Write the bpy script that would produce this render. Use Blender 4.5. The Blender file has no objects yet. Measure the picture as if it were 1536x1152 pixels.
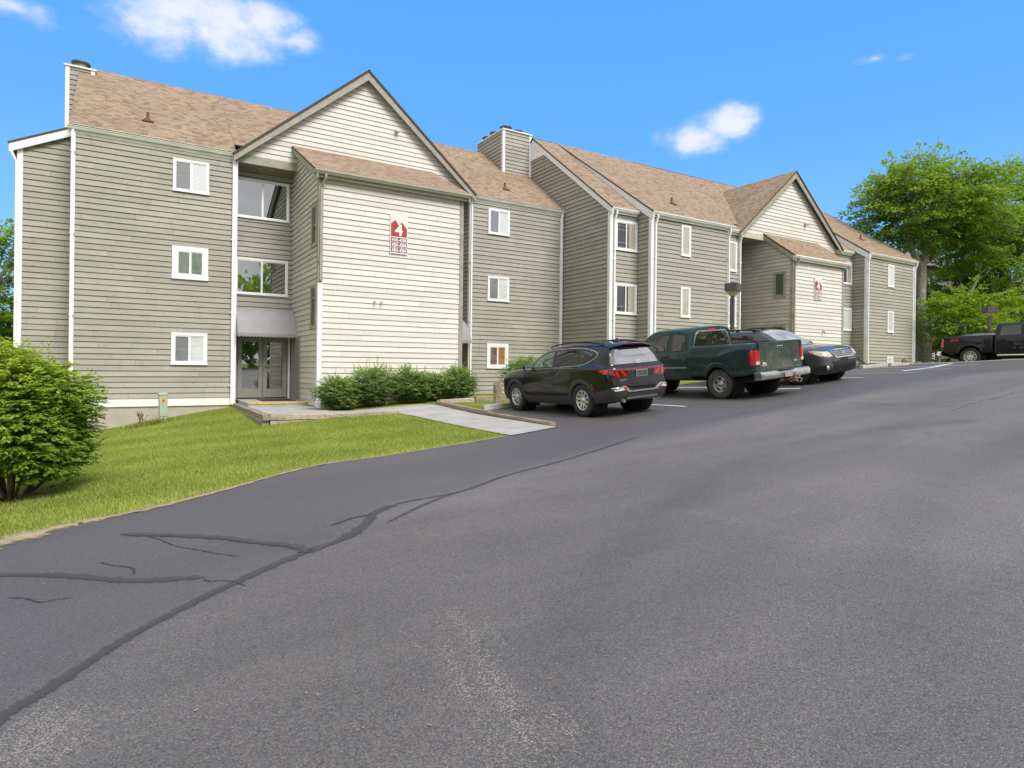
import bpy, bmesh, math, random
import numpy as np
from mathutils import Vector, Matrix
from mathutils.bvhtree import BVHTree
from mathutils.geometry import delaunay_2d_cdt

R = math.radians
rnd = random.Random(7)
nrs = np.random.RandomState(11)
scene = bpy.context.scene
COL = scene.collection

# ------------------------------------------------------------------ helpers
def tag(o, label=None, cat=None, group=None, kind=None):
    if label: o['label'] = label
    if cat: o['category'] = cat
    if group: o['group'] = group
    if kind: o['kind'] = kind
    return o

def empty(name, loc=(0, 0, 0), rot=(0, 0, 0), **kw):
    o = bpy.data.objects.new(name, None)
    o.empty_display_size = 0.3
    COL.objects.link(o)
    o.location = loc
    o.rotation_euler = rot
    return tag(o, **kw)

class MB:
    """collects polygons and links them as one mesh object"""
    def __init__(s):
        s.v = []; s.f = []; s.m = []; s.uv = []; s.sm = []
    def poly(s, pts, mat=0, uv=None, smooth=False):
        i = len(s.v)
        s.v.extend([tuple(p) for p in pts])
        s.f.append(tuple(range(i, i + len(pts))))
        s.m.append(mat); s.sm.append(smooth)
        s.uv.extend(uv if uv else [(0.0, 0.0)] * len(pts))
    def mesh(s, V, F, mat=0, smooth=False):
        i = len(s.v)
        s.v.extend([tuple(p) for p in V])
        for f in F:
            s.f.append(tuple(i + k for k in f)); s.m.append(mat); s.sm.append(smooth)
            s.uv.extend([(0.0, 0.0)] * len(f))
    def box(s, x0, x1, y0, y1, z0, z1, mat=0, M=None, bev=0.0):
        if bev > 0:
            bm = bmesh.new()
            bmesh.ops.create_cube(bm, size=1)
            for v in bm.verts:
                v.co = Vector(((x0 + x1) / 2 + v.co.x * (x1 - x0), (y0 + y1) / 2 + v.co.y * (y1 - y0), (z0 + z1) / 2 + v.co.z * (z1 - z0)))
            bmesh.ops.bevel(bm, geom=bm.edges[:], offset=bev, segments=2, affect='EDGES', profile=0.5)
            s.bm(bm, mat, M); bm.free(); return
        V = [Vector((x, y, z)) for z in (z0, z1) for y in (y0, y1) for x in (x0, x1)]
        if M: V = [M @ p for p in V]
        s.mesh(V, [(0, 2, 3, 1), (4, 5, 7, 6), (0, 1, 5, 4), (2, 6, 7, 3), (0, 4, 6, 2), (1, 3, 7, 5)], mat)
    def bm(s, bm, mat=0, M=None, smooth=False):
        bm.verts.index_update()
        s.mesh([(M @ v.co if M else v.co.copy()) for v in bm.verts], [[v.index for v in f.verts] for f in bm.faces], mat, smooth)
    def tube(s, path, rad, n=8, mat=0, smooth=True, cap=True):
        path = [Vector(p) for p in path]
        if not hasattr(rad, '__len__'): rad = [rad] * len(path)
        V = []; F = []
        up = None
        for i, p in enumerate(path):
            d = (path[min(i + 1, len(path) - 1)] - path[max(i - 1, 0)]).normalized()
            if up is None:
                up = d.orthogonal().normalized()
            else:
                up = (up - d * up.dot(d))
                up = up.normalized() if up.length > 1e-5 else d.orthogonal().normalized()
            w = d.cross(up)
            for k in range(n):
                a = 2 * math.pi * k / n
                V.append(p + (up * math.cos(a) + w * math.sin(a)) * rad[i])
        for i in range(len(path) - 1):
            for k in range(n):
                F.append((i * n + k, i * n + (k + 1) % n, (i + 1) * n + (k + 1) % n, (i + 1) * n + k))
        s.mesh(V, F, mat, smooth)
        if cap:
            s.poly([V[k] for k in range(n)][::-1], mat); s.poly([V[(len(path) - 1) * n + k] for k in range(n)], mat)
    def rtube(s, path, hw, hd, nrm, mat=0):
        """rectangular tube (downspout): half width hw along side, hd along nrm"""
        path = [Vector(p) for p in path]; nrm = Vector(nrm); V = []; F = []
        for i, p in enumerate(path):
            d = (path[min(i + 1, len(path) - 1)] - path[max(i - 1, 0)]).normalized()
            w = d.cross(nrm).normalized(); q = w.cross(d).normalized()
            for a, b in ((1, 1), (-1, 1), (-1, -1), (1, -1)):
                V.append(p + w * hw * a + q * hd * b)
        for i in range(len(path) - 1):
            for k in range(4):
                F.append((i * 4 + k, i * 4 + (k + 1) % 4, (i + 1) * 4 + (k + 1) % 4, (i + 1) * 4 + k))
        s.mesh(V, F, mat)
        s.poly([V[k] for k in range(4)], mat); s.poly([V[-4 + k] for k in range(4)], mat)
    def lathe(s, prof, axis='z', n=24, mat=0, M=None, smooth=True):
        V = []; F = []
        for (r, h) in prof:
            for k in range(n):
                a = 2 * math.pi * k / n
                p = {'z': (r * math.cos(a), r * math.sin(a), h), 'y': (r * math.cos(a), h, r * math.sin(a)), 'x': (h, r * math.cos(a), r * math.sin(a))}[axis]
                V.append(M @ Vector(p) if M else Vector(p))
        for i in range(len(prof) - 1):
            for k in range(n):
                F.append((i * n + k, i * n + (k + 1) % n, (i + 1) * n + (k + 1) % n, (i + 1) * n + k))
        s.mesh(V, F, mat, smooth)
    def build(s, name, mats, parent=None, loc=None, auto=False):
        me = bpy.data.meshes.new(name)
        me.from_pydata(s.v, [], s.f)
        if not isinstance(mats, (list, tuple)): mats = [mats]
        for m in mats: me.materials.append(m)
        me.polygons.foreach_set('material_index', s.m)
        me.polygons.foreach_set('use_smooth', s.sm)
        uvl = me.uv_layers.new(name='UVMap')
        uvl.data.foreach_set('uv', [c for p in s.uv for c in p])
        me.validate(); me.update()
        return link(name, me, parent, loc)

def link(name, me, parent=None, loc=None):
    o = bpy.data.objects.new(name, me)
    COL.objects.link(o)
    if parent: o.parent = parent
    if loc: o.location = loc
    return o

def copy_tree(o, parent=None):
    c = o.copy(); COL.objects.link(c); c.parent = parent
    for ch in o.children: copy_tree(ch, c)
    return c

# ------------------------------------------------------------------ materials
class NT:
    def __init__(s, name):
        s.mat = bpy.data.materials.new(name); s.mat.use_nodes = True
        s.t = s.mat.node_tree; s.t.nodes.clear()
        s.out = s.n('ShaderNodeOutputMaterial')
    def n(s, typ, **kw):
        nd = s.t.nodes.new(typ)
        for k, v in kw.items(): setattr(nd, k, v)
        return nd
    def l(s, a, b): s.t.links.new(a, b)
    def val(s, sock, v):
        if isinstance(v, bpy.types.NodeSocket): s.l(v, sock)
        else:
            if sock.type == 'RGBA' and len(v) == 3: v = (*v, 1)
            sock.default_value = v
    def math(s, op, a, b=None, c=None, clamp=False):
        nd = s.n('ShaderNodeMath', operation=op); nd.use_clamp = clamp
        s.val(nd.inputs[0], a)
        if b is not None: s.val(nd.inputs[1], b)
        if c is not None: s.val(nd.inputs[2], c)
        return nd.outputs[0]
    def mix(s, f, a, b, mode='MIX'):
        nd = s.n('ShaderNodeMix', data_type='RGBA', blend_type=mode)
        s.val(nd.inputs[0], f); s.val(nd.inputs[6], a); s.val(nd.inputs[7], b)
        return nd.outputs[2]
    def ramp(s, f, stops, interp='LINEAR'):
        nd = s.n('ShaderNodeValToRGB'); s.val(nd.inputs[0], f)
        e = nd.color_ramp.elements; nd.color_ramp.interpolation = interp
        while len(e) < len(stops): e.new(0.5)
        for i, (p, c) in enumerate(stops):
            e[i].position = p; e[i].color = (*c, 1) if len(c) == 3 else c
        return nd.outputs[0]
    def noise(s, vec, scale, detail=3, rough=0.5, out=0, dim='3D'):
        nd = s.n('ShaderNodeTexNoise', noise_dimensions=dim)
        if vec is not None: s.l(vec, nd.inputs['Vector'])
        nd.inputs['Scale'].default_value = scale; nd.inputs['Detail'].default_value = detail; nd.inputs['Roughness'].default_value = rough
        return nd.outputs[out]
    def vor(s, vec, scale, feature='F1', out='Distance'):
        nd = s.n('ShaderNodeTexVoronoi', feature=feature)
        s.l(vec, nd.inputs['Vector']); nd.inputs['Scale'].default_value = scale
        return nd.outputs[out]
    def mapping(s, vec, scale=(1, 1, 1), loc=(0, 0, 0)):
        nd = s.n('ShaderNodeMapping'); s.l(vec, nd.inputs[0])
        nd.inputs['Scale'].default_value = scale; nd.inputs['Location'].default_value = loc
        return nd.outputs[0]
    def sep(s, vec):
        nd = s.n('ShaderNodeSeparateXYZ'); s.l(vec, nd.inputs[0]); return nd.outputs
    def comb(s, x, y, z=0.0):
        nd = s.n('ShaderNodeCombineXYZ'); s.val(nd.inputs[0], x); s.val(nd.inputs[1], y); s.val(nd.inputs[2], z); return nd.outputs[0]
    def obj(s): return s.n('ShaderNodeTexCoord').outputs['Object']
    def uv(s): return s.n('ShaderNodeTexCoord').outputs['UV']
    def attr(s, name, out='Fac'):
        nd = s.n('ShaderNodeAttribute'); nd.attribute_name = name; return nd.outputs[out]
    def bump(s, h, strength=0.3, dist=0.01):
        nd = s.n('ShaderNodeBump'); s.l(h, nd.inputs['Height'])
        nd.inputs['Strength'].default_value = strength; nd.inputs['Distance'].default_value = dist
        return nd.outputs[0]
    def bsdf(s, color, rough=0.5, metallic=0.0, coat=0.0, spec=0.5, normal=None, coat_rough=0.03):
        b = s.n('ShaderNodeBsdfPrincipled')
        s.val(b.inputs['Base Color'], color); s.val(b.inputs['Roughness'], rough); s.val(b.inputs['Metallic'], metallic)
        b.inputs['Coat Weight'].default_value = coat; b.inputs['Coat Roughness'].default_value = coat_rough
        b.inputs['Specular IOR Level'].default_value = spec
        if normal is not None: s.l(normal, b.inputs['Normal'])
        s.l(b.outputs[0], s.out.inputs[0]); return b

def simple(name, color, rough=0.5, metallic=0.0, coat=0.0, var=0.08, nscale=6.0, spec=0.5, bump=0.0, bscale=60.0):
    m = NT(name)
    o = m.obj()
    f = m.noise(o, nscale, 4)
    c = m.mix(m.ramp(f, [(0.3, (0, 0, 0)), (0.7, (1, 1, 1))]), tuple(max(0, x * (1 - var)) for x in color), tuple(min(1, x * (1 + var)) for x in color))
    nrm = m.bump(m.noise(o, bscale, 3), bump, 0.004) if bump else None
    m.bsdf(c, rough, metallic, coat, spec, nrm)
    return m.mat

def siding_mat(name, base, dark, expo, weather=0.5, cream=False):
    m = NT(name)
    uv = m.uv(); x, y, z = m.sep(uv)
    row = m.math('FLOOR', m.math('DIVIDE', y, expo))
    wn = m.n('ShaderNodeTexWhiteNoise', noise_dimensions='2D')
    # boards about 3.6 m long with random start
    off = m.n('ShaderNodeTexWhiteNoise', noise_dimensions='1D'); m.l(row, off.inputs['W'])
    seg = m.math('FLOOR', m.math('ADD', m.math('DIVIDE', x, 3.4), m.math('MULTIPLY', off.outputs[0], 7.0)))
    m.l(m.comb(row, seg), wn.inputs['Vector'])
    board = wn.outputs['Value']
    grain = m.noise(m.mapping(uv, (1.3, 34, 1)), 1.6, 5, 0.62)
    blot = m.noise(m.mapping(uv, (0.55, 0.8, 1)), 0.9, 4, 0.6)
    knots = m.vor(m.mapping(uv, (2.3, 5.2, 1)), 1.0)
    kn = m.math('LESS_THAN', knots, 0.075 if not cream else 0.035)
    stain = m.noise(m.mapping(uv, (5, 1.1, 1)), 1.0, 5, 0.7)
    c = m.mix(m.math('MULTIPLY', board, 0.8), base, tuple(b * 0.80 for b in base))
    c = m.mix(m.math('MULTIPLY', m.ramp(grain, [(0.35, (0, 0, 0)), (0.75, (1, 1, 1))]), 0.42 * weather + 0.08), c, dark)
    c = m.mix(m.math('MULTIPLY', m.ramp(blot, [(0.42, (0, 0, 0)), (0.72, (1, 1, 1))]), 0.36 * weather), c, tuple(d * 0.9 for d in dark))
    c = m.mix(m.math('MULTIPLY', m.ramp(stain, [(0.56, (0, 0, 0)), (0.8, (1, 1, 1))]), 0.5 * weather), c, tuple(d * 0.7 for d in dark))
    c = m.mix(m.math('MULTIPLY', kn, 0.55), c, (0.10, 0.085, 0.06))
    # lap shadow painted into the colour, right under the next board
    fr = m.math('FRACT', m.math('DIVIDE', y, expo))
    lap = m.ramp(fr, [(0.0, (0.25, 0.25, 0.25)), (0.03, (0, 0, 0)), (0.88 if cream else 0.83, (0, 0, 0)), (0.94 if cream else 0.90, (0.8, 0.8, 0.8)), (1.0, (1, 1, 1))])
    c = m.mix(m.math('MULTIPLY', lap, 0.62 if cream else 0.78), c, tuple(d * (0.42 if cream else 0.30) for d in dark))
    bj = m.math('MULTIPLY', m.math('LESS_THAN', m.math('FRACT', m.math('ADD', m.math('DIVIDE', x, 3.4), m.math('MULTIPLY', off.outputs[0], 7.0))), 0.003), 0.6)
    c = m.mix(bj, c, tuple(d * .5 for d in dark))
    hb = m.math('ADD', m.math('MULTIPLY', grain, 0.7), m.math('MULTIPLY', stain, 0.3))
    m.bsdf(c, 0.75, spec=0.25, normal=m.bump(hb, 0.35, 0.006))
    return m.mat

def shingle_mat(name, tint=1.0):
    m = NT(name)
    uv = m.uv(); x, y, z = m.sep(uv)
    ex = 0.145
    row = m.math('FLOOR', m.math('DIVIDE', y, ex))
    off = m.n('ShaderNodeTexWhiteNoise', noise_dimensions='1D'); m.l(row, off.inputs['W'])
    xx = m.math('ADD', m.math('DIVIDE', x, 0.17), m.math('MULTIPLY', off.outputs[0], 9.0))
    xj = m.math('ADD', xx, m.math('MULTIPLY', m.noise(m.comb(xx, row), 0.9, 1), 0.4))
    cell = m.math('FLOOR', xj)
    wn = m.n('ShaderNodeTexWhiteNoise', noise_dimensions='2D'); m.l(m.comb(row, cell), wn.inputs['Vector'])
    t = tint
    c = m.ramp(wn.outputs['Value'], [(0.0, (0.25 * t, 0.172 * t, 0.112 * t)), (0.15, (0.31 * t, 0.218 * t, 0.142 * t)), (0.5, (0.37 * t, 0.268 * t, 0.178 * t)), (0.85, (0.43 * t, 0.322 * t, 0.220 * t)), (1.0, (0.35 * t, 0.285 * t, 0.212 * t))])
    gr = m.noise(m.mapping(uv, (60, 60, 1)), 3, 2)
    c = m.mix(m.math('MULTIPLY', gr, 0.35), c, (0.12, 0.085, 0.07))
    big = m.noise(uv, 0.5, 4)
    c = m.mix(m.math('MULTIPLY', m.ramp(big, [(0.4, (0, 0, 0)), (0.75, (1, 1, 1))]), 0.22), c, (0.17, 0.12, 0.10))
    fr = m.math('FRACT', m.math('DIVIDE', y, ex))
    fx = m.math('FRACT', xj)
    ln = m.ramp(fr, [(0.0, (1, 1, 1)), (0.16, (0.6, 0.6, 0.6)), (0.3, (0, 0, 0)), (1, (0, 0, 0))])
    lx = m.ramp(fx, [(0.0, (0.8, 0.8, 0.8)), (0.05, (0, 0, 0)), (1, (0, 0, 0))])
    c = m.mix(m.math('MULTIPLY', m.math('MAXIMUM', ln, m.math('MULTIPLY', lx, .7)), 0.6), c, (0.055, 0.035, 0.028))
    h = m.math('ADD', m.math('MULTIPLY', wn.outputs['Value'], 0.5), m.math('MULTIPLY', m.math('SUBTRACT', 1.0, fr), 0.6))
    m.bsdf(c, 0.9, spec=0.2, normal=m.bump(h, 0.55, 0.012))
    return m.mat

def glass_mat(name, tint=(0.75, 0.8, 0.8), base=0.10, rough=0.01, refl=(1, 1, 1)):
    m = NT(name)
    lw = m.n('ShaderNodeLayerWeight'); lw.inputs[0].default_value = 0.5
    f = m.math('ADD', m.math('MULTIPLY', m.math('POWER', lw.outputs['Facing'], 4.0), 0.9), base + .04, clamp=True)
    tr = m.n('ShaderNodeBsdfTransparent'); tr.inputs[0].default_value = (*tint, 1)
    gl = m.n('ShaderNodeBsdfGlossy'); gl.inputs['Roughness'].default_value = rough; gl.inputs[0].default_value = (*refl, 1)
    wob = m.bump(m.noise(m.obj(), 1.6, 2), 0.04, 0.02); m.l(wob, gl.inputs['Normal'])
    mx = m.n('ShaderNodeMixShader'); m.l(f, mx.inputs[0]); m.l(tr.outputs[0], mx.inputs[1]); m.l(gl.outputs[0], mx.inputs[2])
    m.l(mx.outputs[0], m.out.inputs[0])
    return m.mat

def leaf_mat(name, dark, mid, light, transl=0.35):
    m = NT(name)
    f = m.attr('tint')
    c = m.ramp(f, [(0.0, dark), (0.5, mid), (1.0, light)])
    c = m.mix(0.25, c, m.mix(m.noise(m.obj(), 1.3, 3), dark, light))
    b = m.n('ShaderNodeBsdfPrincipled'); m.l(c, b.inputs['Base Color']); b.inputs['Roughness'].default_value = 0.5
    b.inputs['Specular IOR Level'].default_value = 0.35
    t = m.n('ShaderNodeBsdfTranslucent'); m.l(m.mix(1.0, c, (1.0, 1.05, 0.55), 'MULTIPLY'), t.inputs[0])
    mx = m.n('ShaderNodeMixShader'); mx.inputs[0].default_value = transl
    m.l(b.outputs[0], mx.inputs[1]); m.l(t.outputs[0], mx.inputs[2]); m.l(mx.outputs[0], m.out.inputs[0])
    return m.mat

def paint_mat(name, color, metallic=0.0, rough=0.3, dirt=0.0, dirtcol=(0.23, 0.2, 0.16), zlow=0.4, zhigh=1.0, flake=0.0):
    m = NT(name)
    o = m.obj(); x, y, z = m.sep(o)
    n = m.noise(o, 2.2, 6, 0.65)
    n2 = m.noise(o, 40, 3, 0.6)
    c = m.mix(m.math('MULTIPLY', n, 0.5), color, tuple(v * 0.8 for v in color))
    hf = m.math('SUBTRACT', 1.0, m.math('DIVIDE', m.math('SUBTRACT', z, zlow), zhigh - zlow), clamp=True)
    d = m.math('MULTIPLY', m.math('ADD', m.math('MULTIPLY', m.ramp(m.math('ADD', m.math('MULTIPLY', n, 0.7), m.math('MULTIPLY', n2, 0.35)), [(0.42, (0, 0, 0)), (0.62, (1, 1, 1))]), hf), m.math('MULTIPLY', n2, 0.12)), dirt)
    c = m.mix(d, c, dirtcol)
    r = m.math('ADD', m.math('MULTIPLY', d, 0.6), rough, clamp=True)
    b = m.bsdf(c, r, metallic, 0.8, 0.1, None, 0.02)
    m.l(m.math('SUBTRACT', 0.85, m.math('MULTIPLY', d, 1.0), clamp=True), b.inputs['Coat Weight'])
    return m.mat

EXPO = 0.172
M = {}
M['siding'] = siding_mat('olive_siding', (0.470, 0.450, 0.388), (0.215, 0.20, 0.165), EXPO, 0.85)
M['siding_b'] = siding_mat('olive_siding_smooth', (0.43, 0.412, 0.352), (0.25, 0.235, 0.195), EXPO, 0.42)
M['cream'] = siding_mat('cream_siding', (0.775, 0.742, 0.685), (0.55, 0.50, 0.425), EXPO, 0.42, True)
M['cream_side'] = siding_mat('cream_side_siding', (0.66, 0.625, 0.565), (0.42, 0.37, 0.30), EXPO, 0.55, True)  # darker base and heavier weathering, for the stair tower side walls
M['shingle'] = shingle_mat('brown_shingles')
M['white'] = simple('white_trim_paint', (0.84, 0.84, 0.85), 0.45, var=0.05, nscale=3)
M['olive'] = simple('olive_trim_paint', (0.33, 0.31, 0.25), 0.6, var=0.16, nscale=4, bump=0.15)
M['soffit'] = simple('soffit_paint', (0.26, 0.24, 0.185), 0.7, var=0.15)
M['gutter'] = simple('gutter_paint', (0.80, 0.80, 0.77), 0.4, var=0.1, nscale=2)
M['gutter_dark'] = simple('olive_gutter', (0.36, 0.34, 0.28), 0.45, var=0.1)
M['concrete'] = simple('foundation_concrete', (0.46, 0.40, 0.345), 0.9, var=0.12, nscale=2.5, bump=0.2)
M['flue'] = simple('weathered_flue_metal', (0.10, 0.085, 0.08), 0.55, 0.6, var=0.3)
M['flue_light'] = simple('galvanised_flue', (0.42, 0.38, 0.35), 0.5, 0.4, var=0.3)
M['rust'] = simple('rusty_vent', (0.16, 0.07, 0.045), 0.8, var=0.3)
M['glass'] = glass_mat('window_glass', (0.93, 0.95, 0.95), base=0.05)
M['glass_dim'] = glass_mat('stair_side_glass', (0.8, 0.85, 0.8), base=0.0, refl=(.35, .35, .35))
M['glass_big'] = glass_mat('stair_window_glass', base=0.34)
M['dark_room'] = simple('dark_interior', (0.035, 0.036, 0.038), 0.9, var=0.2)
M['blind'] = simple('white_blind', (0.82, 0.82, 0.80), 0.6, var=0.03)
M['blind_screen'] = simple('blind_behind_screen', (0.27, 0.27, 0.275), 0.7, var=0.03)
M['blind_green'] = simple('greenish_blind', (0.17, 0.20, 0.15), 0.6, var=0.05)
M['blind_wood'] = simple('wooden_blind', (0.42, 0.20, 0.055), 0.5, var=0.15)
M['blind_brown'] = simple('wooden_blind_behind_screen', (0.17, 0.10, 0.06), 0.6, var=0.1)
M['curtain'] = simple('cream_curtain', (0.55, 0.50, 0.40), 0.8, var=0.06)
M['awning'] = simple('grey_awning_canvas', (0.30, 0.295, 0.295), 0.75, var=0.05, nscale=4, bump=0.15)
M['door'] = simple('olive_door_paint', (0.27, 0.255, 0.215), 0.5, var=0.06)
M['metal'] = simple('brushed_metal', (0.6, 0.6, 0.58), 0.3, 1.0)
M['black'] = simple('black_rubber_mat', (0.03, 0.03, 0.032), 0.8, var=0.2, bump=0.3)
M['black_metal'] = simple('black_iron', (0.03, 0.03, 0.03), 0.5, 0.3)
M['yellow'] = simple('yellow_edge_paint', (0.60, 0.40, 0.06), 0.7, var=0.25, nscale=14)
# ------------------------------------------------------------------ camera, sky, sun
F_PX, PU, PV = 941.0, 768.0, 552.0
FWD = Vector((0.5240, 0.8517, 0.0)); RIGHT = Vector((0.8517, -0.5240, 0.0))
ROLL = 0.0115
cam_d = bpy.data.cameras.new('camera'); cam = bpy.data.objects.new('camera', cam_d); COL.objects.link(cam)
cam_d.sensor_fit = 'HORIZONTAL'; cam_d.sensor_width = 36.0
cam_d.lens = F_PX / 1536 * 36.0
cam_d.shift_y = -(576.0 - PV) / 1536
cam_d.clip_start = 0.05; cam_d.clip_end = 3000
cam.matrix_world = Matrix.Rotation(-math.asin(0.5240), 4, 'Z') @ Matrix.Rotation(R(90), 4, 'X') @ Matrix.Rotation(ROLL, 4, 'Z')
scene.camera = cam

def ray(u, v):
    """direction through a point of the photograph (1536 x 1152)"""
    a, b = (u - PU) / F_PX, -(v - PV) / F_PX
    c, s = math.cos(ROLL), math.sin(ROLL)
    a, b = a * c - b * s, a * s + b * c
    return (FWD + RIGHT * a + Vector((0, 0, 1)) * b)

SUN_DIR = Vector((0.12, -0.72, 0.82)).normalized()      # towards the sun
sun_d = bpy.data.lights.new('sun', 'SUN'); sun_d.energy = 3.55; sun_d.angle = R(26); sun_d.color = (1.0, 0.975, 0.945)
sun = bpy.data.objects.new('sun', sun_d); COL.objects.link(sun)
sun.rotation_euler = SUN_DIR.to_track_quat('Z', 'Y').to_euler()

w = bpy.data.worlds.new('World'); scene.world = w; w.use_nodes = True
t = w.node_tree; t.nodes.clear()
def wn(typ, **kw):
    nd = t.nodes.new(typ)
    for k, v in kw.items(): setattr(nd, k, v)
    return nd
def wm(op, a, b=None, c=None, clamp=False):
    nd = wn('ShaderNodeMath', operation=op); nd.use_clamp = clamp
    for i, x in enumerate((a, b, c)):
        if x is None: continue
        if isinstance(x, bpy.types.NodeSocket): t.links.new(x, nd.inputs[i])
        else: nd.inputs[i].default_value = x
    return nd.outputs[0]
def wmix(f, a, b, mode='MIX'):
    nd = wn('ShaderNodeMix', data_type='RGBA', blend_type=mode)
    for i, x in ((0, f), (6, a), (7, b)):
        if isinstance(x, bpy.types.NodeSocket): t.links.new(x, nd.inputs[i])
        else: nd.inputs[i].default_value = x if i == 0 else (*x, 1)
    return nd.outputs[2]
def wramp(f, stops):
    nd = wn('ShaderNodeValToRGB'); t.links.new(f, nd.inputs[0]); e = nd.color_ramp.elements
    while len(e) < len(stops): e.new(0.5)
    for i, (p, c) in enumerate(stops): e[i].position = p; e[i].color = (*c, 1)
    return nd.outputs[0]
tc = wn('ShaderNodeTexCoord').outputs['Generated']
sky = wn('ShaderNodeTexSky', sky_type='NISHITA'); sky.sun_disc = False
sky.sun_elevation = math.asin(SUN_DIR.z); sky.sun_rotation = math.atan2(SUN_DIR.x, SUN_DIR.y)
sky.air_density = 1.0; sky.dust_density = 0.6; sky.ozone_density = 2.0
sp = wn('ShaderNodeSeparateXYZ'); t.links.new(tc, sp.inputs[0])
elev = sp.outputs[2]
# clear part of the sky: the physical sky, pulled to the clean summer blue of the place
blue = wramp(elev, [(0.0, (4.2, 8.0, 11.4)), (0.15, (2.6, 6.5, 11.6)), (0.32, (1.5, 5.05, 11.5)), (0.55, (1.05, 4.15, 11.2)), (0.9, (0.9, 3.8, 10.4))])
clear = wmix(0.9, sky.outputs[0], blue)
# broken cloud: a few puffs ahead, a thick bright deck overhead and behind
nz = wn('ShaderNodeTexNoise'); nz.inputs['Scale'].default_value = 5.0; nz.inputs['Detail'].default_value = 9; nz.inputs['Roughness'].default_value = 0.56
mp = wn('ShaderNodeMapping'); mp.inputs['Scale'].default_value = (1, 1, 1.6); t.links.new(tc, mp.inputs[0]); t.links.new(mp.outputs[0], nz.inputs['Vector'])
nz2 = wn('ShaderNodeTexNoise'); nz2.inputs['Scale'].default_value = 16.0; nz2.inputs['Detail'].default_value = 8; nz2.inputs['Roughness'].default_value = 0.6
t.links.new(mp.outputs[0], nz2.inputs['Vector'])
def puff(u, v, wu, wv, gain=1.0):
    """soft elliptical cloud centre in direction of (u, v) with half-sizes in the same units"""
    d = ray(u, v).normalized()
    e1 = Vector((d.y, -d.x, 0)).normalized(); e2 = e1.cross(d).normalized()
    k = F_PX * (ray(u, v).length)
    def dot(e, sc):
        nd = wn('ShaderNodeVectorMath', operation='DOT_PRODUCT'); t.links.new(tc, nd.inputs[0]); nd.inputs[1].default_value = e * sc
        return nd.outputs['Value']
    r2 = wm('ADD', wm('POWER', wm('ABSOLUTE', dot(e1, k / wu)), 2.0), wm('POWER', wm('ABSOLUTE', dot(e2, k / wv)), 2.0))
    fr = dot(d, 1.0)
    g = wm('MULTIPLY', wm('SUBTRACT', 1.0, wm('SQRT', r2)), gain)
    return wm('SUBTRACT', g, wm('MULTIPLY', wm('LESS_THAN', fr, 0.2), 50.0))
puffs = [puff(245, 22, 88, 62, 1.0), puff(330, 35, 92, 62, 1.0), puff(400, 28, 60, 44, 0.9), puff(455, 62, 44, 22, 0.75), puff(330, 72, 70, 22, 0.6),
         puff(1045, 208, 72, 26, 0.85), puff(1092, 186, 52, 30, 1.0), puff(985, 204, 14, 18, 0.45),
         puff(1312, 88, 20, 7, 0.45), puff(1356, 87, 18, 8, 0.45), puff(20, 8, 44, 20, 0.5)]
mx = puffs[0]
for p in puffs[1:]: mx = wm('MAXIMUM', mx, p)
n1 = wm('SUBTRACT', nz.outputs[0], 0.5); n2 = wm('SUBTRACT', nz2.outputs[0], 0.5)
dens = wm('ADD', mx, wm('ADD', wm('MULTIPLY', n1, 1.1), wm('MULTIPLY', n2, 1.5)))
pm = wm('MULTIPLY', wramp(dens, [(0.0, (0, 0, 0)), (0.25, (0.25, 0.25, 0.25)), (0.55, (0.85, 0.85, 0.85)), (0.85, (1, 1, 1))]), wm('GREATER_THAN', mx, -0.6))
# deck: everything outside the blue gap ahead of the viewer
gap = (FWD + Vector((0, 0, 0.16))).normalized()
fw = wn('ShaderNodeVectorMath', operation='DOT_PRODUCT'); t.links.new(tc, fw.inputs[0]); fw.inputs[1].default_value = gap
deckd = wm('ADD', wm('SUBTRACT', 0.74, fw.outputs['Value']), wm('MULTIPLY', n1, 0.35))
deck = wramp(deckd, [(0.06, (0, 0, 0)), (0.30, (0.95, 0.95, 0.95))])
cl_shade = wramp(wm('ADD', wm('MULTIPLY', n2, 1.4), wm('ADD', wm('MULTIPLY', dens, 0.55), 0.15)), [(0.2, (6.2, 7.6, 9.8)), (0.7, (9.6, 9.7, 10.2))])
dk_shade = wramp(nz.outputs[0], [(0.3, (6.6, 6.7, 6.9)), (0.7, (12.6, 12.4, 12.1))])
skycol = wmix(wm('MULTIPLY', pm, 0.86), clear, cl_shade)
skycol = wmix(deck, skycol, dk_shade)
bg = wn('ShaderNodeBackground'); bg.inputs['Strength'].default_value = 0.1; t.links.new(skycol, bg.inputs[0])
wo = wn('ShaderNodeOutputWorld'); t.links.new(bg.outputs[0], wo.inputs[0])
scene.view_settings.view_transform = 'Standard'; scene.view_settings.look = 'None'; scene.view_settings.exposure = 0; scene.view_settings.gamma = 1

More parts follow.
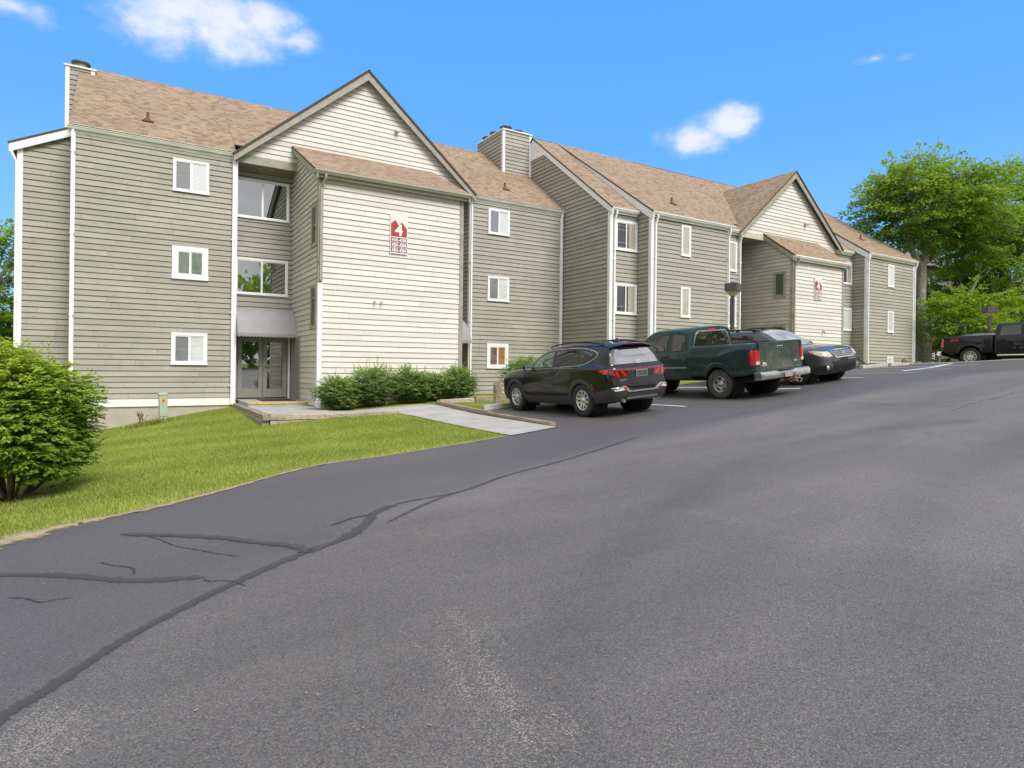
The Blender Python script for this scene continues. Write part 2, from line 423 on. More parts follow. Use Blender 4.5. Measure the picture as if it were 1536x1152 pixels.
# ------------------------------------------------------------------ ground height
GP = np.array([
 (0, 0, -1.50), (-1, 7.5, -1.75), (-.5, 7.95, -1.70), (.19, 8.2, -1.65), (.94, 8.6, -1.6), (2.36, 9.5, -1.5), (3.5, 9.7, -1.43), (6, 9.8, -1.27), (7.37, 10.3, -1.18),
 (8.69, 11, -1.07), (8.7, 13.7, -1.1), (10.43, 11, -.92), (12.87, 10.8, -.73), (14.7, 10.8, -.57), (15.75, 10.3, -.36), (17.35, 10.3, -.21), (12.87, 14.3, -.80), (14.8, 14.3, -.62), (16, 14, -.42), (18, 14.5, -.28),
 (10.4, 14.2, -.98), (21, 11, -.02), (22, 15, -.05), (26, 12, .22), (30.3, 10.6, .52), (30.3, 14.6, .33), (30.3, 5, .62), (30, -5, .7), (26, 15, .12), (33, 15, .2), (32.2, 12.5, .25), (32.5, 9, .28), (33, 4, .35), (36, 10, .25),
 (5, -2, -1.42), (10, 0, -.98), (15, 0, -.42), (20, 0, .05), (25, 5, .36), (10, -8, -1.0), (20, -10, 0.1),
 (-2.5, 22.5, -2.2), (-1.2, 22.5, -2.07), (.8, 22.2, -1.76), (1.9, 22.2, -1.55), (3.06, 22.2, -1.38), (3.05, 17.15, -1.55), (6.3, 16.5, -1.24), (7.8, 16.7, -1.10), (10, 18.5, -1.10), (12, 22.2, -1.08), (16, 22, -.98), (5.5, 18, -1.28), (9.5, 16, -1.06),
 (-1.35, 11.2, -1.9), (-6, 12, -2.5), (-8, 20, -3.0), (-4, 5, -2.0), (-3, 0, -1.7), (0, -6, -1.5), (-10, 0, -2.3), (2, 14, -1.62), (0, 15, -1.86), (4.5, 13, -1.44), (6, 13, -1.30),
 (22, 18, -.12), (24, 18, -.08), (33, 17.5, .0), (38, 18.5, .12), (28, 17.5, 0), (45, 20, .3), (55, 20, .4), (45, 8, .3), (10, 32, -1.3), (30, 32, -.3), (-4, 35, -2.6)], float)
def tps_fit(P, lam=0.02):
    n = len(P); d2 = ((P[:, None, :2] - P[None, :, :2]) ** 2).sum(-1)
    K = np.where(d2 > 1e-12, 0.5 * d2 * np.log(np.maximum(d2, 1e-12)), 0) + lam * np.eye(n)
    Q = np.c_[np.ones(n), P[:, :2]]
    A = np.block([[K, Q], [Q.T, np.zeros((3, 3))]])
    return np.linalg.solve(A, np.r_[P[:, 2], 0, 0, 0])
TW = tps_fit(GP)
def H(x, y):
    x = np.atleast_1d(np.asarray(x, float)); y = np.atleast_1d(np.asarray(y, float))
    sh = x.shape; x = x.ravel(); y = y.ravel()
    dx, dy = x - 18, y - 12; r = np.hypot(dx, dy); k = np.where(r > 38, 38 / np.maximum(r, 1e-6), 1.0)
    cx, cy = 18 + dx * k, 12 + dy * k
    out = np.empty_like(cx)
    for s in range(0, len(cx), 20000):
        d2 = (cx[s:s + 20000, None] - GP[None, :, 0]) ** 2 + (cy[s:s + 20000, None] - GP[None, :, 1]) ** 2
        out[s:s + 20000] = (np.where(d2 > 1e-12, 0.5 * d2 * np.log(np.maximum(d2, 1e-12)), 0)) @ TW[:-3] + TW[-3] + TW[-2] * cx[s:s + 20000] + TW[-1] * cy[s:s + 20000]
    return out.reshape(sh)
def h1(x, y): return float(H(x, y)[0])
def ground_at(u, v, zmax=60):
    d = ray(u, v); lo = 1.0
    k = np.arange(1.0, zmax, 0.05)
    z = H(d.x * k, d.y * k) - d.z * k
    i = np.argmax(z > 0)
    if not (z > 0).any(): i = len(k) - 1
    kk = k[i]
    return (d.x * kk, d.y * kk)
def on_plane(u, v, Y):
    d = ray(u, v); k = Y / d.y
    return (d.x * k, Y, d.z * k)

def grid_in_poly(poly, step, holes=()):
    """triangulated sheet inside a polygon with regular interior points"""
    xs = [p[0] for p in poly]; ys = [p[1] for p in poly]
    bd = []
    n = len(poly)
    for i in range(n):
        a, b = poly[i], poly[(i + 1) % n]
        L = math.hypot(b[0] - a[0], b[1] - a[1]); k = max(1, int(L / step))
        for j in range(k): bd.append((a[0] + (b[0] - a[0]) * j / k, a[1] + (b[1] - a[1]) * j / k))
    gx, gy = np.meshgrid(np.arange(min(xs), max(xs), step), np.arange(min(ys), max(ys), step))
    gx = gx.ravel(); gy = gy.ravel()
    ins = inside(poly, gx, gy)
    pts = [Vector(p) for p in bd] + [Vector((a, b)) for a, b in zip(gx[ins], gy[ins])]
    ed = [(i, (i + 1) % len(bd)) for i in range(len(bd))]
    r = delaunay_2d_cdt(pts, ed, [tuple(range(len(bd)))], 1, 1e-5)
    return np.array([(p.x, p.y) for p in r[0]]), r[2]
def inside(poly, px, py):
    px = np.asarray(px); py = np.asarray(py); c = np.zeros(px.shape, bool); n = len(poly)
    for i in range(n):
        x0, y0 = poly[i]; x1, y1 = poly[i - 1]
        cond = ((y0 > py) != (y1 > py))
        with np.errstate(divide='ignore', invalid='ignore'):
            xi = (x1 - x0) * (py - y0) / ((y1 - y0) if y1 != y0 else 1e-9) + x0
        c ^= cond & (px < xi)
    return c
def catmull(pts, n=8):
    out = []
    P = [pts[0]] + list(pts) + [pts[-1]]
    for i in range(1, len(P) - 2):
        p0, p1, p2, p3 = (np.array(P[i + k], float) for k in (-1, 0, 1, 2))
        for j in range(n):
            s = j / n
            out.append(tuple(0.5 * ((2 * p1) + (-p0 + p2) * s + (2 * p0 - 5 * p1 + 4 * p2 - p3) * s * s + (-p0 + 3 * p1 - 3 * p2 + p3) * s ** 3)))
    out.append(tuple(pts[-1])); return out
def sheet(name, poly, step, lift, mat, kind='structure', attrs=None, dens=None):
    P, Fc = grid_in_poly(poly, step)
    z = H(P[:, 0], P[:, 1]) + lift
    me = bpy.data.meshes.new(name)
    me.from_pydata([(a, b, c) for (a, b), c in zip(P, z)], [], [tuple(f) for f in Fc])
    me.materials.append(mat)
    me.polygons.foreach_set('use_smooth', [True] * len(me.polygons))
    if attrs:
        for k, fn in attrs.items():
            at = me.attributes.new(k, 'FLOAT', 'POINT'); at.data.foreach_set('value', np.asarray(fn(P[:, 0], P[:, 1]), np.float32))
    me.update()
    o = link(name, me)
    if kind: o['kind'] = kind
    return o

# lawn / asphalt border and the parking bay
LAWN_EDGE = [(-30, -22), (-16, -7), (-7, 2.6), (-3.2, 5.9), (-1.7, 7.0)] + [ground_at(u, v) for u, v in ((8, 816), (104, 789), (219, 766), (323, 740), (469, 700.6), (573, 685), (677, 669), (766, 654))]
LAWN_EDGE = [LAWN_EDGE[0]] + LAWN_EDGE[1:]
EDGE_S = catmull(LAWN_EDGE, 14)
EDGE_S = [EDGE_S[0]] + [(x + rnd.uniform(-.03, .03), y + rnd.uniform(-.045, .045)) for x, y in EDGE_S[1:-1]] + [EDGE_S[-1]]
WALK_END = ground_at(835, 641)
LOT_Y = 15.0
asph_poly = EDGE_S + [WALK_END, (7.62, 13.0), (7.78, LOT_Y), (20, LOT_Y + .05), (30.3, LOT_Y + .1), (30.42, 12), (30.45, 5), (30.5, -30), (-30, -30)]

SEAM = [ground_at(u, v) for u, v in ((-60, 1130), (0, 1085), (60, 1046), (130, 1000), (200, 955), (300, 900), (380, 862), (455, 832), (520, 806), (553, 784), (562, 770), (605, 755), (690, 738), (760, 714), (850, 690), (960, 655))]
def seam_side(x, y):
    """1 on the smoother, sealed side towards the lawn, 0 on the coarse side"""
    S = np.array(SEAM); x = np.asarray(x); y = np.asarray(y)
    o = np.argsort(S[:, 0]); ys = np.interp(x, S[o, 0], S[o, 1])
    return np.clip((y - ys) * 2.2 + 0.5, 0, 1)

def asphalt_mat():
    m = NT('asphalt')
    o = m.obj()
    side = m.attr('sealed')
    big = m.noise(o, 0.35, 5, 0.55)
    med = m.noise(o, 2.3, 5, 0.6)
    st = m.vor(o, 120.0, out='Color'); stv = m.vor(o, 120.0)
    st2 = m.vor(o, 62.0, out='Color'); st2v = m.vor(o, 62.0)
    fine = m.noise(o, 210.0, 2, 0.6)
    c = m.mix(m.ramp(big, [(0.3, (0, 0, 0)), (0.7, (1, 1, 1))]), (0.148, 0.134, 0.127), (0.212, 0.193, 0.184))
    c = m.mix(m.math('MULTIPLY', m.ramp(med, [(0.35, (0, 0, 0)), (0.7, (1, 1, 1))]), 0.30), c, (0.130, 0.117, 0.110))
    band = m.noise(m.mapping(o, (0.10, 0.75, 1), (3, 1, 0)), 1.0, 4, 0.6)
    c = m.mix(m.math('MULTIPLY', m.ramp(band, [(0.42, (0, 0, 0)), (0.62, (1, 1, 1))]), 0.50), c, (0.100, 0.090, 0.085))
    spots = m.noise(o, 1.7, 2, 0.4)
    c = m.mix(m.math('MULTIPLY', m.ramp(spots, [(0.70, (0, 0, 0)), (0.78, (1, 1, 1))]), 0.35), c, (0.07, 0.064, 0.064))
    c = m.mix(m.math('MULTIPLY', side, 0.72), c, (0.092, 0.084, 0.087))
    trk = m.math('MULTIPLY', m.attr('track'), m.math('ADD', 0.35, m.math('MULTIPLY', med, 0.6)))
    c = m.mix(m.math('MULTIPLY', trk, 0.75), c, (0.085, 0.077, 0.073))
    stc = m.sep(st)
    grav = m.ramp(stc[0], [(0.0, (0.55, 0.55, 0.55)), (0.45, (0.9, 0.9, 0.9)), (0.85, (1.12, 1.11, 1.10)), (0.97, (1.42, 1.40, 1.37)), (1.0, (1.8, 1.76, 1.72))])
    c = m.mix(m.math('SUBTRACT', 0.8, m.math('MULTIPLY', side, 0.35)), c, m.mix(1.0, c, grav, 'MULTIPLY'))
    worn = m.noise(m.mapping(o, (1.0, 0.55, 1)), 0.8, 6, 0.7)
    pale = m.math('MULTIPLY', m.ramp(worn, [(0.60, (0, 0, 0)), (0.74, (1, 1, 1))]), m.math('GREATER_THAN', m.sep(st2)[1], 0.62))
    c = m.mix(m.math('MULTIPLY', pale, 0.35), c, (0.30, 0.28, 0.26))
    wear = m.attr('wear')
    chip = m.math('MULTIPLY', m.math('GREATER_THAN', m.math('ADD', m.math('MULTIPLY', wear, 1.0), m.math('MULTIPLY', m.sep(st)[2], 0.75)), 0.90), m.math('LESS_THAN', stv, 0.5))
    c = m.mix(m.math('MULTIPLY', chip, 0.6), c, (0.36, 0.33, 0.28))
    gap = m.ramp(stv, [(0.45, (0, 0, 0)), (0.8, (1, 1, 1))])
    c = m.mix(m.math('MULTIPLY', gap, 0.55), c, (0.03, 0.028, 0.03))
    hgt = m.math('ADD', m.math('MULTIPLY', m.math('SUBTRACT', 1.0, stv), 0.9), m.math('MULTIPLY', fine, 0.5))
    m.bsdf(c, m.math('SUBTRACT', 0.72, m.math('MULTIPLY', side, 0.10)), spec=0.55, normal=m.bump(hgt, 0.6, 0.006))
    return m.mat
M['asphalt'] = asphalt_mat()
def wear_fn(x, y):
    out = np.zeros_like(x)
    for (u, v, r) in ((690, 930, .14), (705, 985, .17), (722, 1045, .16), (790, 1085, .17), (800, 1120, .15), (60, 1100, .2), (90, 1065, .12), (30, 1140, .2), (700, 960, .12), (712, 1015, .15)):
        a, b = ground_at(u, v); out = np.maximum(out, np.exp(-((x - a) ** 2 + (y - b) ** 2) / r ** 2) * .72)
    return out
TRACK = catmull([ground_at(u, v) for u, v in ((860, 1180), (850, 1080), (850, 980), (890, 880), (960, 800), (1050, 730), (1150, 680), (1300, 648), (1450, 632))], 12)
TRACK2 = catmull([ground_at(u, v) for u, v in ((1500, 1180), (1400, 1000), (1350, 860), (1380, 760), (1460, 690), (1560, 650))], 12)
def track_fn(x, y):
    out = np.zeros_like(x)
    for T_, wd, g in ((TRACK, .20, 1.0), (TRACK2, .28, .6)):
        d = np.full(x.shape, 9.0)
        for a, b in T_: d = np.minimum(d, np.hypot(x - a, y - b))
        out = np.maximum(out, np.exp(-(d / wd) ** 2) * g)
    return out
A = sheet('asphalt_lot', asph_poly, 0.22, 0.0, M['asphalt'], attrs={'sealed': seam_side, 'wear': wear_fn, 'track': track_fn})

def tar_mat(name, col):
    m = NT(name); o = m.obj(); n = m.noise(o, 14, 5, 0.7); n2 = m.noise(o, 70, 3, 0.7)
    ux = m.sep(m.uv())[0]
    e = m.math('ADD', m.math('ABSOLUTE', m.math('SUBTRACT', ux, 0.5)), m.math('ADD', m.math('MULTIPLY', m.math('SUBTRACT', n, 0.5), 0.55), m.math('MULTIPLY', m.math('SUBTRACT', n2, 0.5), 0.5)))
    al = m.ramp(e, [(0.22, (0.82, 0.82, 0.82)), (0.46, (0, 0, 0))])
    b = m.bsdf(m.mix(n, tuple(c * .8 for c in col), tuple(c * 1.2 for c in col)), 0.65, spec=0.4)
    tr = m.n('ShaderNodeBsdfTransparent'); mx = m.n('ShaderNodeMixShader'); m.l(al, mx.inputs[0]); m.l(tr.outputs[0], mx.inputs[1]); m.l(b.outputs[0], mx.inputs[2]); m.l(mx.outputs[0], m.out.inputs[0])
    return m.mat
M['tar'] = tar_mat('crack_seal_tar', (0.072, 0.063, 0.059))
M['crack'] = tar_mat('crack_dark', (0.045, 0.042, 0.042))
def ribbon(name, pts, width, mat, lift=0.005, jitter=0.25, taper=True):
    P = catmull(pts, 10); mb = MB(); n = len(P); V = []
    for i, p in enumerate(P):
        a = np.array(P[max(i - 1, 0)]); b = np.array(P[min(i + 1, n - 1)]); d = b - a; d = d / (np.hypot(*d) + 1e-9); q = np.array((-d[1], d[0]))
        wd = (width(i / (n - 1)) if callable(width) else width) * (1 + jitter * (rnd.random() - .5) * 2)
        if taper: wd *= min(1, i / 4 + .15, (n - 1 - i) / 4 + .15)
        for s in (-.5, .5):
            x, y = np.array(p) + q * wd * s; V.append((x, y, 0))
    z = H([v[0] for v in V], [v[1] for v in V]) + lift
    V = [(v[0], v[1], zz) for v, zz in zip(V, z)]
    for i in range(n - 1): mb.poly([V[2 * i], V[2 * i + 1], V[2 * i + 3], V[2 * i + 2]], 0, [(0, i * .1), (1, i * .1), (1, i * .1 + .1), (0, i * .1 + .1)], True)
    return tag(mb.build(name, mat), kind='structure')
G = lambda *uv: [ground_at(u, v) for u, v in uv]
ribbon('crack_seal', SEAM, lambda s: 0.12 if s < .42 else (0.15 if s < .72 else 0.075), M['tar'])
ribbon('crack_seal', G((462, 832), (440, 822), (380, 814), (330, 809), (250, 805), (180, 803)), 0.125, M['tar'], 0.009)
ribbon('crack_seal', G((-30, 864), (40, 864), (100, 866), (180, 872), (240, 871), (308, 869)), 0.12, M['tar'])
ribbon('crack_seal', G((560, 772), (530, 778), (495, 791)), 0.06, M['tar'], 0.009)
ribbon('crack_seal', G((690, 738), (640, 757), (580, 785)), 0.06, M['tar'], 0.009)
def crooked(P):
    out = [P[0]]
    for a, b in zip(P[:-1], P[1:]):
        L = math.hypot(b[0] - a[0], b[1] - a[1]); k = max(2, int(L / .22))
        for j in range(1, k + 1):
            q = .045 if j < k else 0
            out.append((a[0] + (b[0] - a[0]) * j / k + rnd.uniform(-q, q), a[1] + (b[1] - a[1]) * j / k + rnd.uniform(-q, q)))
    return out
for pts in (((1068, 630), (1130, 618), (1205, 603)), ((1270, 604), (1350, 609), (1440, 611)), ((1425, 618), (1450, 608), (1536, 586), (1600, 572)), ((305, 870), (330, 872), (370, 880)),
            ((220, 806), (250, 815), (300, 828), (360, 838)), ((150, 845), (180, 850), (200, 866)), ((10, 900), (60, 905), (110, 900)), ((1380, 606), (1470, 600), (1560, 596))):
    ribbon('asphalt_crack', crooked(G(*pts)), 0.02, M['crack'], 0.005, 0.6)
def dirt_mat():
    m = NT('dry_edge_soil'); o = m.obj(); n = m.noise(o, 9, 5, 0.7); n2 = m.noise(o, 60, 4, 0.7); n3 = m.noise(o, 2.0, 3)
    ux = m.sep(m.uv())[0]
    e = m.math('ADD', m.math('ABSOLUTE', m.math('SUBTRACT', ux, 0.5)), m.math('ADD', m.math('MULTIPLY', m.math('SUBTRACT', n, 0.5), 0.9), m.math('MULTIPLY', m.math('SUBTRACT', n3, 0.5), 0.8)))
    al = m.ramp(e, [(0.12, (1, 1, 1)), (0.36, (0, 0, 0))])
    b = m.bsdf(m.ramp(m.math('ADD', m.math('MULTIPLY', n, .5), m.math('MULTIPLY', n2, .5)), [(.3, (0.16, 0.11, 0.07)), (.5, (0.38, 0.29, 0.19)), (.7, (0.56, 0.48, 0.36))]), 0.95, spec=0.1, normal=m.bump(n2, .7, .01))
    tr = m.n('ShaderNodeBsdfTransparent'); mx = m.n('ShaderNodeMixShader'); m.l(al, mx.inputs[0]); m.l(tr.outputs[0], mx.inputs[1]); m.l(b.outputs[0], mx.inputs[2]); m.l(mx.outputs[0], m.out.inputs[0])
    return m.mat
M['dirt'] = dirt_mat()
ribbon('dirt_edge', [(x, y + .05) for x, y in LAWN_EDGE[2:]], lambda s: max(.10, .95 - 1.25 * s), M['dirt'], 0.007, 0.45, False)
# painted bay lines
M['linepaint'] = simple('worn_white_road_paint', (0.62, 0.61, 0.60), 0.7, var=0.25, nscale=9)
M['bluepaint'] = simple('worn_blue_road_paint', (0.30, 0.42, 0.62), 0.7, var=0.2, nscale=9)
for a, b in (((11.15, 10.35), (11.15, 14.8)), ((15.15, 10.1), (15.15, 14.7)), ((17.95, 10.0), (17.95, 14.7)), ((20.9, 10.0), (20.9, 14.7)), ((23.6, 10.2), (23.6, 14.7)), ((26.3, 10.4), (26.3, 14.7))):
    ribbon('parking_line', [a, ((a[0] + b[0]) / 2, (a[1] + b[1]) / 2), b], 0.10, M['linepaint'], 0.004, 0.06, False)
ribbon('parking_line', [(22.6, 11.3), (25, 11.7), (27.6, 12.2)], 0.12, M['bluepaint'], 0.004, 0.1, False)
ribbon('parking_line', [(22.4, 11.15), (25, 11.55), (27.8, 12.0)], 0.13, M['linepaint'], 0.004, 0.1, False)

# terrain under everything
def terrain_mat():
    m = NT('lawn_soil'); o = m.obj()
    n = m.noise(o, 1.1, 5, 0.6); f = m.noise(o, 26, 4, 0.65); d = m.attr('dry')
    c = m.mix(m.ramp(n, [(0.3, (0, 0, 0)), (0.7, (1, 1, 1))]), (0.20, 0.25, 0.032), (0.34, 0.40, 0.06))
    c = m.mix(m.ramp(f, [(0.3, (0, 0, 0)), (0.75, (1, 1, 1))]), c, (0.11, 0.14, 0.015))
    c = m.mix(d, c, m.mix(f, (0.13, 0.095, 0.055), (0.34, 0.27, 0.17)))
    m.bsdf(c, 0.95, spec=0.1, normal=m.bump(f, 0.6, 0.03)); return m.mat
M['lawn'] = terrain_mat()
def build_terrain():
    def axis(lo, hi, fl, fh, fine):
        a = list(np.arange(fl, fh + 1e-6, fine)); s = fine; x = fl
        while x > lo: s *= 1.35; x -= s; a.insert(0, x)
        s = fine; x = fh
        while x < hi: s *= 1.35; x += s; a.append(x)
        return np.array(a)
    xs = axis(-900, 900, -9, 46, 0.35); ys = axis(-900, 900, 4, 33, 0.35)
    gx, gy = np.meshgrid(xs, ys); z = H(gx, gy)
    ex = np.array([p[0] for p in EDGE_S]); ey = np.array([p[1] for p in EDGE_S])
    ins = inside(asph_poly, gx.ravel(), gy.ravel()).reshape(gx.shape)
    dist = np.full(gx.shape, 9.0)
    for a, b in zip(ex, ey): dist = np.minimum(dist, np.hypot(gx - a, gy - b))
    z = np.where(ins & (dist > 0.1), z - 0.07, z - 0.012)
    dry = np.clip(1.05 - dist / 0.24, 0, 1)
    dry = np.maximum(dry, np.exp(-((gx + 1.4) ** 2 + (gy - 11.2) ** 2) / 0.5) * 1.2)
    nx, ny = len(xs), len(ys)
    idx = np.arange(nx * ny).reshape(ny, nx)
    q = np.stack([idx[:-1, :-1], idx[:-1, 1:], idx[1:, 1:], idx[1:, :-1]], -1).reshape(-1, 4)
    me = bpy.data.meshes.new('ground'); me.from_pydata(np.stack([gx, gy, z], -1).reshape(-1, 3).tolist(), [], q.tolist())
    me.materials.append(M['lawn']); me.polygons.foreach_set('use_smooth', [True] * len(me.polygons))
    at = me.attributes.new('dry', 'FLOAT', 'POINT'); at.data.foreach_set('value', dry.astype(np.float32).ravel())
    return tag(link('ground', me), kind='structure')
build_terrain()

cy = scene.cycles
cy.max_bounces = 6; cy.diffuse_bounces = 3; cy.glossy_bounces = 3; cy.transmission_bounces = 3; cy.transparent_max_bounces = 6
# ------------------------------------------------------------------ building kit (world coordinates, eye level = 0)
def part(name, mb, mats, parent):
    o = mb.build(name, mats, parent)
    if parent.parent is None: o.location = -parent.location
    return o

def clipz(poly, z, keep_above):
    out = []; n = len(poly)
    for i in range(n):
        a, b = poly[i], poly[(i + 1) % n]
        ia = (a[1] >= z - 1e-9) if keep_above else (a[1] <= z + 1e-9)
        ib = (b[1] >= z - 1e-9) if keep_above else (b[1] <= z + 1e-9)
        if ia: out.append(a)
        if ia != ib:
            t = (z - a[1]) / (b[1] - a[1]); out.append((a[0] + (b[0] - a[0]) * t, z))
    return out
SZ0 = -4.0
def warp(k): return 0.009 * math.sin(k * 12.9898) * math.sin(k * 4.1)
def siding(mb, org, sd, nd, poly, depth=0.024, uvo=None):
    """lap siding on a convex wall polygon (s, z); every board is a real tilted board with a lip"""
    org = Vector((*org, 0)); sd = Vector((*sd, 0)); nd = Vector((*nd, 0)); up = Vector((0, 0, 1))
    uvo = rnd.random() * 50 if uvo is None else uvo
    zs = [p[1] for p in poly]
    for k in range(int(math.floor((min(zs) - SZ0) / EXPO)), int(math.ceil((max(zs) - SZ0) / EXPO))):
        zb, zt = SZ0 + k * EXPO + warp(k), SZ0 + (k + 1) * EXPO + warp(k + 1)
        c = clipz(clipz(poly, zb, True), zt, False)
        if len(c) < 3: continue
        wob = (rnd.random() - .5) * 0.006
        P = [org + sd * s + up * z + nd * (0.003 + (depth + wob) * max(0.0, 1 - (z - zb) / EXPO)) for s, z in c]
        mb.poly(P, 0, [(s + uvo, z - SZ0) for s, z in c])
        lo = [s for s, z in c if abs(z - zb) < 1e-6]
        if len(lo) >= 2:
            a, b = min(lo), max(lo)
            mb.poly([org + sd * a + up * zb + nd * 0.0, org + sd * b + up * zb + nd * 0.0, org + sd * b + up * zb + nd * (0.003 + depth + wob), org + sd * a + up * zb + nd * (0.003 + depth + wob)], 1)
M['lap_shadow'] = simple('board_underside', (0.075, 0.068, 0.05), 0.9)  # lip faces coloured dark to deepen the shadow line under each board
M['lap_cream'] = simple('cream_board_underside', (0.23, 0.20, 0.165), 0.9)  # same painted shadow line, in darker cream

def wall(parent, org, sd, nd, polys, mat, name='wall'):
    for p in polys:
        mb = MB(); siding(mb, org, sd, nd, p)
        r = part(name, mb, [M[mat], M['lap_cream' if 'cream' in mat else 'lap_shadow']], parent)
    return r
FR = ((1, 0), (0, -1))      # facing the road
LF = ((0, 1), (-1, 0))      # facing left (towards -x)
RT = ((0, 1), (1, 0))       # facing right
BK = ((1, 0), (0, 1))       # facing the back

def rect(s0, s1, z0, z1): return [(s0, z0), (s1, z0), (s1, z1), (s0, z1)]

def slab(mb, e0, e1, r1, r0, th=0.06, top=0, edge=1):
    """roof slab: eave e0-e1, ridge r0-r1"""
    e0, e1, r1, r0 = map(Vector, (e0, e1, r1, r0))
    ax = (e1 - e0); L = ax.length; ax.normalize(); sl = (r0 - e0); sl = sl - ax * sl.dot(ax); sl.normalize()
    up = ax.cross(sl); up = up if up.z > 0 else -up
    n = max(1, int(L / 1.5))
    uvf = lambda p: ((p - e0).dot(ax) + 20 + e0.x, (p - e0).dot(sl) + 10)
    T = [e0, e1, r1, r0]
    mb.poly(T, top, [uvf(p) for p in T])
    Bt = [p - up * th for p in T]
    mb.poly(Bt[::-1], edge)
    for i in range(4):
        j = (i + 1) % 4; mb.poly([T[i], Bt[i], Bt[j], T[j]], edge)
M['roof_edge'] = simple('shingle_edge', (0.085, 0.068, 0.058), 0.9, var=0.2)
def roof(parent, slabs, name='roof', mat='shingle'):
    for s in slabs:
        mb = MB(); slab(mb, *s); r = part(name, mb, [M[mat], M['roof_edge']], parent)
    return r

def gutter(parent, x0, x1, y, z, mat='gutter'):
    mb = MB(); pr = [(0, 0), (.085, 0), (.10, .025), (.115, .06), (.135, .075), (.135, .13), (.118, .13), (.112, .112), (0, .112)]
    A = [Vector((x0, y - n, z + h)) for n, h in pr]; B = [Vector((x1, y - n, z + h)) for n, h in pr]
    k = len(pr)
    for i in range(k): mb.poly([A[i], A[(i + 1) % k], B[(i + 1) % k], B[i]])
    mb.poly(A); mb.poly(B[::-1])
    # board behind the gutter
    mb.box(x0, x1, y + .001, y + .03, z - .09, z + .10)
    return part('gutter', mb, M[mat], parent)

def downspout(parent, x, ywall, ygut, zt, zb, mat='white', dx=0.0):
    mb = MB(); y = ywall - 0.07
    mb.rtube([(x + dx, ygut - .06, zt + .02), (x + dx, ygut - .06, zt - .10), (x, y, zt - .38), (x, y, zb)], .042, .032, (1, 0, 0))
    for z in np.arange(zb + .6, zt - .6, 2.4): mb.box(x - .06, x + .06, y - .04, ywall - .03, z, z + .035)
    return part('downspout', mb, M[mat], parent)

def board(parent, name, mat, boxes, bev=0.0):
    for b in boxes:
        mb = MB(); mb.box(*b, bev=bev); r = part(name, mb, M[mat], parent)
    return r

def frame_M(org, sd, nd):
    return Matrix(((sd[0], nd[0], 0, org[0]), (sd[1], nd[1], 0, org[1]), (0, 0, 1, 0), (0, 0, 0, 1)))

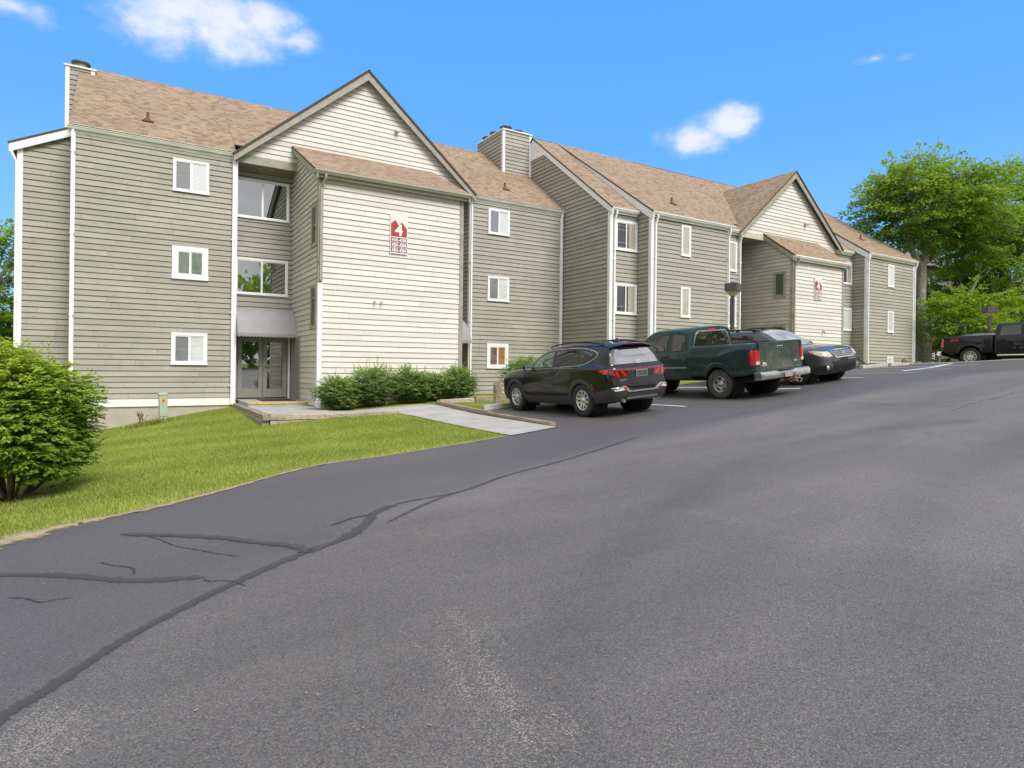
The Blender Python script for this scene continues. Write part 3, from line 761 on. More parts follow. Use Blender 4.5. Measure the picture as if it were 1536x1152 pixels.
def window(parent, org, face, s0, s1, z0, z1, style='white', cas=0.07, frame='white', panes=2, screen=0, glass='glass', name='window'):
    """sliding window set proud of the siding: frame > pane, blind"""
    X = frame_M(org, *face); mb = MB()
    # casing butted end to end
    mb.box(s0, s1, .004, .060, z1 - cas, z1, M=X); mb.box(s0 - .012, s1 + .012, .004, .070, z0, z0 + cas, M=X)
    mb.box(s0, s0 + cas, .004, .060, z0 + cas, z1 - cas, M=X); mb.box(s1 - cas, s1, .004, .060, z0 + cas, z1 - cas, M=X)
    a, b, c, d = s0 + cas, s1 - cas, z0 + cas, z1 - cas
    sw = 0.032
    xs = [a + (b - a) * i / panes for i in range(panes + 1)]
    for i in range(panes):
        l, r = xs[i], xs[i + 1]; dp = .050 if i == 0 else .044
        mb.box(l, r, .005, dp, d - sw, d, M=X); mb.box(l, r, .005, dp, c, c + sw, M=X)
        mb.box(l, l + sw, .005, dp, c + sw, d - sw, M=X); mb.box(r - sw, r, .005, dp, c + sw, d - sw, M=X)
    wo = part(name, mb, M[frame], parent)
    g = MB(); bl = MB()
    for i in range(panes):
        l, r = xs[i] + sw, xs[i + 1] - sw
        g.poly([X @ Vector(p) for p in ((l, .040, c + sw), (r, .040, c + sw), (r, .040, d - sw), (l, .040, d - sw))])
        mi = 1 if (i == screen and panes > 1) else 0
        if style in ('slats', 'green', 'wood'):
            pitch = 0.042 if style == 'slats' else 0.06
            z = c + sw
            while z < d - sw - 1e-4:
                zt = min(z + pitch, d - sw)
                bl.poly([X @ Vector(p) for p in ((l, .0275, zt), (r, .0275, zt), (r, .034, z + .004), (l, .034, z + .004))], mi)
                z += pitch
            bl.poly([X @ Vector(p) for p in ((l, .0265, c + sw), (r, .0265, c + sw), (r, .0265, d - sw), (l, .0265, d - sw))], 2)
        elif style == 'curtain':
            n = 14
            for k in range(n):
                a0, a1 = l + (r - l) * k / n, l + (r - l) * (k + 1) / n
                o0, o1 = (.028, .035) if k % 2 else (.035, .028)
                bl.poly([X @ Vector(p) for p in ((a0, o0, c + sw), (a1, o1, c + sw), (a1, o1, d - sw), (a0, o0, d - sw))], mi)
        elif style == 'half':      # dark pane, curtain in the other
            n = 12
            if i == 1:
                for k in range(n):
                    a0, a1 = l + (r - l) * (.2 + .8 * k / n), l + (r - l) * (.2 + .8 * (k + 1) / n)
                    o0, o1 = (.028, .035) if k % 2 else (.035, .028)
                    bl.poly([X @ Vector(p) for p in ((a0, o0, c + sw), (a1, o1, c + sw), (a1, o1, d - sw), (a0, o0, d - sw))], 0)
            bl.poly([X @ Vector(p) for p in ((l, .0265, c + sw), (r, .0265, c + sw), (r, .0265, d - sw), (l, .0265, d - sw))], 2)
        else:
            bl.poly([X @ Vector(p) for p in ((l, .0275, c + sw), (r, .0275, c + sw), (r, .0275, d - sw), (l, .0275, d - sw))], 2)
    part('pane', g, M[glass], wo)
    mats = {'slats': ('blind', 'blind_screen'), 'green': ('blind_green', 'blind_green'), 'wood': ('blind_wood', 'blind_brown'), 'curtain': ('curtain', 'blind_screen'), 'half': ('curtain', 'dark_room')}.get(style, ('dark_room', 'dark_room'))
    part('blind' if style in ('slats', 'green', 'wood') else ('curtain' if style in ('curtain', 'half') else 'dark_interior'), bl, [M[mats[0]], M[mats[1]], M['dark_room']], wo)
    return wo

def roof_vent(parent, x, y, slope_z):
    mb = MB(); z = slope_z
    mb.tube([(x, y, z - .1), (x, y, z + .26)], .045, 10); mb.lathe([(.15, -.09), (.10, .03), (.052, .09)], n=12, M=Matrix.Translation((x, y, z)))
    mb.box(x - .17, x + .17, y - .16, y + .13, z - .075, z - .045, M=None)
    return part('vent_pipe', mb, M['rust'], parent)

def chimney(parent, x0, x1, y0, y1, z0, z1, flues):
    mb = MB()
    siding(mb, (0, y0), *FR, rect(x0 + .09, x1 - .09, z0, z1)); siding(mb, (x0, 0), *LF, rect(y0 + .09, y1, z0, z1))
    siding(mb, (x1, 0), *RT, rect(y0 + .09, y1, z0, z1)); siding(mb, (0, y1), *BK, rect(x0, x1, z0, z1))
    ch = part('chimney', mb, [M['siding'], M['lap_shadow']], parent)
    t = MB()
    t.box(x0 - .03, x0 + .09, y0 - .03, y0 + .09, z0, z1); t.box(x1 - .09, x1 + .03, y0 - .03, y0 + .09, z0, z1)
    t.box(x0 - .07, x1 + .07, y0 - .07, y1 + .07, z1 + .002, z1 + .05)
    part('corner_trim', t, M['white'], ch)
    for fx, fy in flues:
        f = MB(); X = Matrix.Translation((fx, fy, z1 + .05))
        f.lathe([(.19, -.1), (.19, .20)], n=16, M=X, mat=1); f.lathe([(.26, .19), (.29, .22), (.29, .27), (.0, .32)], n=16, M=X); f.lathe([(.0, .185), (.26, .19)], n=16, M=X)
        part('flue_cap', f, [M['flue'], M['flue_light']], ch)
    return ch

def awning(parent, x0, x1, y, z1, z0, proj):
    mb = MB(); n = 18
    # curved canvas with side wings and scalloped valance
    prof = [(0, z1), (-.22 * proj, z1 - .02), (-.55 * proj, z1 - .17 * (z1 - z0)), (-.84 * proj, z1 - .52 * (z1 - z0)), (-proj, z0 + .10)]
    for i in range(len(prof) - 1):
        for k in range(6):
            a, b = x0 + (x1 - x0) * k / 6, x0 + (x1 - x0) * (k + 1) / 6
            sag = lambda x: -.018 * math.sin(math.pi * ((x - x0) / (x1 - x0) * 6 % 1))
            mb.poly([(a, y + prof[i][0], prof[i][1]), (b, y + prof[i][0], prof[i][1]), (b, y + prof[i + 1][0], prof[i + 1][1]), (a, y + prof[i + 1][0], prof[i + 1][1])], 0)
    for k in range(n):
        a, b = x0 + (x1 - x0) * k / n, x0 + (x1 - x0) * (k + 1) / n
        pts = [(a, y - proj - .004, z0 + .10), (b, y - proj - .004, z0 + .10)]
        for j in range(5):
            s = 1 - j / 4; pts.append((a + (b - a) * s, y - proj - .004 + .004, z0 + .02 - .055 * math.sin(math.pi * s)))
        mb.poly(pts, 0)
    for x in (x0, x1):
        mb.poly([(x, y, z0 + .10)] + [(x, y + p[0], p[1]) for p in prof], 0)
        mb.poly([(x, y, z0 + .10), (x, y - proj, z0 + .10), (x, y - proj, z0), (x, y, z0)], 0)
    return part('awning', mb, M['awning'], parent)

# ================================================================== left building
A = empty('apartment_building', (7.4, 23, -1.3), label='nearest apartment building, left one, with grey awning over glass entry and wide cream gable', cat='building')
Y0 = 22.5
wall(A, (0, Y0), *FR, [rect(-1.33, 2.98, -1.10, 6.92)], 'siding')
wall(A, (0, Y0), *FR, [rect(11.86, 16.3, -1.45, 6.92)], 'siding')
wall(A, (-1.41, 0), *LF, [[(22.58, -2.0), (31.4, -2.0), (31.4, 6.9), (26.97, 10.3), (22.58, 6.95)]], 'siding')
wall(A, (0, 31.4), *BK, [rect(-1.41, 16.4, -2.4, 6.9)], 'siding')
wall(A, (3.06, 0), *RT, [rect(22.5, 23.2, -1.3, 6.9)], 'siding')
wall(A, (11.78, 0), *LF, [rect(22.5, 23.2, -1.3, 6.9)], 'siding')
wall(A, (0, 23.2), *FR, [rect(3.06, 5.0, -1.15, 6.85), rect(9.88, 11.78, -1.15, 6.85)], 'siding')
# cross-gabled wing on the left
YW = 23.5
wall(A, (0, YW), *FR, [[(-2.66, -2.3), (-1.41, -2.3), (-1.41, 7.12), (-2.66, 6.5)]], 'siding')
wall(A, (-2.75, 0), *LF, [rect(YW, 30, -2.6, 6.45)], 'siding')
roof(A, [((-3.02, YW - .15, 6.45), (-3.02, 30.3, 6.45), (-1.3, 30.3, 7.31), (-1.3, YW - .15, 7.31))])
mb = MB()
for i, (n0, n1) in enumerate(((-.14, -.09),)):
    mb.poly([(-2.98, YW + n0, 6.17), (-1.36, YW + n0, 6.98), (-1.36, YW + n0, 7.22), (-2.98, YW + n0, 6.40)])
    mb.poly([(-2.98, YW + n1, 6.17), (-1.36, YW + n1, 6.98), (-1.36, YW + n1, 7.22), (-2.98, YW + n1, 6.40)])
    mb.poly([(-2.98, YW + n0, 6.17), (-2.98, YW + n1, 6.17), (-2.98, YW + n1, 6.40), (-2.98, YW + n0, 6.40)])
    mb.poly([(-2.98, YW + n0, 6.17), (-2.98, YW + n1, 6.17), (-1.36, YW + n1, 6.98), (-1.36, YW + n0, 6.98)])
part('rake_board', mb, M['white'], A)
board(A, 'corner_trim', 'white', [(-2.80, -2.66, YW - .035, YW + .10, -2.3, 6.42)])
mb = MB(); mb.rtube([(-2.92, YW - .1, 6.35), (-2.92, YW - .1, 6.2), (-2.80, YW - .06, 5.9), (-2.80, YW - .06, -2.2)], .04, .03, (1, 0, 0)); part('downspout', mb, M['white'], A)
# foundation and skirt
board(A, 'foundation', 'concrete', [(-1.41, 3.04, Y0 + .01, Y0 + .6, -3.4, -1.25), (-2.75, -1.41, YW + .01, YW + .6, -3.4, -2.25), (11.8, 16.3, Y0 + .02, Y0 + .5, -2, -1.4)])
board(A, 'skirt_board', 'white', [(-1.43, 3.0, Y0 - .035, Y0 + .02, -1.32, -1.09)])
# trims and spouts
board(A, 'corner_trim', 'white', [(-1.44, -1.33, Y0 - .04, Y0 + .09, -1.32, 6.85), (2.98, 3.09, Y0 - .04, Y0 + .09, -1.34, 6.85), (11.75, 11.86, Y0 - .04, Y0 + .09, -1.25, 6.85), (16.3, 16.40, Y0 - .04, Y0 + .05, -1.25, 6.85)])
gutter(A, -1.52, 3.10, Y0 - .03, 6.86); gutter(A, 11.74, 16.44, Y0 - .03, 6.86)
downspout(A, -1.39, Y0, Y0, 6.86, -1.6); downspout(A, 2.96, Y0, Y0, 6.86, -1.3); downspout(A, 11.82, Y0, Y0, 6.86, -1.15); downspout(A, 16.25, Y0, Y0, 6.86, -1.1, dx=.08)
# main roof
def zA(y): return 6.97 + .762 * (y - 22.32)
YR, ZR = 26.97, zA(26.97)
roof(A, [((-1.48, 22.32, 6.97), (3.02, 22.32, 6.97), (3.02, YR, ZR), (-1.48, YR, ZR)),
         ((3.025, 22.9, zA(22.9)), (11.80, 22.9, zA(22.9)), (11.80, YR, ZR), (3.025, YR, ZR)),
         ((11.805, 22.32, 6.97), (16.43, 22.32, 6.97), (16.43, YR, ZR), (11.805, YR, ZR)),
         ((16.43, 31.7, zA(22.25)), (-1.48, 31.7, zA(22.25)), (-1.48, YR + .003, ZR), (16.43, YR + .003, ZR))])
# gable
GX, GZ = 7.42, 10.80
gs = (GZ - 7.0) / (GX - 2.98)
roof(A, [((2.90, 22.2, 6.93), (2.90, 27.0, 6.93), (GX, 27.0, GZ), (GX, 22.2, GZ)), ((11.94, 27.0, 6.93), (11.94, 22.2, 6.93), (GX, 22.2, GZ), (GX, 27.0, GZ))], 'gable_roof')
wall(A, (0, Y0), *FR, [[(3.1, 7.0), (11.74, 7.0), (GX, GZ - .14)]], 'cream', 'gable_wall')
def rake(parent, x0, z0, x1, z1, y, wd=.23, mat='olive', th=.05, name='rake_board'):
    mb = MB(); d = Vector((x1 - x0, 0, z1 - z0)).normalized(); 
    A_ = [(x0, z0), (x1, z1), (x1, z1 - wd * 1.33), (x0 + (0), z0 - wd * 1.0)]
    f = [Vector((x, y, z)) for x, z in A_]; b = [p + Vector((0, th, 0)) for p in f]
    mb.poly(f); mb.poly(b[::-1])
    for i in range(4): mb.poly([f[i], b[i], b[(i + 1) % 4], f[(i + 1) % 4]])
    return part(name, mb, M[mat], parent)
rake(A, 2.94, 6.90, GX, GZ - .075, 22.24); rake(A, 11.90, 6.90, GX, GZ - .075, 22.24)
board(A, 'gable_base_trim', 'olive', [(3.0, 5.05, Y0 - .05, Y0 + .02, 6.72, 7.0), (9.85, 11.86, Y0 - .05, Y0 + .02, 6.72, 7.0)])
board(A, 'soffit', 'soffit', [(3.07, 5.0, Y0 + .02, 23.2, 6.74, 6.78), (9.9, 11.77, Y0 + .02, 23.2, 6.74, 6.78)])
board(A, 'soffit_vent', 'gutter_dark', [(3.75, 3.95, 22.75, 22.95, 6.725, 6.735), (4.1, 4.3, 22.75, 22.95, 6.725, 6.735)])
# stair bump
YB = 19.47
wall(A, (0, YB), *FR, [rect(5.10, 9.78, -1.42, 5.80)], 'cream')
wall(A, (5.0, 0), *LF, [[(YB + .1, -1.35), (Y0, -1.35), (Y0, 7.40), (YB + .1, 5.86)], rect(Y0, 23.2, -1.2, 6.74)], 'cream_side')
wall(A, (9.88, 0), *RT, [[(YB + .1, -1.35), (Y0, -1.35), (Y0, 7.40), (YB + .1, 5.86)], rect(Y0, 23.2, -1.2, 6.74)], 'cream_side')
board(A, 'corner_trim', 'olive', [(4.96, 5.10, YB - .04, YB + .11, 2.55, 5.84), (9.78, 9.92, YB - .04, YB + .11, -1.4, 5.84)])
board(A, 'corner_trim', 'white', [(4.965, 5.10, YB - .035, YB + .11, -1.4, 2.55)])
sz = lambda y: 5.94 + .50 * (y - 19.17)
roof(A, [((4.80, 19.17, sz(19.17)), (10.08, 19.17, sz(19.17)), (10.08, 22.46, sz(22.46)), (4.80, 22.46, sz(22.46)))], 'bump_roof')
for x in (4.83, 10.0):
    mb = MB(); f = [Vector((x, 19.2, sz(19.2) - .06)), Vector((x, 22.45, sz(22.45) - .06)), Vector((x, 22.45, sz(22.45) - .26)), Vector((x, 19.2, sz(19.2) - .26))]
    b = [p + Vector((.05, 0, 0)) for p in f]; mb.poly(f); mb.poly(b[::-1])
    for i in range(4): mb.poly([f[i], b[i], b[(i + 1) % 4], f[(i + 1) % 4]])
    part('rake_board', mb, M['olive'], A)
gutter(A, 4.78, 10.06, 19.28, 5.82, 'gutter_dark')
board(A, 'soffit', 'soffit', [(4.9, 10.0, 19.3, 19.45, 5.77, 5.80)])
downspout(A, 5.03, YB, 19.28, 5.82, 2.6, 'olive', dx=.08)
# windows
for z0, z1, st, cas in ((5.47, 6.50, 'slats', .06), (2.70, 3.74, 'green', .15), (-.02, 1.0, 'slats', .09)):
    window(A, (0, Y0), FR, 1.20, 2.23, z0, z1, st, cas, screen=0)
for z0, z1, st, cas in ((5.50, 6.56, 'slats', .07), (2.75, 3.78, 'slats', .07), (-.03, 1.0, 'wood', .13)):
    window(A, (0, Y0), FR, 12.60, 13.62, z0, z1, st, cas, screen=0)
window(A, (0, 23.2), FR, 3.10, 4.88, 5.05, 6.42, 'dark', .06, 'white', glass='glass_big', name='stair_window')
window(A, (0, 23.2), FR, 3.12, 4.86, 2.42, 3.68, 'dark', .06, 'white', glass='glass_big', name='stair_window')
for z0, z1 in ((3.72, 5.05), (1.15, 2.52)):
    window(A, (5.0, 0), LF, 19.62, 20.28, z0, z1, 'green', .08, 'olive', panes=1, glass='glass_dim')
# entrance
awning(A, 3.10, 5.0, 23.17, 1.98, .96, 1.0)
mb = MB(); Yd = 23.15
for a, b in ((3.12, 3.22), (4.86, 4.98)): mb.box(a, b, Yd - .05, Yd + .03, -1.16, 1.05)
mb.box(3.22, 4.86, Yd - .05, Yd + .03, .95, 1.05)
dr = part('door_frame', mb, M['door'], A)
for a, b, hs in ((3.24, 4.04, 3.96), (4.06, 4.84, 4.14)):
    mb = MB(); st = .13
    mb.box(a, a + st, Yd - .04, Yd, -1.12, .94); mb.box(b - st, b, Yd - .04, Yd, -1.12, .94)
    mb.box(a + st, b - st, Yd - .04, Yd, .80, .94); mb.box(a + st, b - st, Yd - .04, Yd, -1.12, -.82)
    d_ = part('door', mb, M['door'], A)
    g = MB(); g.poly([(a + st, Yd - .02, -.82), (b - st, Yd - .02, -.82), (b - st, Yd - .02, .80), (a + st, Yd - .02, .80)]); part('pane', g, M['glass_big'], d_)
    g = MB(); g.poly([(a + st, Yd + .02, -.82), (b - st, Yd + .02, -.82), (b - st, Yd + .02, .80), (a + st, Yd + .02, .80)]); part('dark_interior', g, M['dark_room'], d_)
    g = MB(); g.lathe([(0, 0), (.012, 0), (.012, .03), (.03, .035), (.03, .06), (0, .065)], axis='y', n=12, M=Matrix.Translation((hs, Yd - .10, -.05))); part('handle', g, M['metal'], d_)
board(A, 'corner_trim', 'white', [(4.88, 4.93, Yd - .12, Yd - .055, -1.16, .98)])
board(A, 'door', 'door', [(4.955, 4.99, 21.7, 23.1, -1.2, .95)])
# far awning peeking past the bump
awning(A, 9.95, 11.75, 23.17, 1.98, .98, .95)
board(A, 'door', 'door', [(9.95, 11.6, 23.12, 23.17, -1.1, 1.0)])
# small things on the gable and walls
mb = MB(); mb.box(8.52, 8.66, 22.36, 22.48, 8.83, 8.90); mb.tube([(8.56, 22.4, 8.86), (8.54, 22.33, 8.80)], .035, 8); mb.tube([(8.62, 22.4, 8.86), (8.64, 22.33, 8.80)], .035, 8); part('flood_light', mb, M['curtain'], A)
for px in (561, 571):
    mb = MB(); x = on_plane(px, 454, YB)[0]; mb.tube([(x, YB - .02, 2.07), (x, YB - .10, 2.09), (x + .02, YB - .14, 2.03)], .022, 8)
    part('hose_bracket', mb, M['curtain'], A)
roof_vent(A, .52, 23.5, zA(23.5)); roof_vent(A, 13.9, 23.35, zA(23.35))
chimney(A, -1.84, -1.05, 26.4, 28.4, 6.6, 10.20, [(-1.45, 26.75)])

# ================================================================== right building
B = empty('apartment_building', (28, 19.5, -.2), label='farther apartment building, right one, stepping forward behind the parked cars with tall narrow windows', cat='building')
YK, YF = 19.35, 18.55
wall(B, (16.45, 0), *LF, [[(YK + .1, -1.4), (30.6, -1.4), (30.6, 6.4), (25.4, 10.02), (24.1, 10.02), (YK + .1, 6.35)]], 'siding')
wall(B, (0, YK), *FR, [rect(16.56, 17.91, -1.5, 6.5)], 'siding_b')
wall(B, (0, YF), *FR, [rect(18.02, 22.42, -1.5, 6.3)], 'siding_b')
wall(B, (17.91, 0), *LF, [[(YF + .1, -1.5), (YK, -1.5), (YK, 6.95), (YF + .1, 6.46)]], 'siding_b')
wall(B, (22.49, 0), *RT, [rect(YF + .1, YK, -1.5, 6.2)], 'siding_b')
wall(B, (0, YK), *FR, [rect(22.49, 24.18, -1.5, 6.5)], 'siding_b')
wall(B, (24.28, 0), *RT, [rect(YK + .1, 20.7, -1.5, 6.3)], 'siding_b')
wall(B, (0, YK), *FR, [rect(31.92, 33.5, -1.5, 6.5)], 'siding_b')
wall(B, (31.9, 0), *LF, [rect(YK + .1, 20.7, -1.5, 6.3)], 'siding_b')
wall(B, (0, 20.7), *FR, [rect(24.28, 26.1, -1.5, 6.4), rect(30.1, 31.9, -1.5, 6.4)], 'siding_b')
wall(B, (0, YF), *FR, [rect(33.61, 38.2, -1.5, 6.3)], 'siding_b')
wall(B, (33.5, 0), *LF, [[(YF + .1, -1.5), (YK, -1.5), (YK, 6.95), (YF + .1, 6.46)]], 'siding_b')
wall(B, (38.3, 0), *RT, [[(YF + .1, -1.5), (30.6, -1.5), (30.6, 6.4), (24.98, 10.7), (YF + .1, 6.2)]], 'siding_b')
wall(B, (0, 30.6), *BK, [rect(16.45, 38.3, -1.5, 6.4)], 'siding_b')
board(B, 'corner_trim', 'white', [(16.41, 16.56, YK - .04, YK + .11, -1.4, 6.3), (17.87, 18.02, YF - .04, YF + .11, -1.4, 6.1), (22.42, 22.53, YF - .04, YF + .11, -1.4, 6.1), (24.18, 24.30, YK - .04, YK + .09, -1.4, 6.4),
                                  (33.46, 33.61, YF - .04, YF + .11, -1.4, 6.1), (38.2, 38.34, YF - .04, YF + .11, -1.4, 6.1)])
YRB, ZRB = 24.98, 10.98
zk = lambda y: 6.46 + (ZRB - .02 - 6.46) * (y - 19.12) / (YRB - 19.12)
zf = lambda y: 6.33 + (ZRB - 6.33) * (y - 18.32) / (YRB - 18.32)
roof(B, [((16.36, 19.12, zk(19.12)), (17.86, 19.12, zk(19.12)), (17.86, YRB, zk(YRB)), (16.36, YRB, zk(YRB))),
         ((22.60, 19.12, zk(19.12)), (24.20, 19.12, zk(19.12)), (24.20, YRB, zk(YRB)), (22.60, YRB, zk(YRB))),
         ((24.205, 19.7, zk(19.7)), (31.99, 19.7, zk(19.7)), (31.99, YRB, zk(YRB)), (24.205, YRB, zk(YRB))),
         ((31.995, 19.12, zk(19.12)), (33.40, 19.12, zk(19.12)), (33.40, YRB, zk(YRB)), (31.995, YRB, zk(YRB))),
         ((17.80, 18.32, zf(18.32)), (22.62, 18.32, zf(18.32)), (22.62, YRB + .001, ZRB), (17.80, YRB + .001, ZRB)),
         ((33.36, 18.32, zf(18.32)), (38.42, 18.32, zf(18.32)), (38.42, YRB + .001, ZRB), (33.36, YRB + .001, ZRB)),
         ((38.42, 30.9, 6.3), (16.36, 30.9, 6.3), (16.36, YRB + .004, ZRB), (38.42, YRB + .004, ZRB))])
def rake_side(parent, x, y0, z0, y1, z1, wd, th=.05, mat='white'):
    mb = MB(); f = [Vector((x, y0, z0)), Vector((x, y1, z1)), Vector((x, y1, z1 - wd)), Vector((x, y0, z0 - wd))]; b = [p + Vector((th, 0, 0)) for p in f]
    mb.poly(f); mb.poly(b[::-1])
    for i in range(4): mb.poly([f[i], b[i], b[(i + 1) % 4], f[(i + 1) % 4]])
    return part('rake_board', mb, M[mat], parent)
rake_side(B, 16.385, 19.15, zk(19.15) - .07, YRB - .02, zk(YRB) - .08, .27)
rake_side(B, 17.825, 18.35, zf(18.35) - .07, YRB - .3, zf(YRB - .3) - .07, .34)
rake_side(B, 33.385, 18.35, zf(18.35) - .07, YRB - .3, zf(YRB - .3) - .07, .34)
mb = MB()
P_ = [(23.95, 10.02), (25.9, 10.02), (25.75, 10.35), (24.98, 10.92)]
mb.poly([(16.40, y, z) for y, z in P_]); mb.poly([(16.42, y, z) for y, z in P_][::-1])
mb.box(16.39, 16.44, 24.0, 25.9, 9.90, 10.03)
part('gable_panel', mb, M['white'], B)
gutter(B, 16.4, 17.85, 19.26, 6.34); gutter(B, 17.82, 22.66, 18.46, 6.21); gutter(B, 22.67, 24.32, 19.26, 6.34); gutter(B, 31.95, 33.38, 19.26, 6.34); gutter(B, 33.40, 38.44, 18.46, 6.21)
downspout(B, 16.62, YK, 19.26, 6.34, -1, dx=.03); downspout(B, 18.08, YF, 18.46, 6.21, -.9, dx=.03); downspout(B, 22.47, YF, 18.46, 6.21, -.5); downspout(B, 24.22, YK, 19.26, 6.34, -.4)
downspout(B, 33.52, YF, 18.46, 6.21, 0); downspout(B, 38.30, YF, 18.46, 6.21, 0, dx=.06)
# gable and bump
GXB, GZB = 28.1, 9.92
roof(B, [((23.98, 19.05, 6.42), (23.98, 24.0, 6.42), (GXB, 24.0, GZB), (GXB, 19.05, GZB)), ((32.22, 24.0, 6.42), (32.22, 19.05, 6.42), (GXB, 19.05, GZB), (GXB, 24.0, GZB))], 'gable_roof')
wall(B, (0, YK), *FR, [[(24.25, 6.5), (31.95, 6.5), (GXB, GZB - .13)]], 'cream', 'gable_wall')
rake(B, 24.02, 6.40, GXB, GZB - .07, 19.09); rake(B, 32.18, 6.40, GXB, GZB - .07, 19.09)
board(B, 'gable_base_trim', 'curtain', [(24.3, 26.15, YK - .05, YK + .02, 6.24, 6.5), (30.05, 31.95, YK - .05, YK + .02, 6.24, 6.5)])
board(B, 'soffit', 'soffit', [(24.3, 26.1, YK + .02, 20.7, 6.26, 6.30), (30.1, 31.9, YK + .02, 20.7, 6.26, 6.30)])
YBB = 17.85
wall(B, (0, YBB), *FR, [rect(26.22, 30.0, -1.4, 5.16)], 'cream')
wall(B, (26.1, 0), *LF, [[(YBB + .1, -1.4), (YK, -1.4), (YK, 6.36), (YBB + .1, 5.26)], rect(YK, 20.7, -1.4, 6.26)], 'cream_side')
wall(B, (30.1, 0), *RT, [[(YBB + .1, -1.4), (YK, -1.4), (YK, 6.36), (YBB + .1, 5.26)], rect(YK, 20.7, -1.4, 6.26)], 'cream_side')
board(B, 'corner_trim', 'olive', [(26.06, 26.22, YBB - .04, YBB + .11, -1.4, 5.2), (30.0, 30.14, YBB - .04, YBB + .11, -1.4, 5.2)])
sb = lambda y: 5.30 + .74 * (y - 17.58)
roof(B, [((25.92, 17.58, sb(17.58)), (30.3, 17.58, sb(17.58)), (30.3, YK - .03, sb(YK - .03)), (25.92, YK - .03, sb(YK - .03)))], 'bump_roof')
for x in (25.945, 30.22): rake_side(B, x, 17.62, sb(17.62) - .06, YK - .05, sb(YK - .05) - .06, .25, .05, 'olive')
gutter(B, 25.9, 30.3, 17.68, 5.18)
downspout(B, 26.14, YBB, 17.68, 5.18, -.5, 'olive', dx=.08)
for z0, z1, st in ((4.80, 6.02, 'half'), (2.22, 3.47, 'half')): window(B, (0, YK), FR, 16.68, 17.86, z0, z1, st, .08)
for z0, z1 in ((4.73, 6.02), (2.18, 3.45)): window(B, (0, YF), FR, 19.56, 20.12, z0, z1, 'curtain', .07, panes=1)
for z0, z1, st in ((4.55, 5.95, 'curtain'), (2.0, 3.4, 'dark')): window(B, (0, YK), FR, 23.2, 24.02, z0, z1, st, .07, panes=1)
for z0, z1 in ((3.45, 4.66), (.95, 2.15)): window(B, (26.1, 0), LF, 18.18, 18.82, z0, z1, 'green', .09, 'olive', panes=1, glass='glass_dim')
for z0, z1, st in ((4.7, 5.95, 'half'), (2.2, 3.42, 'slats')): window(B, (0, YK), FR, 32.5, 33.42, z0, z1, st, .07, panes=2 if st == 'half' else 1)
for z0, z1 in ((4.68, 5.92), (2.17, 3.37), (.0, .86)): window(B, (0, YF), FR, 35.5, 36.12, z0, z1, 'slats', .08, panes=1)
roof_vent(B, 20.1, 19.6, zf(19.6)); roof_vent(B, 35.6, 20.1, zf(20.1))
mb = MB(); x, y, z = on_plane(1207, 336, YK); mb.box(x - .08, x + .08, YK - .12, YK - .03, z - .05, z + .04); mb.tube([(x - .05, YK - .1, z), (x - .07, YK - .18, z - .08)], .04, 8); mb.tube([(x + .05, YK - .1, z), (x + .07, YK - .18, z - .08)], .04, 8); part('flood_light', mb, M['curtain'], B)
mb = MB(); x, y, z = on_plane(1233, 497, YBB); mb.tube([(x, YBB - .02, z), (x, YBB - .1, z), (x + .03, YBB - .14, z - .12)], .025, 8); part('hose_bracket', mb, M['flue'], B)
chimney(B, 14.88, 16.41, 25.2, 27.7, 8.3, 11.12, [(15.28, 25.65), (16.0, 25.8), (15.25, 26.55), (15.25, 27.3)])

# ---------------- house-number signs on the cream stair towers
M['sign_white'] = simple('sign_white', (0.74, 0.735, 0.725), 0.4, var=0.04)
M['sign_red'] = simple('sign_red', (0.36, 0.045, 0.04), 0.45, var=0.12, nscale=20)
M['sign_dark'] = simple('sign_maroon', (0.22, 0.025, 0.03), 0.45, var=0.1, nscale=20)
M['letter'] = simple('sign_lettering', (0.82, 0.82, 0.82), 0.4, var=0.02)
def text_mesh(mb, s, size, X, mat=0, width=None, bold=0.0, align='CENTER', extrude=0.0):
    cu = bpy.data.curves.new('lettering', 'FONT'); cu.body = s; cu.size = size; cu.align_x = align; cu.offset = bold; cu.extrude = extrude
    ob = bpy.data.objects.new('lettering', cu); COL.objects.link(ob)
    bpy.context.view_layer.update()
    me = ob.evaluated_get(bpy.context.evaluated_depsgraph_get()).to_mesh()
    xs = [v.co.x for v in me.vertices]; k = (width / (max(xs) - min(xs))) if width else 1.0
    mb.mesh([X @ Vector((v.co.x * k, v.co.y, v.co.z)) for v in me.vertices], [tuple(p.vertices) for p in me.polygons], mat)
    ob.to_mesh_clear(); bpy.data.objects.remove(ob); bpy.data.curves.remove(cu)
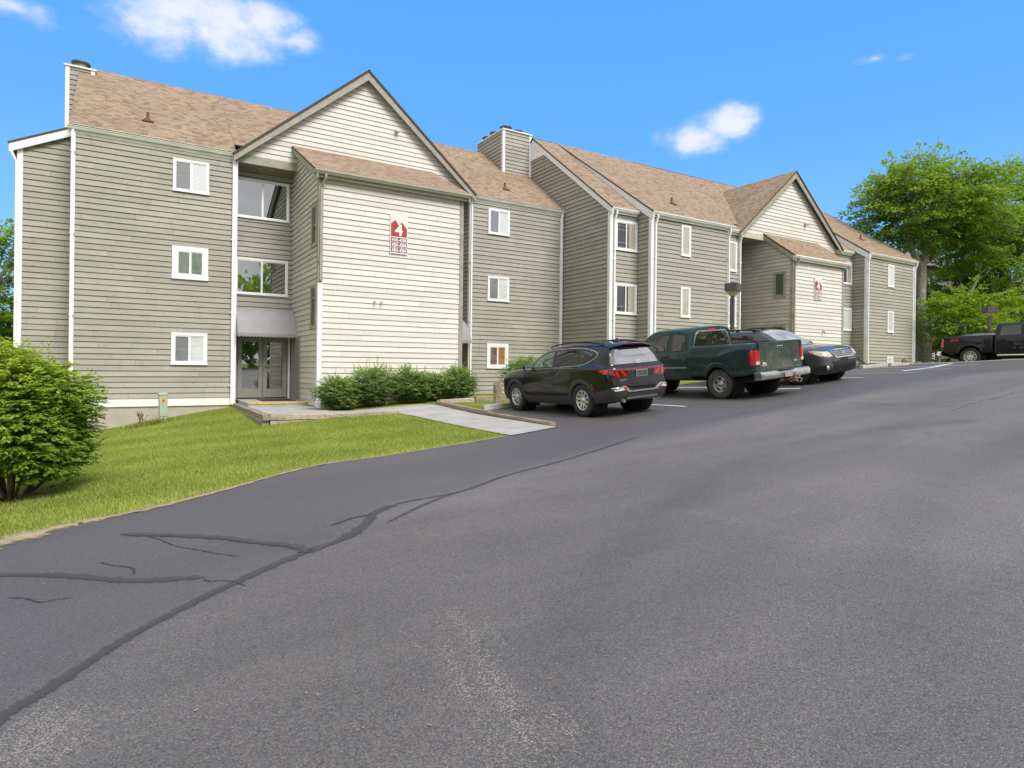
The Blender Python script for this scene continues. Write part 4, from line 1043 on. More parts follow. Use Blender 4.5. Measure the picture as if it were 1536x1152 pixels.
def wall_sign(x0, x1, z0, z1, y, rows, label):
    w_, h_ = x1 - x0, z1 - z0
    r = empty('number_sign', ((x0 + x1) / 2, y, z0), label=label, cat='sign')
    X = Matrix.Translation((x0, y, z0)) @ Matrix.Scale(w_ / .6, 4, (1, 0, 0)) @ Matrix.Scale(h_ / 1.25, 4, (0, 0, 1))
    V = lambda s, z, n=0: X @ Vector((s, -n, z))
    mb = MB(); mb.box(0, .6, -.03, -.004, 0, 1.25, M=X); part('panel', mb, M['sign_white'], r)
    mb = MB()
    for pts in (((.025, .555), (.285, .555), (.305, .84), (.335, .86), (.175, 1.085), (.025, .97)), ((.290, .555), (.575, .555), (.575, .83), (.395, 1.035), (.315, .945), (.345, .865), (.31, .84))):
        mb.poly([V(a, b, .034) for a, b in pts])
    part('house_emblem', mb, M['sign_red'], r)
    mb = MB()
    for i in range(3): mb.poly([V(a, b, .034) for a, b in ((.025, .375 - i * .165), (.575, .375 - i * .165), (.575, .52 - i * .165), (.025, .52 - i * .165))])
    part('number_plate', mb, M['sign_dark'], r)
    mb = MB()
    T = lambda s, z: X @ Matrix.Translation((s, -.038, z)) @ Matrix.Rotation(R(90), 4, 'X')
    text_mesh(mb, '4', .50, T(.30, .60), width=.27, bold=.012)
    for i, s in enumerate(rows): text_mesh(mb, s, .155, T(.30, .395 - i * .165), width=.50, bold=.006)
    part('lettering', mb, M['letter'], r)
    return r
wall_sign(7.25, 7.85, 3.68, 4.94, YB - .028, ('4101-4104', '4201-4204', '4301-4304'), 'large white and maroon number sign on the nearer cream stair tower')
wall_sign(27.7, 28.28, 3.40, 4.46, YBB - .028, ('4105-4108', '4205-4208', '4305-4308'), 'small looking number sign on the farther cream stair tower behind the cars')

# ---------------- grey building far behind the trees
M['grey_roof'] = simple('grey_shingles', (0.16, 0.165, 0.175), 0.9, var=0.2, nscale=5)
C_ = empty('apartment_building', (58, 27, .3), label='distant grey building mostly hidden behind the big green tree at the right', cat='building')
M['grey_siding'] = siding_mat('grey_siding', (0.20, 0.21, 0.215), (0.12, 0.125, 0.125), EXPO, 0.3)
wall(C_, (0, 26), *FR, [rect(52, 74, -1.5, 8.8)], 'grey_siding'); wall(C_, (52, 0), *LF, [[(26, -1.5), (38, -1.5), (38, 8.8), (32, 12.0), (26, 8.8)]], 'grey_siding')
wall(C_, (74, 0), *RT, [[(26, -1.5), (38, -1.5), (38, 8.8), (32, 12.0), (26, 8.8)]], 'grey_siding'); wall(C_, (0, 38), *BK, [rect(52, 74, -1.5, 8.8)], 'grey_siding')
roof(C_, [((51.7, 25.6, 8.7), (74.3, 25.6, 8.7), (74.3, 32, 12.2), (51.7, 32, 12.2)), ((74.3, 38.4, 8.7), (51.7, 38.4, 8.7), (51.7, 32.002, 12.2), (74.3, 32.002, 12.2))], 'roof', 'grey_roof')
for x in (56, 60, 65, 70):
    for z in (.6, 3.4, 6.2): window(C_, (0, 26), FR, x, x + 1.1, z, z + 1.25, 'slats', .08)
# ------------------------------------------------------------------ entry pad, walk, timbers
M['walk'] = simple('walk_concrete', (0.375, 0.36, 0.34), 0.9, var=0.14, nscale=1.6, bump=0.25, bscale=90)
def wood_mat(name, a, b):
    m = NT(name); o = m.obj()
    g = m.noise(m.mapping(o, (3, 3, 14)), 3, 5, 0.65); g2 = m.noise(o, 9, 5, 0.7)
    c = m.mix(g, a, b); c = m.mix(m.math('MULTIPLY', m.ramp(g2, [(0.5, (0, 0, 0)), (0.72, (1, 1, 1))]), 0.75), c, (0.06, 0.045, 0.035))
    m.bsdf(c, 0.9, spec=0.15, normal=m.bump(m.math('ADD', g, g2), 0.7, 0.02)); return m.mat
M['timber'] = wood_mat('weathered_timber', (0.24, 0.185, 0.13), (0.42, 0.35, 0.27))
M['timber_pale'] = wood_mat('pale_timber', (0.36, 0.29, 0.21), (0.56, 0.48, 0.39))
def walk_z(x, y):
    t_ = np.clip((x - 4.9) / 1.5, 0, 1); t_ = t_ * t_ * (3 - 2 * t_)
    t_ = np.where(y < 15.6, 1.0, t_)
    return (1 - t_) * -1.275 + t_ * (H(x, y) + 0.014)
walk_poly = [(3.18, 17.2), (4.6, 16.95), (5.6, 16.55), (6.2, 16.0), (6.3, 15), (6.22, 12.5), tuple(np.array(EDGE_S[-1]) + (0.0, -.02)), (WALK_END[0] - .02, WALK_END[1] - .03), (7.48, 13.0), (7.68, 16.6), (7.5, 17.3), (6.2, 17.55), (4.95, 17.9), (4.98, 20.62), (3.18, 20.62)]
P, Fc = grid_in_poly(walk_poly, 0.3)
me = bpy.data.meshes.new('walkway'); me.from_pydata([(a, b, c) for (a, b), c in zip(P, walk_z(P[:, 0], P[:, 1]))], [], [tuple(f) for f in Fc]); me.materials.append(M['walk'])
tag(link('walkway', me), kind='structure')
mb = MB()
for (a, b) in (((6.25, 13.6), (7.5, 13.55)), ((6.2, 11.7), (7.43, 11.65)), ((6.3, 15.6), (7.62, 16.0))):
    z0_, z1_ = float(walk_z(np.array([a[0]]), np.array([a[1]]))[0]) + .004, float(walk_z(np.array([b[0]]), np.array([b[1]]))[0]) + .004
    mb.poly([(a[0], a[1] - .012, z0_), (b[0], b[1] - .012, z1_), (b[0], b[1] + .012, z1_), (a[0], a[1] + .012, z0_)])
tag(mb.build('walkway_joint', M['crack']), kind='structure')
ep = empty('entry_step', (4.0, 21.9, -1.4), label='raised concrete entry landing with a yellow painted front edge under the awning', cat='step')
mb = MB(); mb.box(3.19, 4.97, 20.62, 23.1, -1.6, -1.165, bev=.012); part('slab', mb, M['walk'], ep)
mb = MB(); mb.box(3.2, 4.96, 20.60, 20.70, -1.215, -1.158, bev=.01); part('yellow_edge', mb, M['yellow'], ep)
mb = MB(); mb.box(3.75, 4.8, 21.35, 22.55, -1.163, -1.148, bev=.004); tag(mb.build('doormat', M['black']), 'black doormat lying on the entry landing in front of the glass doors', 'doormat')

def beam(name, a, b, wdt, hgt, mat, label, za=None, zb=None, group=None, lift=0.0):
    a = Vector((*a, h1(*a) if za is None else za)); b = Vector((*b, h1(*b) if zb is None else zb))
    d = b - a; L = d.length; q = d.to_track_quat('X', 'Z')
    bm = bmesh.new(); n = max(2, int(L / .35))
    rs = random.Random(hash(label) % 1000 if False else len(label))
    prof = [(-.5, .05), (-.42, 0), (.42, 0), (.5, .06), (.5, .92), (.4, 1), (-.4, 1), (-.5, .9)]
    V = []
    for i in range(n + 1):
        for s, t_ in prof:
            V.append(Vector((L * i / n, s * wdt + rs.uniform(-.008, .008), t_ * hgt + rs.uniform(-.01, .01) + lift)))
    mb = MB(); k = len(prof)
    mb.mesh(V, [(i * k + j, i * k + (j + 1) % k, (i + 1) * k + (j + 1) % k, (i + 1) * k + j) for i in range(n) for j in range(k)])
    mb.poly(V[:k][::-1]); mb.poly(V[-k:])
    o = mb.build(name, mat); o.location = a; o.rotation_mode = 'QUATERNION'; o.rotation_quaternion = q
    return tag(o, label, 'timber', group)
beam('landscape_timber', (3.10, 22.42), (3.10, 17.05), .17, .15, M['timber'], 'weathered upper timber along the left edge of the entry pad', -1.42, -1.43, 'timbers edging the walk')
beam('landscape_timber', (3.08, 22.0), (3.08, 17.12), .17, .17, M['timber'], 'lower timber half sunk in grass at the left edge of the entry pad', -1.58, -1.60, 'timbers edging the walk')
beam('landscape_timber', (3.20, 17.10), (4.75, 16.86), .14, .14, M['timber_pale'], 'pale timber facing the front of the entry pad above the lawn', -1.42, -1.42, 'timbers edging the walk')
beam('landscape_timber', (3.20, 17.12), (4.85, 16.86), .14, .17, M['timber_pale'], 'lower pale timber under the front edge of the entry pad', -1.60, -1.56, 'timbers edging the walk')
beam('landscape_timber', (4.78, 16.85), (6.25, 15.93), .13, .15, M['timber_pale'], 'pale timber that sinks into the lawn where the walk bends', -1.42, -1.33, 'timbers edging the walk')
beam('landscape_timber', (7.78, 16.75), (7.62, 13.4), .13, .11, M['timber'], 'timber curb beside the walk, the half nearer the shrubs', None, None, 'timbers edging the walk')
beam('landscape_timber', (7.61, 13.36), (7.43, 10.45), .12, .07, M['timber'], 'timber curb beside the walk, the half ending at the asphalt', None, None, 'timbers edging the walk', .01)
beam('landscape_timber', (7.9, 16.95), (9.2, 17.25), .14, .13, M['timber_pale'], 'short timber behind the small grass patch near the end shrub', None, None, 'timbers edging the walk')
beam('landscape_timber', (9.4, 17.5), (10.9, 17.7), .15, .16, M['timber'], 'timber on the grass behind the wooden post', None, None, 'timbers edging the walk')
def post(x, y, hgt, w_, label, group=None):
    mb = MB(); rs = random.Random(int(x * 10)); V = []; n = 8; pr = []
    for i, z in enumerate((-.15, .0, hgt * .5, hgt * .85, hgt)):
        for k in range(n):
            a = 2 * math.pi * k / n + .4; c = max(abs(math.cos(a)), abs(math.sin(a)))
            r = w_ / 2 / c * (.93 if i == 4 else 1)
            V.append(Vector((r * math.cos(a) + rs.uniform(-.01, .01), r * math.sin(a) + rs.uniform(-.01, .01), z + (rs.uniform(-.04, .03) if i == 4 else 0))))
    mb.mesh(V, [(i * n + k, i * n + (k + 1) % n, (i + 1) * n + (k + 1) % n, (i + 1) * n + k) for i in range(4) for k in range(n)])
    mb.poly(V[-n:])
    o = mb.build('wooden_post', M['timber']); o.location = (x, y, h1(x, y)); o.rotation_euler = (0.02, -.03, .3)
    return tag(o, label, 'post', group)
post(9.35, 16.0, .66, .24, 'weathered square wooden post beside the nose of the black car')
post(31.55, 15.6, .42, .30, 'short wooden stump post at the right corner of the farther building', 'short posts by the farther corner')
post(32.9, 15.7, .36, .28, 'short pale stump post in front of the big tree trunk', 'short posts by the farther corner')
M['stop'] = simple('wheel_stop_concrete', (0.47, 0.44, 0.40), 0.9, var=0.15, bump=0.2)
for (x0, x1, y, lb) in ((8.1, 9.9, 14.62, 'concrete wheel stop in front of the black car'), (26.4, 28.3, 14.8, 'pale wheel stop by the black railing, left one'), (28.7, 30.2, 14.85, 'pale wheel stop by the black railing, right one')):
    o = beam('wheel_stop', (x0, y), (x1, y), .16, .13, M['stop'], lb, None, None, 'wheel stops'); o['category'] = 'wheel stop'
mb = MB(); ys = np.linspace(14.75, -14, 60)
for a, b in zip(ys[:-1], ys[1:]):
    za, zb = h1(30.38, a), h1(30.38, b)
    mb.mesh([(30.38, a, za - .05), (30.38, a, za + .075), (30.40, a, za + .09), (30.56, a, za + .09), (30.56, a, za - .3), (30.38, b, zb - .05), (30.38, b, zb + .075), (30.40, b, zb + .09), (30.56, b, zb + .09), (30.56, b, zb - .3)],
            [(i, i + 1, i + 6, i + 5) for i in range(4)])
tag(mb.build('curb', M['stop']), kind='structure')
# black railing down to the lower level
rl = empty('railing', (31, 16.3, 0), label='low black metal railing in front of the farther building corner', cat='railing')
mb = MB()
mb.tube([(28.5, 16.3, .72), (29.4, 16.3, .37), (33.1, 16.3, .40)], .03, 8); part('rail', mb, M['black_metal'], rl); mb = MB(); mb.tube([(29.4, 16.3, -.5), (33.1, 16.3, -.5)], .02, 6)
part('rail', mb, M['black_metal'], rl)
for i in range(31):
    x = 29.4 + 3.7 * i / 30; mb = MB(); mb.box(x - .012, x + .012, 16.288, 16.312, -.6, .36); part('baluster', mb, M['black_metal'], rl)
mb = MB(); mb.box(28.48, 28.54, 16.27, 16.33, -.3, .72); part('newel', mb, M['black_metal'], rl)
# utility pedestal
px_, py_ = .98, 21.65; pz = h1(px_, py_)
up_ = empty('utility_pedestal', (px_, py_, pz), (0.0, -.035, .12), label='pale green utility pedestal with an orange sticker standing on the lawn', cat='utility box')
M['pedestal'] = simple('pale_green_plastic', (0.40, 0.455, 0.375), 0.55, var=0.06)
M['sticker'] = simple('orange_sticker', (0.75, 0.33, 0.03), 0.5)
mb = MB(); mb.box(-.115, .115, -.10, .10, -.1, .13, bev=.012); mb.box(-.11, .11, -.095, .095, .145, .78, bev=.014); mb.box(-.125, .125, -.11, .11, .775, .85, bev=.02); mb.build('housing', M['pedestal'], up_)
mb = MB(); mb.box(-.045, .045, -.0975, -.0945, .54, .70); mb.build('sticker', M['sticker'], up_)
mb = MB(); mb.box(-.025, .025, -.0985, -.0975, .62, .645); mb.box(-.025, .025, -.0985, -.0975, .59, .605); mb.build('sticker_print', M['black_metal'], up_)
# lamp posts
M['lamp_box'] = simple('bronze_lamp_housing', (0.085, 0.075, 0.078), 0.45, 0.2, var=0.1)
M['lamp_lens'] = simple('yellowed_lamp_lens', (0.46, 0.41, 0.25), 0.35, var=0.1)
def lamp_post(x, y, ztop, w_, rot, label):
    zb = h1(x, y); r = empty('street_lamp', (x, y, zb), (0, 0, rot), label=label, cat='lamp post', group='parking lot lamps')
    ht = ztop - zb; mb = MB(); mb.box(-.06, .06, -.06, .06, -.2, ht - .45); mb.box(-.11, .11, -.11, .11, -.05, .06); mb.build('pole', M['lamp_box'], r)
    mb = MB(); mb.box(-w_ / 2, w_ / 2, -w_ / 2, w_ / 2, ht - .30, ht, bev=.012); mb.build('lamp_head', M['lamp_box'], r)
    mb = MB(); a, b = w_ / 2 - .03, .075
    T_ = [(-a, -a, ht - .302), (a, -a, ht - .302), (a, a, ht - .302), (-a, a, ht - .302)]; B_ = [(-b, -b, ht - .47), (b, -b, ht - .47), (b, b, ht - .47), (-b, b, ht - .47)]
    for i in range(4): mb.poly([T_[i], T_[(i + 1) % 4], B_[(i + 1) % 4], B_[i]])
    mb.poly(B_); mb.build('lens', M['lamp_lens'], r)
lamp_post(19.2, 15.6, 3.24, .46, R(20), 'bronze square-headed lamp post between the green pickup and the buildings')
lamp_post(38.0, 14.7, 3.42, .50, R(-35), 'square-headed lamp post standing in front of the trees at the right')

# ------------------------------------------------------------------ vegetation
def tri_soup(name, V, tint, mat, parent=None, loc=None):
    """V: (n, k, 3) array of n polygons with k corners; tint per polygon"""
    n, k, _ = V.shape
    me = bpy.data.meshes.new(name)
    me.vertices.add(n * k); me.vertices.foreach_set('co', V.astype(np.float32).ravel())
    me.loops.add(n * k); me.loops.foreach_set('vertex_index', np.arange(n * k, dtype=np.int32))
    me.polygons.add(n); me.polygons.foreach_set('loop_start', np.arange(0, n * k, k, dtype=np.int32))
    at = me.attributes.new('tint', 'FLOAT', 'FACE'); at.data.foreach_set('value', np.clip(tint, 0, 1).astype(np.float32))
    me.materials.append(mat); me.update(calc_edges=True)
    return link(name, me, parent, loc)
def unit(a): return a / (np.linalg.norm(a, axis=-1, keepdims=True) + 1e-9)
def leaves(P, D, N, L, W, tint, fold=0.18):
    """folded two-triangle leaves: P base, D direction, N upper side"""
    D = unit(D); S = unit(np.cross(D, N)); N = np.cross(S, D)
    L = L[:, None]; W = W[:, None]
    a = P; c = P + D * L; l_ = P + D * L * .45 + S * W * .5 + N * W * fold; r_ = P + D * L * .45 - S * W * .5 + N * W * fold
    V = np.stack([np.stack([a, l_, c], 1), np.stack([a, c, r_], 1)], 1).reshape(-1, 3, 3)
    return V, np.repeat(tint, 2)

M['grass'] = leaf_mat('grass_blades', (0.10, 0.15, 0.018), (0.33, 0.40, 0.068), (0.60, 0.63, 0.19), 0.4)
def grass():
    polys = []
    n = 700000
    x = nrs.uniform(-4.6, 8.1, n); y = nrs.uniform(6.2, 22.5, n)
    keep = nrs.rand(n) < np.clip(1.25 - (y - 8) / 17, .35, 1)
    keep &= ~inside(asph_poly, x, y)
    ex, ey = np.array(EDGE_S).T
    keep &= ~inside(walk_poly, x, y)
    keep &= ~((x > 3.0) & (x < 5.0) & (y > 17.0)) & ~((x > 4.3) & (y > 17.6))
    keep &= ~((x > 7.5) & (y < 15.6))
    x, y = x[keep], y[keep]
    d = np.full(len(x), 9.0)
    for a, b in zip(ex, ey): d = np.minimum(d, np.hypot(x - a, y - b))
    bush = np.hypot(x + 1.4, y - 11.2)
    k2 = nrs.rand(len(x)) < np.clip((d - .05) / .2, 0.12, 1) * np.clip((bush - .35) / .5, .1, 1)
    x, y, d = x[k2], y[k2], d[k2]
    # second patch: little island by the timbers and strip by the buildings
    m = 26000
    x2 = nrs.uniform(7.95, 11.2, m); y2 = nrs.uniform(15.1, 18.4, m); x = np.r_[x, x2]; y = np.r_[y, y2]; d = np.r_[d, np.ones(m)]
    n = len(x); z = H(x, y)
    patch = np.sin(x * 2.1 + 1.3 * np.sin(y * 1.7)) * .5 + np.sin(y * 3.1 + x * .9) * .5 + nrs.randn(n) * .5
    h = nrs.uniform(.016, .036, n) * (1 + .22 * patch); w_ = nrs.uniform(.005, .010, n)
    az = nrs.uniform(0, 2 * np.pi, n); lean = nrs.uniform(.1, 1.6, n)
    s = np.c_[np.cos(az), np.sin(az), np.zeros(n)]; f = np.c_[-np.sin(az), np.cos(az), np.zeros(n)]
    P = np.c_[x, y, z - .012]
    V = np.stack([P - s * w_[:, None] / 2, P + s * w_[:, None] / 2, P + f * (h * lean)[:, None] + np.c_[np.zeros(n), np.zeros(n), h + .012]], 1)
    tint = .48 + .17 * patch + nrs.randn(n) * .16 + np.where(d < .3, .22, 0)
    tag(tri_soup('grass', V, tint, M['grass']), kind='stuff')
    print('grass blades', n)
grass()
M['clover'] = simple('clover_flower', (0.75, 0.74, 0.62), .8)
nc = 420; cx_ = nrs.uniform(-4, 6, nc); cy2 = nrs.uniform(8, 22, nc); kk = ~inside(asph_poly, cx_, cy2) & ~inside(walk_poly, cx_, cy2) & ~((cx_ > 3) & (cy2 > 16.9)); cx_, cy2 = cx_[kk], cy2[kk]; nc = len(cx_)
az = nrs.uniform(0, 6.28, nc)
V, tt = leaves(np.c_[cx_, cy2, H(cx_, cy2) + .035], np.c_[np.cos(az), np.sin(az), np.zeros(nc)], np.tile([0, 0, 1.0], (nc, 1)), nrs.uniform(.012, .024, nc), nrs.uniform(.012, .022, nc), np.ones(nc))
tag(tri_soup('clover', V, tt, M['clover']), kind='stuff')
# a few dandelion dots and fallen leaves on the asphalt
M['litter'] = simple('dry_leaf', (0.33, 0.22, 0.09), 0.8, var=0.3)
nl = 40; lp = [ground_at(nrs.uniform(0, 900), nrs.uniform(720, 1100)) for _ in range(nl)]; lp = np.array(lp)
az = nrs.uniform(0, 6.28, nl); D = np.c_[np.cos(az), np.sin(az), nrs.uniform(-.1, .25, nl)]
V, tt = leaves(np.c_[lp, H(lp[:, 0], lp[:, 1]) + .006], D, np.tile([0, 0, 1.0], (nl, 1)), nrs.uniform(.014, .032, nl), nrs.uniform(.008, .016, nl), np.ones(nl) * .5)
tag(tri_soup('leaf_litter', V, tt, M['litter']), kind='stuff')

def bark_mat(name, a, b):
    m = NT(name); o = m.obj(); n = m.noise(m.mapping(o, (6, 6, 1.2)), 3, 5, .65); p = m.noise(o, 7, 5, .7)
    c = m.mix(n, a, b); c = m.mix(m.math('MULTIPLY', m.ramp(p, [(.52, (0, 0, 0)), (.62, (1, 1, 1))]), .5), c, tuple(min(1, v * 1.8) for v in b))
    m.bsdf(c, .9, spec=.15, normal=m.bump(n, .8, .05)); return m.mat
M['bark'] = bark_mat('tree_bark', (0.24, 0.19, 0.15), (0.48, 0.42, 0.36))
M['stem'] = bark_mat('shrub_stem', (0.075, 0.055, 0.04), (0.17, 0.13, 0.10))
M['leaf_bush'] = leaf_mat('bright_shrub_leaves', (0.07, 0.155, 0.016), (0.24, 0.39, 0.04), (0.64, 0.70, 0.09), .45)
M['leaf_hedge'] = leaf_mat('evergreen_shrub_leaves', (0.055, 0.12, 0.03), (0.21, 0.36, 0.09), (0.55, 0.64, 0.22), .38)
M['leaf_tree'] = leaf_mat('tree_leaves', (0.09, 0.17, 0.03), (0.235, 0.385, 0.062), (0.50, 0.60, 0.11), .5)
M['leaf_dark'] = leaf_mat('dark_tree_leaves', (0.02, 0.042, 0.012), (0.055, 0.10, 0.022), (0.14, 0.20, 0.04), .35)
M['leaf_maple'] = leaf_mat('light_maple_leaves', (0.08, 0.16, 0.014), (0.24, 0.38, 0.035), (0.50, 0.60, 0.07), .47)

def sphere_dirs(n, rs, zmin=-1.0):
    z = rs.uniform(zmin, 1, n); a = rs.uniform(0, 2 * np.pi, n); r = np.sqrt(1 - z * z)
    return np.c_[r * np.cos(a), r * np.sin(a), z]
def lumpy(d, seed, amp=.12):
    return 1 + amp * (np.sin(d[:, 0] * 4.1 + seed) * np.cos(d[:, 1] * 3.7 + seed * 2) + np.sin(d[:, 2] * 5.3 + d[:, 0] * 3.1 + seed * 3) * .7 + np.sin(d[:, 1] * 8 + d[:, 2] * 7 + seed) * .45)

def shrub(name, loc, rad, height, ntw, nl, leaf, label, mat, seed, zmin=-.75, droop=.25, flat=1.0, sprig=0, group=None, clear=.22, cat='shrub'):
    rs = np.random.RandomState(seed); r = empty(name, loc, label=label, cat=cat, group=group)
    hh = (height - clear) / 2; cz = clear + hh
    d = sphere_dirs(ntw, rs, zmin); k = lumpy(d, seed) * rs.uniform(.80, 1.07, ntw) ** 1
    tip = d * k[:, None] * np.array([rad, rad, hh]) + np.array([0, 0, cz])
    tip[:, 2] = np.maximum(tip[:, 2], .05)
    out = unit(d * np.array([1, 1, .45 * flat]) + np.array([0, 0, .18]) + rs.randn(ntw, 3) * .16)
    tl = rs.uniform(.24, .42, ntw) * min(1, rad)
    P = []; D = []; N = []; T = []
    for j in range(nl):
        s = rs.rand(ntw); side = np.where(j % 2, 1.0, -1.0)
        base = tip - out * (tl * (1 - s))[:, None] - np.c_[np.zeros(ntw), np.zeros(ntw), droop * tl * (s ** 2) * .5]
        lat = unit(np.cross(out, np.array([0, 0, 1.0])) + 1e-6) * side
        dirv = unit(lat * rs.uniform(.5, 1.1, ntw)[:, None] + out * rs.uniform(.3, 1.1, ntw)[:, None] + np.c_[np.zeros((ntw, 2)), -droop * rs.uniform(.2, 1.6, ntw)] + rs.randn(ntw, 3) * .12)
        nn = unit(np.array([0, 0, 1.0]) + out * .45 + rs.randn(ntw, 3) * .28)
        P.append(base); D.append(dirv); N.append(nn)
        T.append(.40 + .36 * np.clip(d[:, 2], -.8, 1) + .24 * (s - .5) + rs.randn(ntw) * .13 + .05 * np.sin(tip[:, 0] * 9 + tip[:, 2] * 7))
    # inner foliage
    m = ntw * nl // 4; di = sphere_dirs(m, rs, zmin); pi = di * rs.uniform(.35, .82, m)[:, None] * np.array([rad, rad, hh]) + np.array([0, 0, cz])
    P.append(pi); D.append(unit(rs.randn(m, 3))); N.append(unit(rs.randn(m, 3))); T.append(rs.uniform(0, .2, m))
    if sprig:
        for _ in range(sprig):
            a = rs.uniform(0, 6.28); q = rs.uniform(0, .75) ** .5
            b = np.array([math.cos(a) * q * rad, math.sin(a) * q * rad, cz + hh * math.sqrt(max(0, 1 - q * q)) * .9]); hgt = rs.uniform(.12, .34)
            nn_ = 16; s = np.linspace(.1, 1, nn_); pp = b + np.c_[s * rs.uniform(-.08, .08), s * rs.uniform(-.08, .08), s * hgt]
            aa = np.arange(nn_) * 2.4
            P.append(pp); D.append(np.c_[np.cos(aa), np.sin(aa), np.full(nn_, .7)]); N.append(np.c_[-np.cos(aa) * .6, -np.sin(aa) * .6, np.full(nn_, 1.0)]); T.append(.62 + .3 * s + rs.randn(nn_) * .1)
    P = np.concatenate(P); D = np.concatenate(D); N = np.concatenate(N); T = np.concatenate(T); n = len(P)
    ok = P[:, 2] > .03; P, D, N, T = P[ok], D[ok], N[ok], T[ok]; n = len(P)
    V, tt = leaves(P, D, N, leaf * rs.uniform(.7, 1.25, n), leaf * rs.uniform(.36, .55, n), T)
    tri_soup('foliage', V, tt, mat, r)
    mb = MB()
    for i in range(max(7, int(16 * rad))):
        a = rs.uniform(0, 6.28); q = rs.uniform(.35, .8); b0 = np.array([math.cos(a), math.sin(a), 0]) * rs.uniform(.03, .16) * rad
        e = np.array([math.cos(a) * rad * q, math.sin(a) * rad * q, cz + hh * rs.uniform(-.5, .5)])
        mid = (b0 + e) / 2 + np.array([math.cos(a) * .12 * rad, math.sin(a) * .12 * rad, -.12 * hh])
        mb.tube([b0 - [0, 0, .05], mid, e], [.018 * rad + .006, .013 * rad + .004, .006], 6)
    mb.build('stem', M['stem'], r)
    return r
bx_, by_ = -1.36, 11.15
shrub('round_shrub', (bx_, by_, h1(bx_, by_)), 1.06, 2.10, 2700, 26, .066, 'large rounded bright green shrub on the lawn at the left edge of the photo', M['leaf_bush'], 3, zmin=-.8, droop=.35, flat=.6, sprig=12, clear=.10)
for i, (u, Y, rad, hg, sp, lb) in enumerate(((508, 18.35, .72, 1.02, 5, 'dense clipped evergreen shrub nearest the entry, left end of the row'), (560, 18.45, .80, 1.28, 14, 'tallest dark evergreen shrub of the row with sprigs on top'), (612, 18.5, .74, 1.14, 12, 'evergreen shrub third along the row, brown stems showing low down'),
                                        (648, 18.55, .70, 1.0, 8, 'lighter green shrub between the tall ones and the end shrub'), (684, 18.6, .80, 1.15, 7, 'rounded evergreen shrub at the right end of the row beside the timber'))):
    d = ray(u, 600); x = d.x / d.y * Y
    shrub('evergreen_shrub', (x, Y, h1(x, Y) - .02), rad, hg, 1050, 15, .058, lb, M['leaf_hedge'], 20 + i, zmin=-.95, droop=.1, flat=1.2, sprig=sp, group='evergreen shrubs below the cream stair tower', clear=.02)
x = 11.95; shrub('evergreen_shrub', (x, 18.4, h1(x, 18.4)), .95, 1.5, 900, 14, .065, 'green shrub behind the hood of the black car', M['leaf_hedge'], 31, zmin=-.9, droop=.15, flat=1.0, group=None, clear=.05)
# cut-back twig clump and weeds by the pedestal
tw = empty('bare_shrub', (.35, 21.2, h1(.35, 21.2)), label='small leafless cut-back shrub in front of the foundation', cat='shrub')
mb = MB(); rs = random.Random(5)
def twig(p, d, L, r, lev):
    q = p + d * L; mb.tube([p, (p + q) / 2 + Vector((rs.uniform(-1, 1), rs.uniform(-1, 1), 0)) * .02, q], [r, r * .85, r * .6], 5)
    if lev:
        for _ in range(3): twig(q, (d + Vector((rs.uniform(-1, 1), rs.uniform(-1, 1), rs.uniform(-.2, .5))) * .75).normalized(), L * rs.uniform(.5, .8), r * .65, lev - 1)
for k in range(4): twig(Vector((rs.uniform(-.05, .05), rs.uniform(-.05, .05), -.03)), Vector((rs.uniform(-.5, .5), rs.uniform(-.4, .4), 1)).normalized(), .22, .016, 2)
mb.build('stem', simple('red_brown_twig', (0.20, 0.11, 0.075), .8), tw)
rs2 = np.random.RandomState(2); n = 900; P = np.c_[rs2.normal(.62, .28, n), rs2.normal(21.25, .12, n), np.zeros(n)]; P[:, 2] = H(P[:, 0], P[:, 1]); az = rs2.uniform(0, 6.28, n)
V, tt = leaves(P, np.c_[np.cos(az) * .6, np.sin(az) * .6, np.ones(n)], np.c_[-np.cos(az), -np.sin(az), np.ones(n)], rs2.uniform(.08, .20, n), rs2.uniform(.012, .025, n), rs2.uniform(.3, .75, n))
tag(tri_soup('weeds', V, tt, M['grass']), kind='stuff')

